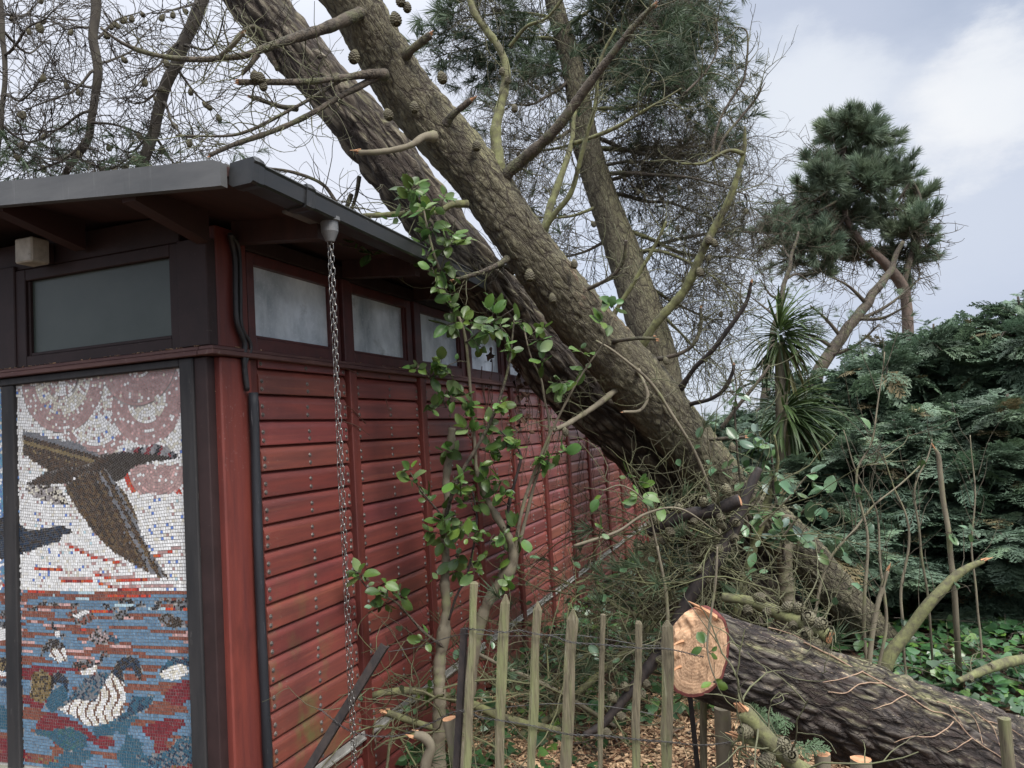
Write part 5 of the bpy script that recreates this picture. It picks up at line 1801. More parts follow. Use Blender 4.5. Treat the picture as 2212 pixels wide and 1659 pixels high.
def cypress_crown(seed, H=2.6, R=1.0):
    """boughs spiralling up a stem, each hung with drooping fronds; foot at the origin"""
    rg = np.random.default_rng(seed)
    pos, dirs, size, col, stems = [], [], [], [], []
    nb = 62
    for b in range(nb):
        t = (b + 0.5) / nb
        z0 = 0.12 + (H - 0.35) * t
        a = b * 2.39996 + rg.uniform(-.4, .4)
        rad = R * (1 - t) ** 0.62 * rg.uniform(0.5, 1.25) + 0.16
        dr = np.array([math.cos(a), math.sin(a), 0])
        rise = rg.uniform(0.05, 0.95) * rad
        pts = spline([np.array([0, 0, z0]), np.array([0, 0, z0]) + dr * rad * .5 + np.array([0, 0, rise * .75]), np.array([0, 0, z0]) + dr * rad * .85 + np.array([0, 0, rise]),
                      np.array([0, 0, z0]) + dr * rad * 1.08 + np.array([0, 0, rise - 0.10 * rad - .04])], 12)
        stems.append(pts)
        tan = np.gradient(pts, axis=0)
        nf = int(7 + 15 * rad)
        cb = rg.uniform(0.75, 1.25)
        for k in range(nf):
            u = rg.uniform(0.25, 1.0) * 11
            i = min(10, int(u))
            p = pts[i] + (pts[i + 1] - pts[i]) * (u - i)
            d = nrm(tan[i])
            side = rg.choice((-1, 1))
            sd_ = np.cross(d, [0, 0, 1])
            q = d * rg.uniform(0.3, 1.0) + sd_ * side * rg.uniform(0.2, 1.0) + np.array([0, 0, rg.uniform(-0.35, 0.35)])
            pos.append(p)
            dirs.append(nrm(q))
            size.append(rg.uniform(0.22, 0.38) * (0.75 + 0.4 * min(1, rad)))
            col.append((np.ones(3) if rg.random() > .05 else np.array([1.7, .95, .75])) * cb * rg.uniform(0.7, 1.25))
        for k in range(3):
            pos.append(pts[-1 - k % 2])
            dirs.append(nrm(tan[-1] + rg.normal(0, .3, 3)))
            size.append(rg.uniform(0.22, 0.36))
            col.append(np.array([1.25, 1.25, 1.1]) * cb)
    # leader
    for k in range(26):
        z = H - 0.5 + 0.55 * k / 26
        a = k * 2.4
        pos.append(np.array([0.05 * math.sin(z * 4), 0, z]))
        dirs.append(nrm(np.array([math.cos(a), math.sin(a), rg.uniform(0.2, 0.9)])))
        size.append(rg.uniform(0.2, 0.3) * (1.1 - 0.6 * k / 26))
        col.append(np.ones(3) * rg.uniform(0.9, 1.3))
    mb = MB()
    pos, dirs, size, col = np.array(pos), np.array(dirs), np.array(size), np.array(col)
    up = np.tile(np.array([0, 0, 1.0]), (len(pos), 1)) + rg.normal(0, .3, (len(pos), 3))
    R_ = frames(dirs, up)
    w_ = rg.integers(0, 3, len(pos))
    for i in range(3):
        k = w_ == i
        scatter(mb, FR[i][0], FR[i][1], pos[k], R_[k], size[k], 0, col[k])
    tr_ = MB()
    tr_.tube([(0, 0, -.1), (0.02, 0, H * .4), (-.02, 0.01, H * .75), (0.03, 0, H)], [0.09, 0.06, 0.035, 0.01], 8)
    for s_ in stems:
        tr_.tube(s_, np.linspace(0.014, 0.004, 12), 4)
    return mb, tr_


CYPB = mat('cypress_wood', (0.07, 0.055, 0.045), (0.05, 0.04, 0.03), 9, rough=0.9, bump=0.5)
protos = []
for sdx, (H, R) in enumerate(((2.55, 1.0), (2.2, 1.15), (2.9, 0.9))):
    c, t_ = cypress_crown(40 + sdx, H, R)
    oc = c.build('crown', [CYP])
    ot = t_.build('trunk', [CYPB])
    protos.append((H, oc, ot))
    for o in (oc, ot):
        COL.objects.unlink(o)
CYL = [(1752, 885, 8.4, 0, 'cypress at the left end of the green mass, directly under the cabbage palm'), (1832, 785, 9.2, 2, 'cypress whose raised tip stands just left of the tall bushy pine trunk'),
       (1935, 742, 9.0, 1, 'broad cypress top right in front of the tall bushy pine trunk'), (2010, 700, 9.6, 0, 'cypress right of the tall bushy pine trunk with a lumpy top'),
       (2108, 690, 9.0, 2, 'cypress with a ragged upright crown near the right edge'), (2205, 640, 8.6, 2, 'tallest cypress, cut by the right edge of the view'),
       (2290, 720, 8.0, 1, 'cypress mostly outside the right edge behind the ivy'), (1790, 960, 7.3, 1, 'low front cypress behind the shrub with big oval leaves'), (1935, 905, 7.5, 0, 'front cypress with drooping grey-green arms behind the broken saplings'),
       (2060, 880, 7.6, 1, 'front cypress behind the snapped pale sapling stem'), (2170, 850, 7.2, 0, 'front cypress above the ivy bank at the right'), (2080, 1085, 6.7, 1, 'lowest bright green cypress over the leaning mossy limb'),
       (1535, 898, 13.0, 1, 'low distant cypress seen in the gap just right of the leaning trunks'), (1605, 885, 14.0, 0, 'distant cypress seen low behind the slender scruffy pine'), (1680, 1080, 8.8, 1, 'shaded cypress half hidden between the fallen trunk and the cabbage palm')]
rc = random.Random(9)
for i, (u, v, d, k, lab) in enumerate(CYL):
    top = P(u, v, d)
    H, oc, ot = protos[k]
    s = top[2] / H
    o = thing('cypress', (top[0], top[1], 0), lab, 'tree', 'cypresses forming the dark green screen', rc.uniform(0, 6.28))
    o.scale = (0.75 + 0.45 * s * .6 + .12, 0.75 + 0.45 * s * .6 + .12, s)
    for src, nm in ((oc, 'crown'), (ot, 'trunk')):
        c = src.copy()
        c.name = nm
        COL.objects.link(c)
        c.parent = o
for _, oc, ot in protos:
    bpy.data.objects.remove(oc)
    bpy.data.objects.remove(ot)

# ------------------------------------------------------------------ cabbage palm (two heads)
palm = tree('cabbage_palm', tuple(P(1690, 1150, 7.4)[:2]) + (0,), 'cabbage palm with two shaggy heads of long strap leaves blown to the right', 'tree')
m = MB()
q = [P(u_, v_, 7.4) for u_, v_ in ((1704, 1300), (1698, 1100), (1692, 960), (1688, 850), (1685, 740))]
m.tube(spline(q, 30), np.linspace(0.09, 0.05, 30), 12)
m.build('trunk', [GREYBARK], palm)


def blade_tpl(droop):
    n = 7
    v, f = [], []
    for i in range(n + 1):
        t = i / n
        w_ = 0.030 * (0.5 + 1.2 * t) * (1 - t) ** 0.55 + 0.002
        y, z = t * (1 - 0.12 * droop * t), -droop * t * t * 0.55
        v += [(-w_, y, z + w_ * .5), (0, y, z), (w_, y, z + w_ * .5)]
    for i in range(n):
        for j in (0, 1):
            f.append((3 * i + j, 3 * i + j + 1, 3 * i + j + 4, 3 * i + j + 3))
    return np.array(v), np.array(f)


for hi_, (u, v, n, L) in enumerate(((1685, 728, 300, 0.42), (1698, 895, 270, 0.50))):
    c = P(u, v, 7.4)
    m = MB()
    a = RNG.uniform(0, 2 * math.pi, n)
    el = np.sort(np.clip(RNG.normal(0.05, .62, n), -1.3, 1.35))
    if hi_:
        el = np.sort(np.clip(RNG.normal(-.15, .55, n), -1.2, 1.2))
    d = np.stack([np.cos(a) * np.cos(el) + 0.35 + 0.25 * hi_, np.sin(a) * np.cos(el) * 0.9, np.sin(el)], -1)
    age = np.clip((el + 1.0) / 2.0, 0, 1)
    col = np.where(age[:, None] < 0.22, np.array([1.5, 0.95, 0.9]), np.array([0.8, 0.85, 0.75])) * RNG.uniform(0.75, 1.25, (n, 1))
    col = np.where((el > 0.95)[:, None], np.array([1.5, 1.5, 1.1]), col)
    pos = c + d * 0.04 + np.stack([0 * a, 0 * a, (age - 0.5) * 0.18], -1)
    R_ = frames(d, np.tile([0, 0, 1.0], (n, 1)) + 0.25 * rdir(n))
    for k, dr in enumerate((0.25, 0.7, 1.2)):
        w_ = (RNG.integers(0, 3, n) == k)
        tv, tf = blade_tpl(dr)
        scatter(m, tv, tf, pos[w_], R_[w_], (L * RNG.uniform(0.75, 1.2, n))[w_], 0, col[w_], True)
    m.build('leaf_head', [BLADE], palm)


# ------------------------------------------------------------------ leafy shrubs
def leaf_tpl(curl=0.3, fold=0.18):
    rows = [(0.0, 0.02), (0.14, 0.20), (0.34, 0.30), (0.58, 0.32), (0.80, 0.23), (0.94, 0.10), (1.0, 0.0)]
    v, f = [], []
    for t, w_ in rows:
        z = -curl * t * t * .5
        v += [(-w_, t, z + fold * w_ + .02 * math.sin(t * 9)), (-w_ * .5, t, z + fold * w_ * .35), (0, t, z), (w_ * .5, t, z + fold * w_ * .35), (w_, t, z + fold * w_ - .02 * math.sin(t * 8))]
    for i in range(len(rows) - 1):
        for j in range(4):
            b = 5 * i + j
            f.append((b, b + 1, b + 6, b + 5))
    return np.array(v), np.array(f)


LEAVES = [leaf_tpl(.25, .2), leaf_tpl(.7, .35), leaf_tpl(-.2, .1), leaf_tpl(.4, -.25)]


def leaf_cluster(mb, tw, u, v, d, rpx, n, sz, stem=None):
    """n leaves round a photo position, on short curved twigs"""
    c = P(u, v, d)
    k = d / F_PX
    n = int(n * 1.08)
    nt_ = max(1, n // 5)
    left = n
    for t in range(nt_):
        m_ = min(left, 5 if t < nt_ - 1 else left)
        left -= m_
        o = np.array([RNG.normal(0, .5) * rpx * k, RNG.normal(0, .6) * max(rpx * k, .05), RNG.normal(0, .5) * rpx * k])
        tip = c + o + np.array([0, 0, 0.4 * rpx * k * RNG.uniform(-.4, 1)])
        base = stem if stem is not None and RNG.random() < .6 else c - 0.3 * o + np.array([0, 0, -rpx * k * .5])
        if np.linalg.norm(base - tip) > 0.35:
            base = tip + (base - tip) * 0.35 / np.linalg.norm(base - tip)
        mid = (base + tip) / 2 + RNG.normal(0, .15, 3) * np.linalg.norm(tip - base)
        tp_ = spline([base, mid, tip], 7)
        tw.tube(tp_, np.linspace(0.0028, 0.0014, 7), 4)
        td_ = nrm(tip - mid)
        for j in range(m_):
            q = tp_[-1 - int(RNG.integers(0, 5))]
            dd = nrm(td_ * 0.35 + RNG.normal(0, 1, 3) + np.array([0, -.25, 0.05]))
            upv = nrm(np.array([RNG.normal(0, .5), -0.75, 0.75]) + RNG.normal(0, .45, 3))
            s = sz * RNG.uniform(0.42, 1.25)
            R_ = frames(dd[None], upv[None])
            tv, tf = LEAVES[int(RNG.integers(0, 4))]
            b = RNG.uniform(0.5, 1.4)
            cc = np.array([[b * RNG.uniform(.85, 1.25), b, b * RNG.uniform(.7, 1.2)]]) if RNG.random() > .12 else np.array([[2.0, 1.55, 2.6]])
            scatter(mb, tv * np.array([RNG.uniform(0.85, 1.15), 1, 1]), tf, q[None] + dd * 0.012, R_, np.array([s]), 0, cc, True)
            tw.tube([q, q + dd * 0.014], [0.0014, 0.0012], 3, cap=False)


def shrub(name, root_px, d, label, stems, clusters, leafm, sz, cat='shrub', group=None, stemm=None):
    o = tree(name, tuple(P(*root_px, d)[:2]) + (0,), label, cat, group)
    allp = []
    for rows, mm in stems:
        p, r = branch(o, 'stem', rows, mm, wob=0.006, knobs=0.25)
        allp.append(p)
    ap = np.concatenate(allp)
    ap_px = np.stack(to_px(ap), -1)
    lm, tw = MB(), MB()
    for (u, v, rp, n, *rest) in clusters:
        i = np.argmin((ap_px[:, 0] - u) ** 2 + (ap_px[:, 1] - v) ** 2)
        dd = ap[i][1] + RNG.uniform(-.08, .05)
        leaf_cluster(lm, tw, u, v, dd, rp, n, sz * (rest[0] if rest else 1), ap[i])
    lm.build('leaves', [leafm], o)
    tw.build('twigs', [DEADB], o)
    return o


G = 3.85
STEMS = [
    ([(944, 1720, 3.95, 36), (946, 1613, 3.95, 30), (951, 1519, 3.95, 26), (950, 1439, 3.95, 25), (957, 1373, 3.95, 27), (963, 1313, 3.95, 20), (960, 1256, 3.95, 21), (964, 1219, 3.95, 19), (960, 1156, 3.95, 19), (967, 1083, 3.95, 18), (964, 1036, 3.95, 17), (971, 980, 3.95, 17), (976, 924, 3.95, 19)], GREYBARK),
    ([(985, 1700, 4.0, 34), (1005, 1560, 4.0, 30), (1022, 1420, 4.0, 28), (1038, 1346, 4.0, 27), (1058, 1293, 3.98, 26), (1088, 1246, 3.96, 27), (1108, 1209, 3.94, 24), (1101, 1166, 3.92, 18), (1084, 1133, 3.9, 16), (1064, 1100, 3.88, 16), (1048, 1066, 3.86, 14), (1031, 1013, 3.84, 9), (1028, 980, 3.82, 8), (1019, 886, 3.8, 7),
      (1011, 786, 3.78, 7), (998, 703, 3.76, 7), (964, 636, 3.74, 7), (951, 586, 3.72, 7), (938, 553, 3.7, 6), (924, 503, 3.7, 5), (914, 453, 3.7, 4), (905, 395, 3.7, 3)], GREYBARK),
    ([(1100, 1160, 3.92, 8), (1098, 1100, 3.9, 8), (1111, 1046, 3.88, 7), (1126, 986, 3.86, 6), (1108, 957, 3.84, 4), (1080, 930, 3.84, 3)], IRON),
    ([(955, 1150, 3.9, 9), (971, 1083, 3.84, 9), (998, 1020, 3.8, 8), (1038, 953, 3.78, 8), (1071, 886, 3.76, 6), (1091, 820, 3.74, 6), (1101, 770, 3.72, 5), (1110, 690, 3.7, 3)], DEADB),
    ([(1105, 1230, 3.94, 9), (1128, 1100, 3.9, 8), (1161, 1003, 3.86, 7), (1188, 936, 3.82, 6), (1215, 880, 3.78, 5), (1238, 836, 3.76, 5), (1271, 786, 3.74, 4), (1305, 740, 3.72, 4), (1328, 680, 3.7, 3)], GREYBARK),
    ([(1110, 1220, 3.95, 8), (1150, 1060, 3.9, 7), (1185, 946, 3.85, 6), (1175, 853, 3.82, 5), (1168, 813, 3.8, 4), (1148, 770, 3.78, 4), (1131, 703, 3.76, 3)], GREYBARK),
    ([(960, 1400, 3.93, 7), (914, 1366, 3.85, 6), (881, 1329, 3.8, 5), (848, 1296, 3.75, 4), (800, 1275, 3.72, 3), (765, 1230, 3.7, 3)], DEADB),
    ([(930, 573, 3.72, 5), (890, 558, 3.66, 5), (857, 552, 3.62, 4), (813, 541, 3.56, 3), (743, 529, 3.5, 3), (693, 508, 3.44, 2)], DEADB),
    ([(965, 880, 3.85, 4), (951, 853, 3.82, 4), (925, 813, 3.78, 3), (898, 783, 3.75, 3)], DEADB),
    ([(960, 1120, 3.92, 4), (925, 1080, 3.85, 4), (904, 1053, 3.82, 3), (885, 1020, 3.8, 3)], DEADB),
    ([(970, 1340, 3.9, 5), (985, 1290, 3.88, 5), (1010, 1235, 3.86, 5), (1030, 1130, 3.84, 4), (1020, 1060, 3.82, 3)], IRON),
    ([(951, 586, 3.7, 4), (970, 520, 3.68, 4), (985, 470, 3.66, 3)], DEADB),
    ([(1005, 740, 3.76, 4), (1060, 700, 3.72, 4), (1110, 668, 3.7, 3)], DEADB),
]
CLUST = [(872, 395, 18, 6), (900, 400, 26, 10), (905, 440, 30, 14), (935, 450, 26, 12), (925, 490, 34, 16), (960, 440, 22, 8), (970, 525, 26, 14), (995, 510, 24, 10), (895, 520, 26, 9), (845, 470, 15, 4), (765, 528, 30, 9, 1.1), (722, 466, 14, 4), (800, 525, 26, 8), (850, 548, 15, 4),
         (920, 555, 22, 8), (940, 590, 34, 14), (960, 620, 34, 14), (975, 668, 34, 14), (1000, 690, 30, 10), (965, 715, 22, 6, 1.35), (1050, 655, 22, 6), (1050, 700, 36, 16), (1085, 735, 36, 16, 1.1), (1125, 690, 30, 12), (1030, 745, 25, 8), (970, 790, 36, 14), (950, 800, 30, 10), (900, 795, 22, 8),
         (985, 850, 34, 12, 1.15), (1005, 880, 30, 10), (1065, 875, 24, 9), (965, 880, 28, 8), (1055, 920, 30, 12), (1090, 935, 34, 12), (1015, 930, 30, 10), (985, 965, 34, 10, 1.2), (1110, 965, 30, 10), (1060, 980, 34, 14), (1040, 1020, 30, 12), (990, 1050, 36, 16), (1020, 1080, 36, 14), (1075, 1040, 28, 8),
         (900, 1045, 20, 7), (880, 1010, 12, 3), (1185, 990, 32, 12), (1215, 975, 22, 7, 1.15), (1160, 1010, 24, 6), (1090, 1075, 32, 10), (960, 1110, 34, 14), (1000, 1120, 36, 16), (1030, 1160, 36, 14), (975, 1165, 30, 10), (1065, 1150, 30, 10), (1120, 1140, 26, 10, 1.1), (930, 1080, 28, 8), (930, 1170, 26, 8), (1020, 1210, 34, 12),
         (985, 1215, 26, 8), (1100, 1262, 24, 9, 1.1), (762, 1225, 16, 5, 1.1), (785, 1245, 20, 6), (830, 1270, 30, 10), (860, 1280, 20, 6), (840, 1300, 22, 5), (920, 1375, 14, 6), (985, 1190, 24, 8), (1070, 1200, 20, 5), (915, 1500, 30, 4), (940, 1240, 16, 3), (1195, 722, 34, 12), (1170, 770, 20, 5), (1215, 820, 30, 10),
         (1245, 765, 20, 5), (1275, 800, 22, 6), (1315, 650, 30, 12), (1300, 690, 20, 5), (1220, 850, 18, 5)]
shrub('broadleaf_shrub', (950, 1700), 3.95, 'tall shrub with glossy oval leaves and two pale stems in front of the red wall', STEMS, CLUST, LEAF, 0.068, group='broadleaf shrubs')

STEMS2 = [
    ([(1700, 1340, 4.9, 36), (1697, 1250, 4.9, 33), (1695, 1180, 4.9, 32), (1702, 1112, 4.9, 24)], GREYBARK),
    ([(1590, 1330, 4.7, 20), (1608, 1256, 4.7, 19), (1640, 1140, 4.7, 19), (1662, 1070, 4.7, 15), (1680, 1000, 4.65, 7), (1672, 940, 4.6, 4)], MOSS),
    ([(1695, 1220, 4.8, 8), (1685, 1120, 4.7, 7), (1670, 1060, 4.65, 6), (1665, 985, 4.6, 5), (1640, 940, 4.6, 3)], DEADB),
    ([(1640, 1140, 4.5, 5), (1700, 1080, 4.4, 4), (1740, 1030, 4.35, 3), (1760, 1020, 4.3, 2)], GREYBARK),
    ([(1690, 1160, 4.5, 5), (1740, 1100, 4.4, 4), (1775, 1085, 4.3, 3)], GREYBARK),
    ([(1620, 1160, 4.6, 6), (1600, 1050, 4.55, 5), (1588, 900, 4.5, 4), (1590, 830, 4.45, 3), (1576, 760, 4.4, 2)], DEADB),
]
CLUST2 = [(1655, 950, 22, 8), (1640, 975, 24, 8), (1670, 985, 22, 8), (1605, 1015, 26, 8), (1620, 1040, 20, 5), (1660, 1030, 24, 7, 1.1), (1675, 1075, 30, 12), (1650, 1110, 30, 12), (1690, 1120, 28, 10), (1720, 1060, 18, 4, 1.3), (1755, 1040, 22, 3, 1.5), (1785, 1065, 20, 3, 1.6), (1770, 1095, 18, 3, 1.5), (1735, 1110, 20, 4, 1.3),
          (1690, 1160, 30, 12), (1665, 1170, 26, 8), (1720, 1180, 26, 6, 1.2), (1590, 850, 20, 6), (1580, 870, 16, 4), (1592, 945, 12, 3), (1545, 1010, 22, 6), (1750, 1165, 22, 4, 1.3)]
shrub('broadleaf_shrub', (1695, 1340), 4.9, 'shrub with blue green oval leaves at the foot of the leaning trunks', STEMS2, CLUST2, LEAFB, 0.078, group='broadleaf shrubs')

# stray twiggy shoots with a few leaves in front of the trunks
SHOOT = [([(1240, 1180, 3.7, 7), (1330, 1150, 3.7, 6), (1395, 1110, 3.75, 5), (1470, 1100, 3.8, 4), (1560, 1160, 3.9, 3)], GREYBARK), ([(1420, 1180, 3.9, 5), (1395, 1090, 3.85, 4), (1345, 1050, 3.8, 3), (1300, 1060, 3.8, 2)], GREYBARK)]
shrub('broadleaf_shrub', (1440, 1300), 3.9, 'sprawling pale shoot with a few leaves below the leaning trunks beside the wall', SHOOT + [([(1445, 1500, 3.95, 9), (1440, 1300, 3.9, 8), (1420, 1180, 3.9, 6)], GREYBARK)],
      [(1390, 1075, 22, 7), (1360, 1030, 16, 4), (1375, 1050, 14, 3), (1300, 1090, 14, 2), (1430, 1085, 14, 2), (1300, 1170, 22, 3)], LEAF, 0.066, group='broadleaf shrubs')

shrub('leafy_twig', (1545, 1490), 2.9, 'thin green twig with a few leaves hanging across the sawn face of the log', [([(1548, 1180, 2.86, 4), (1545, 1260, 2.86, 5), (1536, 1330, 2.86, 5), (1528, 1400, 2.86, 4), (1538, 1450, 2.86, 3), (1552, 1478, 2.86, 2)], GREYBARK)],
      [(1532, 1398, 10, 6, .7), (1548, 1475, 8, 3, .7)], LEAF, 0.062, 'twig')

# bare saplings on the right
SAP = [
    ('snapped', [(2058, 1260, 4.9, 12), (2050, 1160, 4.9, 11), (2042, 1090, 4.9, 11), (2034, 1030, 4.9, 11), (2028, 990, 4.9, 10), (2018, 972, 4.9, 6)], 'upright sapling snapped to a pale splintered tip', [(2045, 1150, 10, 2), (2055, 1155, 10, 2)], True),
    ('thin', [(1880, 1500, 4.6, 9), (1868, 1330, 4.6, 8), (1872, 1150, 4.6, 6), (1850, 1020, 4.6, 5), (1880, 950, 4.6, 4), (1895, 860, 4.6, 3), (1912, 760, 4.6, 2)], 'thin brown sapling with the highest whip, in front of the cypresses', [(1880, 925, 12, 2), (1872, 970, 10, 2), (1855, 1060, 16, 3, 1.2), (1880, 1000, 10, 2)], False),
    ('thin', [(1895, 1500, 4.7, 7), (1910, 1350, 4.7, 7), (1905, 1200, 4.7, 5), (1890, 1100, 4.7, 4), (1840, 1000, 4.7, 3), (1822, 930, 4.7, 2)], 'thin sapling crossing leftwards behind the highest whip', [(1845, 1210, 18, 3), (1880, 1130, 10, 2)], False),
    ('thin', [(1960, 1450, 5.0, 6), (1945, 1300, 5.0, 6), (1962, 1150, 5.0, 5), (1930, 1050, 5.0, 3), (1910, 980, 5.0, 2)], 'thin grey sapling left of the leaning mossy limb', [(1935, 1330, 12, 2)], False),
    ('thin', [(2010, 1330, 5.1, 5), (1990, 1180, 5.1, 5), (1975, 1060, 5.1, 4), (2005, 990, 5.1, 3), (2015, 950, 5.1, 2)], 'thin twiggy sapling left of the snapped sapling', [(2000, 990, 8, 1)], False),
    ('stub', [(1872, 1470, 4.5, 12), (1889, 1330, 4.5, 11), (1900, 1280, 4.5, 10), (1913, 1237, 4.5, 9)], 'short green cut stem standing behind the sawn log', [(1860, 1370, 24, 5, 1.2), (1855, 1280, 12, 2)], True),
    ('limb', [(1900, 1470, 4.8, 34), (1925, 1416, 4.8, 30), (1969, 1359, 4.8, 25), (2009, 1303, 4.8, 24), (2062, 1249, 4.8, 20), (2098, 1222, 4.8, 15), (2124, 1208, 4.8, 10)], 'leaning yellow mossy limb rising to the right in front of the cypresses', [(2110, 1160, 12, 3), (2090, 1270, 14, 2)], True),
    ('thin', [(1760, 1330, 4.6, 7), (1790, 1210, 4.6, 6), (1850, 1140, 4.6, 5), (1900, 1080, 4.6, 4), (1985, 1010, 4.6, 3)], 'long thin sapling slanting right over the leaning trunk foot', [(1765, 1190, 18, 4), (1810, 1180, 14, 3)], False),
    ('thin', [(2120, 1400, 5.2, 5), (2100, 1200, 5.2, 4), (2110, 1050, 5.2, 3), (2095, 940, 5.2, 2)], 'thin bare whip right of the snapped sapling', [], False),
]
for kd, rows, lab, cl, br in SAP:
    o = tree('sapling', tuple(P(rows[0][0], rows[0][1], rows[0][2])[:2]) + (0,), lab, 'sapling', 'bare saplings on the right')
    p0 = P(*rows[0][:3])
    r0 = rows[0][3] * 0.5 * rows[0][2] / F_PX
    p, r = px_spine(rows, 40, 0.02, random.random() * 9)
    base = np.array([p0[0] - 0.02, p0[1], -0.03])
    if p0[2] > 0.02:
        p = np.vstack([base, p])
        r = np.concatenate([[r0 * 1.1], r])
    mb = MB()
    mb.tube(p, r, 8)
    ms = [GREYBARK if kd != 'limb' else MOSS]
    if br:
        ms.append(RAW)
        e, d = p[-1], nrm(p[-1] - p[-2])
        for _ in range(5):
            of = RNG.normal(0, 1, 3) * r[-1] * .4
            mb.tube([e - d * .02 + of, e + d * random.uniform(.01, .05) + of], [r[-1] * .5, r[-1] * .1], 4, 1, smooth=False)
    mb.build('stem', ms, o)
    if kd != 'snapped':
        m = MB()
        q, d, _ = along(p[None], 9 if kd == 'thin' else 4, 0.35, 1)
        P1, e1 = grow(q, spread(d, .7) + np.array([0, 0, .4]), RNG.uniform(.2, .6, len(q)), 8, .3, (0, 0, .4), .8)
        tubes(m, P1, np.full(len(q), .003), np.full(len(q), .0012), 4)
        m.build('shoots', [TWIG], o)['kind'] = 'stuff'
    if cl:
        lm, tw = MB(), MB()
        for (u, v, rp, n, *rest) in cl:
            leaf_cluster(lm, tw, u, v, rows[0][2] - .05, rp, n, 0.07 * (rest[0] if rest else 1))
        lm.build('leaves', [LEAFB], o)
        tw.build('twigs', [DEADB], o)

# ------------------------------------------------------------------ fence
fence = tree('picket_fence', tuple(P(1200, 1659, 2.85)[:2]) + (0,), 'weathered split chestnut picket fence strung on twisted wire', 'fence')
PK = [(1025, 1256, 1009, 20, 0.3), (1092, 1284, 1080, 25, 1), (1161, 1300, 1148, 23, 1), (1238, 1316, 1222, 30, 1), (1303, 1326, 1296, 13, .2), (1379, 1341, 1372, 21, .4), (1441, 1340, 1442, 28, .6)]


def picket(mb, top, bot, wd, th, tipk, sd_):
    L = np.linalg.norm(top - bot)
    d = (top - bot) / L
    x = nrm(np.cross(d, np.array([0.1, 1, 0])))
    y = np.cross(x, d)
    n = 26
    rings = []
    for i in range(n + 1):
        t = i / n
        tt = t * (L - wd * .9 * tipk)
        wob = 0.012 * noise.noise(Vector((sd_, t * 4, 0)))
        ww = wd * .5 * (1 + .22 * noise.noise(Vector((sd_, t * 5, 5))))
        c = bot + d * tt + x * wob
        sec = [(-1, -.7), (-.55, -1), (.5, -.95), (1, -.6), (.95, .7), (.3, 1), (-.6, .9), (-1, .5)]
        rings.append([c + x * ww * a * (1 + .16 * noise.noise(Vector((sd_ + a, t * 9, b)))) + y * th * .5 * b for a, b in sec])
    tip = bot + d * L
    rings.append([tip + x * wd * .10 * (1 if tipk > .5 else 2.6) * a + y * th * .3 * b for a, b in sec])
    k = 8
    v = [p for r in rings for p in r]
    f = [(i * k + j, i * k + (j + 1) % k, (i + 1) * k + (j + 1) % k, (i + 1) * k + j) for i in range(len(rings) - 1) for j in range(k)]
    c_ = RNG.uniform(.8, 1.15)
    mb.add(v, f, 0, (c_, c_, c_))
    mb.add(rings[-1], [tuple(range(k))], 0, (c_, c_, c_))


for i, (u0, v0, ub, w_, tk) in enumerate(PK):
    t0, b0 = P(u0, v0, 2.85), P(ub, 1659, 2.83)
    b1 = t0 + (b0 - t0) * ((t0[2] + 0.05) / (t0[2] - b0[2]))
    m = MB()
    picket(m, t0, b1, w_ * .82 * 2.85 / F_PX, 0.022, tk, i * 3.3)
    m.build('picket', [PICKET], fence)


def wires(rows, strands=2, rad=0.0015, d=2.83):
    p = np.array([P(u, v, dd if dd else d) for u, v, dd in rows])
    s = spline(p, 20 * len(rows))
    t, X, Y = frames_along(s)
    L = np.concatenate([[0], np.cumsum(np.linalg.norm(np.diff(s, axis=0), axis=1))])
    mb = MB()
    for k in range(strands):
        a = L * 2 * math.pi / 0.045 + k * math.pi
        q = s + 0.0026 * (np.cos(a)[:, None] * X + np.sin(a)[:, None] * Y) if strands > 1 else s
        mb.tube(q, rad, 4)
    return mb


wires([(1000, 1357, 2.86), (1030, 1360, 2.815), (1050, 1362, 2.83), (1092, 1366, 2.815), (1125, 1362, 2.84), (1161, 1370, 2.815), (1200, 1376, 2.84), (1238, 1388, 2.81), (1303, 1393, 2.82), (1379, 1400, 2.815), (1441, 1402, 2.81), (1520, 1420, 2.9)]).build('wire', [WIRE], fence)
wires([(838, 1408, 3.0), (900, 1398, 2.98), (1000, 1370, 2.87), (1092, 1374, 2.87), (1240, 1372, 2.87), (1380, 1392, 2.87), (1441, 1396, 2.87)], 1).build('wire', [WIRE], fence)
wires([(688, 1530, 3.0), (760, 1580, 2.98), (850, 1590, 2.95), (930, 1562, 2.9), (990, 1535, 2.85), (1040, 1550, 2.84), (1085, 1557, 2.812), (1155, 1569, 2.815), (1226, 1586, 2.81), (1298, 1589, 2.82), (1372, 1597, 2.815), (1441, 1603, 2.81), (1520, 1610, 2.9), (1600, 1600, 2.95)]).build('wire', [WIRE], fence)
wires([(1000, 1540, 2.87), (1130, 1524, 2.87), (1250, 1520, 2.87), (1370, 1535, 2.87), (1460, 1556, 2.87)], 1).build('wire', [WIRE], fence)


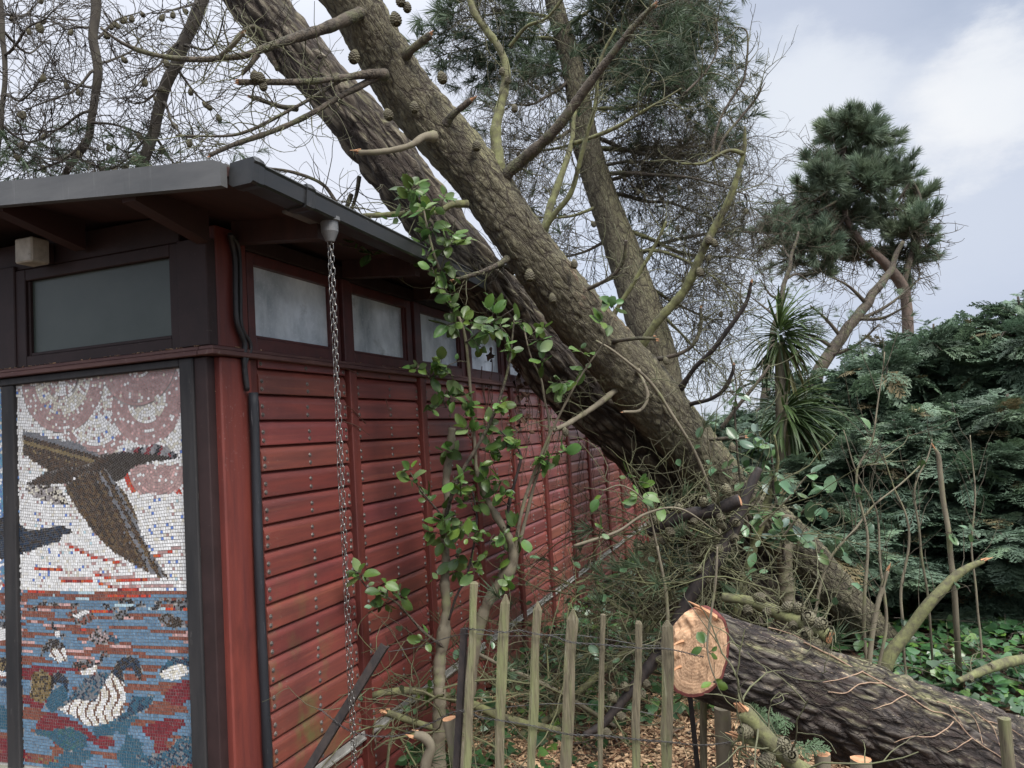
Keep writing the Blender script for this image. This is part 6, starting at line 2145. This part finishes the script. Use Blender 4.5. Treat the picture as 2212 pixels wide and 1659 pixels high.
def post(name, top, bot, w_, m_, label, cat, group=None, kind='angle', cut=False):
    top, bot = np.array(top), np.array(bot)
    d = nrm(top - bot)
    x = nrm(np.cross(d, np.array([0.25, 1, 0])))
    y = np.cross(x, d)
    mb = MB()
    n = 14
    if kind == 'angle':
        sec = [(-1, -1), (1, -1), (1, -.55), (-.5, -.55), (-.5, 1), (-1, 1)]
    else:
        sec = [(math.cos(a) * (1 + .12 * math.sin(3 * a)), math.sin(a)) for a in np.linspace(0, 2 * math.pi, 12, endpoint=False)]
    rings = []
    for i in range(n + 1):
        c = bot + (top - bot) * i / n
        k_ = w_ * .5 * (1 + 0.06 * noise.noise(Vector((i * .7, w_ * 90, 0))))
        rings.append([c + x * a * k_ + y * b * k_ for a, b in sec])
    k = len(sec)
    v = [p for r in rings for p in r]
    mb.add(v, [(i * k + j, i * k + (j + 1) % k, (i + 1) * k + (j + 1) % k, (i + 1) * k + j) for i in range(n) for j in range(k)], 0, None, kind != 'angle')
    mb.add(rings[-1], [tuple(range(k))], 1 if cut else 0)
    return loose(name, mb, [m_, RAW] if cut else [m_], label, cat, group, at=(bot[0], bot[1], 0))


def px_post(name, u0, v0, u1, v1, d0, d1, wpx, *a, **k):
    t, b = P(u0, v0, d0), P(u1, v1, d1)
    b = t + (b - t) * ((t[2] + 0.04) / (t[2] - b[2]))
    return post(name, t, b, wpx * d0 / F_PX, *a, **k)


px_post('metal_post', 1003, 1356, 986, 1659, 2.88, 2.88, 13, IRON, 'upright black metal post behind the first fence picket', 'post', 'black metal fence posts')
px_post('metal_post', 832, 1393, 680, 1640, 3.02, 3.0, 17, IRON, 'black metal post leaning steeply against the red wall', 'post', 'black metal fence posts')
px_post('metal_post', 1488, 1480, 1507, 1659, 3.3, 3.3, 10, IRON, 'dark metal post standing under the sawn end of the log', 'post', 'black metal fence posts')
px_post('wooden_stake', 970, 1552, 992, 1659, 2.95, 2.95, 30, GREYBARK, 'short peeling cut stake beside the black post', 'stake', kind='round', cut=True)
px_post('wooden_stake', 1519, 1500, 1520, 1659, 3.25, 3.25, 15, PICKET, 'thin wooden stake under the log near its sawn end', 'stake', kind='round')
px_post('wooden_stake', 1560, 1530, 1566, 1659, 3.6, 3.6, 34, GREYBARK, 'thick shaded stake under the log near its sawn end', 'stake', kind='round')
px_post('wooden_stake', 2170, 1552, 2180, 1659, 2.7, 2.7, 24, PICKET, 'mossy pointed stake at the right edge in front of the log', 'stake', kind='round')
px_post('wooden_stake', 1776, 1628, 1778, 1659, 2.95, 2.95, 32, GREYBARK, 'pale sawn stake top under the log, left of two', 'stake', kind='round', cut=True)
px_post('wooden_stake', 1860, 1640, 1861, 1659, 2.9, 2.9, 42, GREYBARK, 'pale sawn stake top under the log, right of two', 'stake', kind='round', cut=True)
t_, b_ = P(1376, 1184, 7.9), P(1376, 1330, 7.9)
m = MB()
q = b_.copy()
m.bbox(-0.11, 0.11, -0.11, 0.11, 0.0, t_[2], 0.012)
m.bbox(-0.115, 0.115, -0.115, 0.115, t_[2] + .001, t_[2] + 0.03, 0.01)
o = m.build('timber_post', [PICKET])
o.location = (q[0] + .15, q[1], 0)
tag(o, 'square timber post at the far end of the red wall', 'post')
# ------------------------------------------------------------------ the sawn log
LOGR = [(1506, 1406, 3.02, 196), (1560, 1427, 3.07, 194), (1650, 1460, 3.16, 196), (1790, 1514, 3.3, 212), (2000, 1600, 3.5, 230), (2212, 1688, 3.7, 250), (2380, 1760, 3.85, 290)]
pL, rL = px_spine(LOGR, 420)
log = tree('sawn_log', (pL[190][0], pL[190][1], 0), 'thick sawn pine trunk with pale cut face and furrowed bark lying across the fence', 'log')
m = MB()
VL = bark_tube(m, pL, rL, 220, 0.020, (0.046, 0.19), 31.0, flute=0.06, neat=9)
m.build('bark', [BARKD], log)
# cut face: growth rings, a stepped torn edge and reddish inner bark
FACE = bpy.data.materials.new('growth_rings')
FACE.use_nodes = True
t = FACE.node_tree
b = t.nodes['Principled BSDF']
b.inputs['Roughness'].default_value = 0.75
at = t.nodes.new('ShaderNodeAttribute')
at.attribute_name = 'bk'
nz = t.nodes.new('ShaderNodeTexNoise')
nz.inputs['Scale'].default_value = 9
t.links.new(at.outputs['Vector'], nz.inputs['Vector'])
sp_ = t.nodes.new('ShaderNodeSeparateXYZ')
t.links.new(at.outputs['Vector'], sp_.inputs[0])
ma = t.nodes.new('ShaderNodeMath')
ma.operation = 'MULTIPLY_ADD'
ma.inputs[1].default_value = 0.045
t.links.new(nz.outputs['Fac'], ma.inputs[0])
t.links.new(sp_.outputs['Z'], ma.inputs[2])
m2 = t.nodes.new('ShaderNodeMath')
m2.operation = 'MULTIPLY'
m2.inputs[1].default_value = 88.0
t.links.new(ma.outputs[0], m2.inputs[0])
m3 = t.nodes.new('ShaderNodeMath')
m3.operation = 'SINE'
t.links.new(m2.outputs[0], m3.inputs[0])
nz2 = t.nodes.new('ShaderNodeTexNoise')
nz2.inputs['Scale'].default_value = 90
nz2.inputs['Detail'].default_value = 6
t.links.new(at.outputs['Vector'], nz2.inputs['Vector'])
m4 = t.nodes.new('ShaderNodeMath')
m4.operation = 'MULTIPLY_ADD'
m4.inputs[1].default_value = 0.10
t.links.new(m3.outputs[0], m4.inputs[0])
t.links.new(nz2.outputs['Fac'], m4.inputs[2])
cr = t.nodes.new('ShaderNodeValToRGB')
cr.color_ramp.elements[0].position = 0.2
cr.color_ramp.elements[0].color = (0.40, 0.215, 0.115, 1)
cr.color_ramp.elements[1].position = 0.75
cr.color_ramp.elements[1].color = (0.64, 0.42, 0.26, 1)
t.links.new(m4.outputs[0], cr.inputs[0])
rm = t.nodes.new('ShaderNodeMapRange')
rm.inputs['From Min'].default_value = 0.915
rm.inputs['From Max'].default_value = 0.94
t.links.new(sp_.outputs['Z'], rm.inputs['Value'])
rn = t.nodes.new('ShaderNodeMath')
rn.operation = 'MULTIPLY_ADD'
rn.inputs[1].default_value = 0.05
rn.inputs[2].default_value = -0.025
t.links.new(nz.outputs['Fac'], rn.inputs[0])
mx = t.nodes.new('ShaderNodeMix')
mx.data_type = 'RGBA'
t.links.new(rm.outputs[0], mx.inputs[0])
t.links.new(cr.outputs[0], mx.inputs[6])
mx.inputs[7].default_value = (0.13, 0.030, 0.024, 1)
t.links.new(mx.outputs[2], b.inputs['Base Color'])
bp = t.nodes.new('ShaderNodeBump')
bp.inputs['Strength'].default_value = 0.6
bp.inputs['Distance'].default_value = 0.004
t.links.new(m4.outputs[0], bp.inputs['Height'])
t.links.new(bp.outputs[0], b.inputs['Normal'])

ring = VL[0]
c0 = ring.mean(0)
ax = nrm(pL[0] - pL[16])
k = len(ring)
nr = 46
v, bk = [], []
upv = nrm(np.array([0, 0, 1.0]) - ax * ax[2])
lv_ = np.cross(ax, upv)
for i in range(nr + 1):
    q = i / nr
    for j in range(k):
        e = ring[j] - c0
        pr = c0 + e * q * 0.997
        a, bb = (e * q) @ lv_ / 0.18, (e * q) @ upv / 0.18
        h = 0.004 * noise.noise(Vector((a * 6, bb * 6, 0))) + 0.002 * noise.noise(Vector((a * 22, bb * 22, 3)))
        # torn holding wood: rough shelf on the lower left, ridge at the top
        w_ = (a if lv_[0] < 0 else -a) * 0.9 + 0.25 * noise.noise(Vector((bb * 3, 0, 5))) + 0.25 * bb
        if w_ > 0.42:
            h += 0.035 * min(1, (w_ - 0.42) * 5) + 0.012 * noise.noise(Vector((a * 14, bb * 5, 8)))
        if bb > 0.72:
            h += 0.03 * min(1, (bb - 0.72) * 8) * (0.6 + noise.noise(Vector((a * 7, 0, 2))))
        v.append(pr + ax * (h * (1 - q ** 14) + 0.001))
        bk.append((a, bb, q))
f = [(i * k + j, (i + 1) * k + j, (i + 1) * k + (j + 1) % k, i * k + (j + 1) % k) for i in range(nr) for j in range(k)]
m = MB()
m.add(v, f, 0, None, True, h=np.zeros(len(v)), bk=np.array(bk))
face = m.build('cut_face', [FACE], log)
for (ua, va, ub, vb, w_) in ((1545, 1335, 1487, 1299, 15), (1530, 1330, 1500, 1312, 12), (1475, 1385, 1450, 1398, 9), (1470, 1440, 1452, 1452, 9)):
    m = MB()
    m.tube(spline([P(ua, va, 2.98), (P(ua, va, 2.98) + P(ub, vb, 2.94)) / 2 + np.array([0, 0, .004]), P(ub, vb, 2.94)], 8), np.linspace(w_ * .5, 1.2, 8) * 2.95 / F_PX, 5, smooth=False)
    m.build('splinter', [RAW], log)


def on_log(u, v, lift=0.004):
    q = VL.reshape(-1, 3)
    x, y = to_px(q)
    dist = np.hypot(x - u, y - v)
    k_ = dist < 7
    if not k_.any():
        k_ = dist < dist.min() + 4
    idx = np.where(k_)[0]
    i = idx[np.argmin(q[idx][:, 1])]
    ctr = pL[i // VL.shape[1]]
    return q[i] + nrm(q[i] - ctr) * lift


E4 = lambda x, y: (1475.3 + x * .3335, 1106 + y * .3335)
VINE = mat('dry_ivy_stem', (0.36, 0.25, 0.17), (0.22, 0.14, 0.10), 30, rough=0.85, bump=0.4, bscale=80, bdist=0.002)
m = MB()
for rows, w_ in (([(790, 830), (900, 890), (1040, 960), (1200, 1040), (1330, 1110), (1480, 1190), (1600, 1270), (1750, 1330), (1880, 1450), (2080, 1590)], .0048), ([(1180, 1035), (1050, 1060), (920, 1100)], .0036), ([(1310, 1100), (1170, 1110), (1060, 1150), (950, 1165)], .0038),
                 ([(1450, 1175), (1340, 1220), (1240, 1265)], .0032), ([(1760, 1345), (1650, 1440), (1480, 1460), (1380, 1500)], .0035), ([(1885, 1455), (1800, 1510), (1720, 1540)], .003), ([(1650, 1220), (1800, 1270), (1900, 1330), (1950, 1490)], .0032),
                 ([(1740, 1250), (1790, 1330), (1830, 1390)], .0025), ([(1900, 1290), (2000, 1370), (2060, 1500)], .003), ([(1950, 1330), (2100, 1380), (2200, 1440)], .0035), ([(560, 740), (700, 775), (800, 830)], .003)):
    pts = np.array([on_log(*E4(x, y)) for x, y in rows])
    s = spline(pts, 12 * len(rows))
    for i in range(len(s)):
        s[i] += 0.004 * np.array(nvec(Vector((*(s[i] * 16),))))
    m.tube(s, np.linspace(w_, w_ * .55, len(s)) * .8, 6)
loose('dry_ivy_stem', m, [VINE], 'bare branching ivy stems clinging to the bark of the sawn log', 'vine')


# ------------------------------------------------------------------ broken boughs with cones
def bough(name, rows, m_, label, cones=(), cut=None, twigs=0, group='broken pine boughs on the ground', csize=0.8, broken=False):
    mid = rows[len(rows) // 2]
    q = P(*mid[:3])
    o = tree(name, (q[0], q[1], max(0.0, q[2] - 0.1)), label, 'branch', group)
    p, r = px_spine(rows, len(rows) * 8, 0.006, random.random() * 9)
    r = r * (1 + .16 * np.array([noise.noise(Vector((*(x * 20),))) for x in p]))
    mb = MB()
    mb.tube(p, r, 12)
    mats = [m_]
    if cut:
        mats.append(RAW)
        e, d = p[-1], nrm(p[-1] - p[-3])
        mb.tube([e, e + d * 0.002], [r[-1] * .86, r[-1] * .84], 12, 1)
    if broken:
        mats.append(RAW)
        e, d = p[-1], nrm(p[-1] - p[-3])
        for _ in range(6):
            of = RNG.normal(0, 1, 3) * r[-1] * .45
            mb.tube([e - d * .01 + of, e + d * random.uniform(.01, .035) + of], [r[-1] * .4, r[-1] * .1], 4, 1, smooth=False)
    mb.build('wood', mats, o)
    if twigs:
        mb = MB()
        q, d, _ = along(p[None], twigs, 0.05, 1)
        P1, e1 = grow(q, spread(d, 1.1) + np.array([0, 0, .2]), RNG.uniform(.12, .55, len(q)), 9, .5, (0, 0, .05), 1.6)
        tubes(mb, P1, RNG.uniform(.003, .005, len(q)), np.full(len(q), .0016), 5)
        q, d, _ = along(P1, 2, 0.2, 1)
        P2, e2 = grow(q, spread(d, .9), RNG.uniform(.08, .3, len(q)), 7, .5, (0, 0, .05), 1.6)
        tubes(mb, P2, np.full(len(q), .0022), np.full(len(q), .001), 4)
        mb.build('side_twigs', [TWIGG], o)
    for (u, v, s) in cones:
        i = on(p, u, v)
        pos = P(u, v, p[i][1] - r[i] * .6)
        dr = nrm((pos - p[i]) + np.array([0, -.01, 0]) + RNG.normal(0, .012, 3))
        cone_obj(o, pos - dr * 0.03 * s, dr, s * csize * random.uniform(.85, 1.1))
    return o


bough('fallen_bough', [(1640, 1010, 4.0, 16), (1612, 1070, 4.0, 24), (1598, 1110, 4.0, 28), (1575, 1163, 4.0, 30), (1542, 1216, 4.0, 30), (1502, 1273, 4.0, 28), (1468, 1333, 4.0, 26), (1448, 1373, 4.0, 25), (1405, 1440, 4.0, 24), (1365, 1490, 4.0, 22), (1331, 1530, 4.0, 20), (1301, 1566, 4.0, 17), (1262, 1588, 4.0, 14)],
      IRON, 'long dark bough crusted with cones slanting behind the fence pickets',
      [(1560, 1135, .9), (1585, 1160, .9), (1555, 1185, .9), (1590, 1130, .9), (1530, 1250, .9), (1510, 1230, .9), (1475, 1350, .8), (1440, 1400, .8), (1425, 1395, .8), (1462, 1385, .8), (1395, 1475, .85), (1352, 1485, .85), (1420, 1425, .8), (1378, 1500, .85), (1340, 1545, .85), (1325, 1510, .8), (1310, 1580, .8)], twigs=26, csize=.95)
bough('fallen_bough', [(1400, 1150, 4.1, 20), (1440, 1128, 4.05, 26), (1480, 1112, 4.0, 28), (1540, 1104, 3.92, 28), (1590, 1084, 3.85, 26), (1599, 1081, 3.84, 26)], IRON, 'short cone covered branch with an orange sawn end in front of the leaning trunk foot',
      [(1570, 1060, 1), (1545, 1075, 1), (1520, 1085, 1), (1500, 1125, .9), (1465, 1100, .9), (1445, 1145, .9), (1420, 1125, .9), (1475, 1140, .9), (1555, 1115, .9), (1430, 1165, .8)], cut=True, twigs=14, csize=.95)
bough('fallen_bough', [(1560, 1290, 3.6, 18), (1620, 1300, 3.55, 24), (1690, 1328, 3.45, 30), (1750, 1352, 3.35, 32), (1790, 1374, 3.28, 31), (1794, 1377, 3.27, 31)], MOSS, 'mossy branch with an orange sawn end and a clump of cones above the log',
      [(1700, 1312, 1), (1725, 1315, 1), (1752, 1340, 1.1), (1745, 1365, 1.1), (1715, 1350, 1), (1770, 1350, 1), (1640, 1290, .9), (1660, 1320, .9), (1615, 1315, .9), (1765, 1395, 1.0)], cut=True, twigs=16, csize=.9)
bough('fallen_bough', [(1790, 1740, 2.6, 34), (1740, 1680, 2.6, 34), (1700, 1638, 2.6, 35), (1655, 1596, 2.6, 35), (1625, 1560, 2.6, 33), (1602, 1535, 2.6, 32)], MOSS, 'broken lichen covered branch in front of the log at the bottom',
      [(1612, 1580, 1.1), (1690, 1610, 1.0), (1705, 1630, 1.0), (1660, 1640, 1.0)], twigs=12, csize=.85, broken=True)
bough('fallen_bough', [(1760, 1668, 2.62, 20), (1720, 1645, 2.62, 20), (1650, 1612, 2.62, 20), (1592, 1590, 2.62, 14)], MOSS, 'thinner lichen covered branch beside the broken one in front of the log', twigs=5, broken=True)
bough('fallen_bough', [(1210, 1580, 4.3, 16), (1100, 1556, 4.2, 18), (1040, 1530, 4.15, 18), (990, 1512, 4.1, 18), (940, 1500, 4.1, 18), (890, 1492, 4.05, 16), (840, 1494, 4.0, 15), (795, 1505, 4.0, 12), (763, 1520, 4.0, 6)], MOSS, 'long mossy stick lying along the foot of the red wall', twigs=14)
bough('fallen_bough', [(985, 1580, 4.0, 12), (930, 1570, 3.95, 14), (880, 1555, 3.9, 15), (833, 1538, 3.85, 15)], MOSS, 'short snapped mossy stick below the long one by the wall', twigs=4, broken=True)
bough('fallen_bough', [(915, 1690, 3.4, 22), (918, 1650, 3.4, 22), (928, 1615, 3.4, 21), (915, 1595, 3.4, 20), (893, 1588, 3.4, 16)], GREYBARK, 'pale crooked dead stub left of the peeling stake', broken=True)
bough('fallen_bough', [(1120, 1590, 4.6, 14), (1200, 1540, 4.7, 14), (1300, 1450, 4.8, 14), (1370, 1390, 4.9, 13), (1430, 1330, 5.0, 9)], MOSS, 'green bough crossing low behind the middle pickets', twigs=16)
bough('fallen_bough', [(1010, 1400, 4.3, 7), (1090, 1440, 4.4, 8), (1200, 1490, 4.5, 9), (1330, 1570, 4.6, 9)], GREYBARK, 'thin straight stick sloping down behind the left pickets', twigs=8)
bough('fallen_bough', [(1290, 1270, 5.0, 8), (1330, 1310, 5.0, 9), (1400, 1335, 4.9, 11), (1480, 1325, 4.6, 12)], MOSS, 'curved twiggy limb hanging level above the pickets', twigs=18)
bough('fallen_bough', [(2070, 1470, 4.6, 10), (2120, 1450, 4.7, 18), (2180, 1430, 4.8, 22), (2230, 1420, 4.9, 20)], MOSS, 'mossy cone branch lying in the ivy at the right edge', [(2095, 1465, 1.1), (2140, 1440, 1.0)], twigs=8)

# upright twigs and bent stems tangled together behind the fence: too many to count
m = MB()
start, dirs, ln = [], [], []
for (u0, u1, v0, v1, d0, d1, n) in ((1180, 1480, 1260, 1600, 4.3, 5.8, 120), (1400, 1620, 1100, 1330, 4.0, 4.9, 100), (1000, 1250, 1430, 1600, 4.2, 5.0, 50), (800, 960, 1470, 1620, 3.7, 4.2, 26), (1600, 1760, 1290, 1420, 3.7, 4.4, 12), (1300, 1440, 1120, 1300, 4.6, 6.0, 26)):
    for _ in range(n):
        start.append(P(random.uniform(u0, u1), random.uniform(v0, v1), random.uniform(d0, d1)))
        a = random.uniform(0, 2 * math.pi)
        dirs.append((math.cos(a), math.sin(a) * .6, random.uniform(-.5, .9)))
        ln.append(random.uniform(.3, 1.1))
start, dirs, ln = np.array(start), np.array(dirs), np.array(ln)
start[:, 2] = np.maximum(start[:, 2], 0.02)
P1, e1 = grow(start, dirs, ln, 12, 0.5, (0, 0, -.15), 1.5)
P1[:, :, 2] = np.maximum(P1[:, :, 2], 0.015)
n = len(P1)
cc = RNG.uniform(0.6, 1.25, (n, 1)) * np.array([[1.0, 1.0, 0.9]])
tubes(m, P1, .0026 + .006 * RNG.random(n) ** 3, np.full(n, .0016), 5, col=cc)
q, d, _ = along(P1, 3, 0.15, 1)
P2, e2 = grow(q, spread(d, .9), RNG.uniform(.1, .4, len(q)), 8, .5, (0, 0, 0), 1.6)
P2[:, :, 2] = np.maximum(P2[:, :, 2], 0.012)
tubes(m, P2, np.full(len(q), .0024), np.full(len(q), .001), 4, col=RNG.uniform(0.6, 1.25, (len(q), 1)) * np.ones(3))
q, d, _ = along(P2, 1, 0.3, 1)
P3, e3 = grow(q, spread(d, .9), RNG.uniform(.06, .2, len(q)), 6, .5, (0, 0, 0), 1.6)
tubes(m, P3, np.full(len(q), .0015), np.full(len(q), .0008), 3, col=RNG.uniform(0.6, 1.25, (len(q), 1)) * np.ones(3))
kk = RNG.random(len(P2)) < 0.06
pos = P2[kk, -1]
cn = RNG.uniform(.7, 1.3, (len(pos), 1)) * np.ones(3)
tufts(m, T_NEAR, pos, e2[kk] + np.array([0, 0, .2]), RNG.uniform(.8, 1.2, len(pos)), cn, 1)
tv, tf = LEAVES[0]
kk = RNG.integers(0, len(P2), 170)
pos = P2[kk, -1] + RNG.normal(0, .02, (170, 3))
bb = RNG.uniform(.7, 1.4, (170, 1)) * np.array([[1.0, 1.0, 1.0]])
scatter(m, tv, tf, pos, frames(rdir(170) + np.array([0, -.3, .1]), np.tile([0, -.6, .8], (170, 1)) + RNG.normal(0, .4, (170, 3))), RNG.uniform(.03, .075, 170), 2, bb, True)
tag(m.build('brushwood', [TWIGG, NEEDLE, LEAFB]), kind='stuff')

# dead creeper on the wall
m = MB()
BRL = mat('dried_leaf', (0.085, 0.045, 0.028), (0.05, 0.028, 0.02), 20, rough=0.85, vcol=True)
VST = mat('dead_creeper_stem', (0.075, 0.038, 0.028), (0.11, 0.06, 0.042), 30, rough=0.9)
hang = []
for i in range(46):
    u0, v0 = random.uniform(1040, 1200), random.uniform(770, 830)
    if i > 22:
        u0, v0 = random.uniform(1200, 1380), random.uniform(850, 1080)
    pts = [(u0, v0)]
    L = random.randint(4, 9)
    for j in range(L):
        pts.append((pts[-1][0] + random.uniform(-9, 11), pts[-1][1] + random.uniform(22, 46)))
    w3 = np.array([rwp(a, b, -0.034) for a, b in pts])
    s = spline(w3, L * 5)
    m.tube(s, np.linspace(.0036, .0015, len(s)), 4)
    hang.append(s)
for (u0, v0, u1, v1) in ((737, 792, 792, 825), (790, 915, 740, 871), (741, 910, 798, 940), (833, 862, 842, 900)):
    m.tube(spline([rwp(u0, v0, -.05), (rwp(u0, v0, -.05) + rwp(u1, v1, -.05)) / 2 + np.array([0, 0, .012]), rwp(u1, v1, -.07)], 10), np.linspace(.003, .0014, 10), 4)
lp = []
for (u, v, r_, n) in ((1130, 790, 26, 46), (1115, 770, 16, 20), (1132, 850, 18, 24), (1132, 910, 14, 18), (1150, 740, 20, 16), (1060, 770, 14, 10), (1180, 850, 20, 10)):
    for _ in range(n):
        lp.append(rwp(u + random.gauss(0, r_ * .5), v + random.gauss(0, r_), -0.05 - random.random() * .05))
lp = np.array(lp)
tv, tf = leaf_tpl(1.2, .5)
scatter(m, tv * np.array([1.1, 1, 1]), tf, lp, frames(rdir(len(lp)) + np.array([0, 0, -.6]), rdir(len(lp))), RNG.uniform(.03, .065, len(lp)), 1, RNG.uniform(.6, 1.4, (len(lp), 1)) * np.ones(3))
loose('dead_creeper', m, [VST, BRL], 'dead brown creeper with dried curled leaves hanging on the red wall', 'creeper')

# ------------------------------------------------------------------ ground cover
IV = [(0, 0), (.32, -.08), (.5, .18), (.33, .42), (.30, .62), (0, 1.0), (-.30, .62), (-.33, .42), (-.5, .18), (-.32, -.08)]
iv_v = np.array([(x, y, -.12 * abs(x) - .10 * y * y) for x, y in IV])
iv_f3 = np.array([(0, i, i + 1) for i in range(1, 9)])
ivp, ivs = [], []


def gpos(n, xr, yr, f=None):
    out = []
    while len(out) < n:
        x, y = random.uniform(*xr), random.uniform(*yr)
        if f is None or random.random() < f(x, y):
            out.append((x, y))
    return out


def ivd(x, y):
    a = noise.noise(Vector((x * 1.3, y * 1.3, 7)))
    u, _ = to_px(np.array([x, y, 0.1]))
    k = min(1, max(0.05, (u - 1830) / 130.0))
    return k * (0.75 if a > -.25 else .3)


q = gpos(3400, (1.9, 5.2), (3.9, 7.2), ivd)
q = [(x, y, ground_z(x, y) + .03 + .20 * max(0, noise.noise(Vector((x * 1.1, y * 1.1, 2))) + .25) * random.random() + .10 * max(0, min(1, (x - 2.4)))) for x, y in q]
q2 = []
for _ in range(1100):
    tt, ss = random.uniform(1.2, 8.5), -abs(random.gauss(0.08, .5))
    w_ = W(tt, ss, 0)
    q2.append((w_[0], w_[1], ground_z(w_[0], w_[1]) + .02 + .16 * random.random() ** 2 * max(0.2, 1 + ss)))
for (x, y) in gpos(700, (0.3, 3.0), (4.6, 7.0)):
    q2.append((x, y, ground_z(x, y) + .02 + .10 * random.random()))
q = np.array(q + q2)
n = len(q)
m = MB()
dd = RNG.normal(0, 1, (n, 3)) * np.array([1, 1, .25]) + np.array([0, -.6, -.1])
upv = np.tile([0.0, -.45, 1.0], (n, 1)) + RNG.normal(0, .35, (n, 3))
b_ = RNG.uniform(.6, 1.4, (n, 1))
cc = b_ * np.array([[1, 1, 1]]) * np.where(RNG.random((n, 1)) < .18, np.array([[1.7, 1.5, .9]]), np.array([[.9, 1, 1.05]]))
scatter(m, iv_v, iv_f3, q, frames(dd, upv), RNG.uniform(.045, .095, n), 0, cc)
for i in range(0, n, 9):
    m.tube(spline([q[i] + np.array([0, 0, -.03]), q[i] + RNG.normal(0, .09, 3) * np.array([1, 1, .2]), q[i] + RNG.normal(0, .2, 3) * np.array([1, 1, .15])], 7), .0022, 4, 1)
tag(m.build('ivy_groundcover', [IVYM, DEADB]), kind='stuff')

CHIP = mat('fresh_wood_chip', (0.62, 0.46, 0.30), (0.44, 0.29, 0.17), 40, rough=0.85, vcol=True)
m = MB()
cv = np.array([(-.5, -1, 0), (.5, -.9, .05), (.42, 1, .1), (-.5, .9, 0), (-.4, -.9, -.22), (.4, -.8, -.2), (.35, .9, -.15), (-.4, .8, -.2)])
cf = np.array([(0, 1, 2, 3), (0, 4, 5, 1), (1, 5, 6, 2), (2, 6, 7, 3), (3, 7, 4, 0)])


def chd(x, y):
    return max(0.04, min(1, 0.6 + 1.2 * noise.noise(Vector((x * 1.9, y * 1.9, 1))))) * max(.15, 1 - abs(y - 4.2) * .35)


q = np.array([(x, y, ground_z(x, y) + .004 + .018 * random.random()) for x, y in gpos(17000, (-.75, 1.6), (3.0, 5.4), chd)] + [(x, y, ground_z(x, y) + .006) for x, y in gpos(900, (1.2, 3.2), (2.6, 5.0))])
fl = []
for _ in range(46):
    a_ = W(-0.068 + .008 * random.random(), random.uniform(0.0, 1.2), 2.168)
    fl.append(a_)
for _ in range(26):
    fl.append(W(random.uniform(0, 2.5), -0.052, 2.168))
for _ in range(40):
    fl.append(W(-0.003, random.uniform(.0, .06), random.uniform(.5, 2.0)) + RV * -.045 * 0 + np.array([0, 0, 0]))
q = np.vstack([q, np.array(fl)])
n = len(q)
scatter(m, cv, cf, q, frames(RNG.normal(0, 1, (n, 3)) * np.array([1, 1, .35]), np.tile([0, 0, 1.0], (n, 1)) + RNG.normal(0, .5, (n, 3))), RNG.uniform(.004, .017, (n, 3)) * np.array([1, 1.3, .6]) * np.where(np.arange(n) < n - len(fl), 1.0, .35)[:, None], 0, RNG.uniform(.55, 1.15, (n, 1)) * np.array([[1, .96, .92]]))
tag(m.build('wood_chips', [CHIP]), kind='stuff')
PNL = mat('fallen_brown_needles', (0.23, 0.105, 0.055), (0.13, 0.06, 0.035), 30, rough=0.85, vcol=True)
m = MB()
nv = np.array([(-.5, 0, 0), (.5, 0, 0), (.5, .5, .03), (-.5, .5, .03), (.3, 1, 0), (-.3, 1, 0)])
nf = np.array([(0, 1, 2, 3), (3, 2, 4, 5)])
q = np.array([(x, y, ground_z(x, y) + .008 + .03 * random.random() ** 2) for x, y in gpos(5500, (-.8, 1.8), (3.0, 5.6), lambda x, y: max(.1, .6 - noise.noise(Vector((x * 1.9, y * 1.9, 1)))))] +
             [(x, y, ground_z(x, y) + .008 + .025 * random.random() ** 2) for x, y in gpos(7000, (1.2, 4.6), (2.8, 7.0))])
n = len(q)
scatter(m, nv, nf, q, frames(RNG.normal(0, 1, (n, 3)) * np.array([1, 1, .18]), np.tile([0, 0, 1.0], (n, 1)) + RNG.normal(0, .2, (n, 3))), np.stack([np.full(n, .0032), RNG.uniform(.06, .13, n), np.full(n, .1)], -1), 0, RNG.uniform(.5, 1.3, (n, 1)) * np.ones(3))
tag(m.build('needle_litter', [PNL]), kind='stuff')
# a few snapped sticks on the ground
m = MB()
q = np.array([(x, y, ground_z(x, y) + .015) for x, y in gpos(120, (-.7, 3.2), (3.2, 5.6))])
P1, _ = grow(q, RNG.normal(0, 1, (120, 3)) * np.array([1, 1, .12]), RNG.uniform(.1, .5, 120), 7, .3, (0, 0, 0), .8)
P1[:, :, 2] = np.clip(P1[:, :, 2], .01, .09)
tubes(m, P1, RNG.uniform(.003, .008, 120), np.full(120, .002), 6, col=RNG.uniform(.7, 1.6, (120, 1)) * np.ones(3))
tag(m.build('stick_litter', [DEADB]), kind='stuff')

# cypress sprigs poking out under the log
m = MB()
pos = np.array([P(u, v, 2.95) for u, v in ((1640, 1570), (1630, 1590), (1655, 1560), (1690, 1545), (1700, 1560), (1735, 1610), (1665, 1600), (1645, 1625), (1720, 1600))])
scatter(m, FR[0][0], FR[0][1], pos, frames(np.array([nrm(np.array([random.uniform(-.2, 1), random.uniform(-.5, .1), random.uniform(-.5, .6)])) for _ in pos]), np.tile([0, -.7, .7], (len(pos), 1))), RNG.uniform(.07, .13, len(pos)), 0, np.tile([.9, .95, .7], (len(pos), 1)))
for p_ in pos:
    m.tube([p_, (p_ + pos[0]) / 2 - np.array([0, 0, .03]), pos[0] - np.array([0, 0, .1])], .003, 4, 1)
loose('cypress_sprig', m, [CYP, DEADB], 'bright green cypress sprig poking out in front of the log', 'sprig')
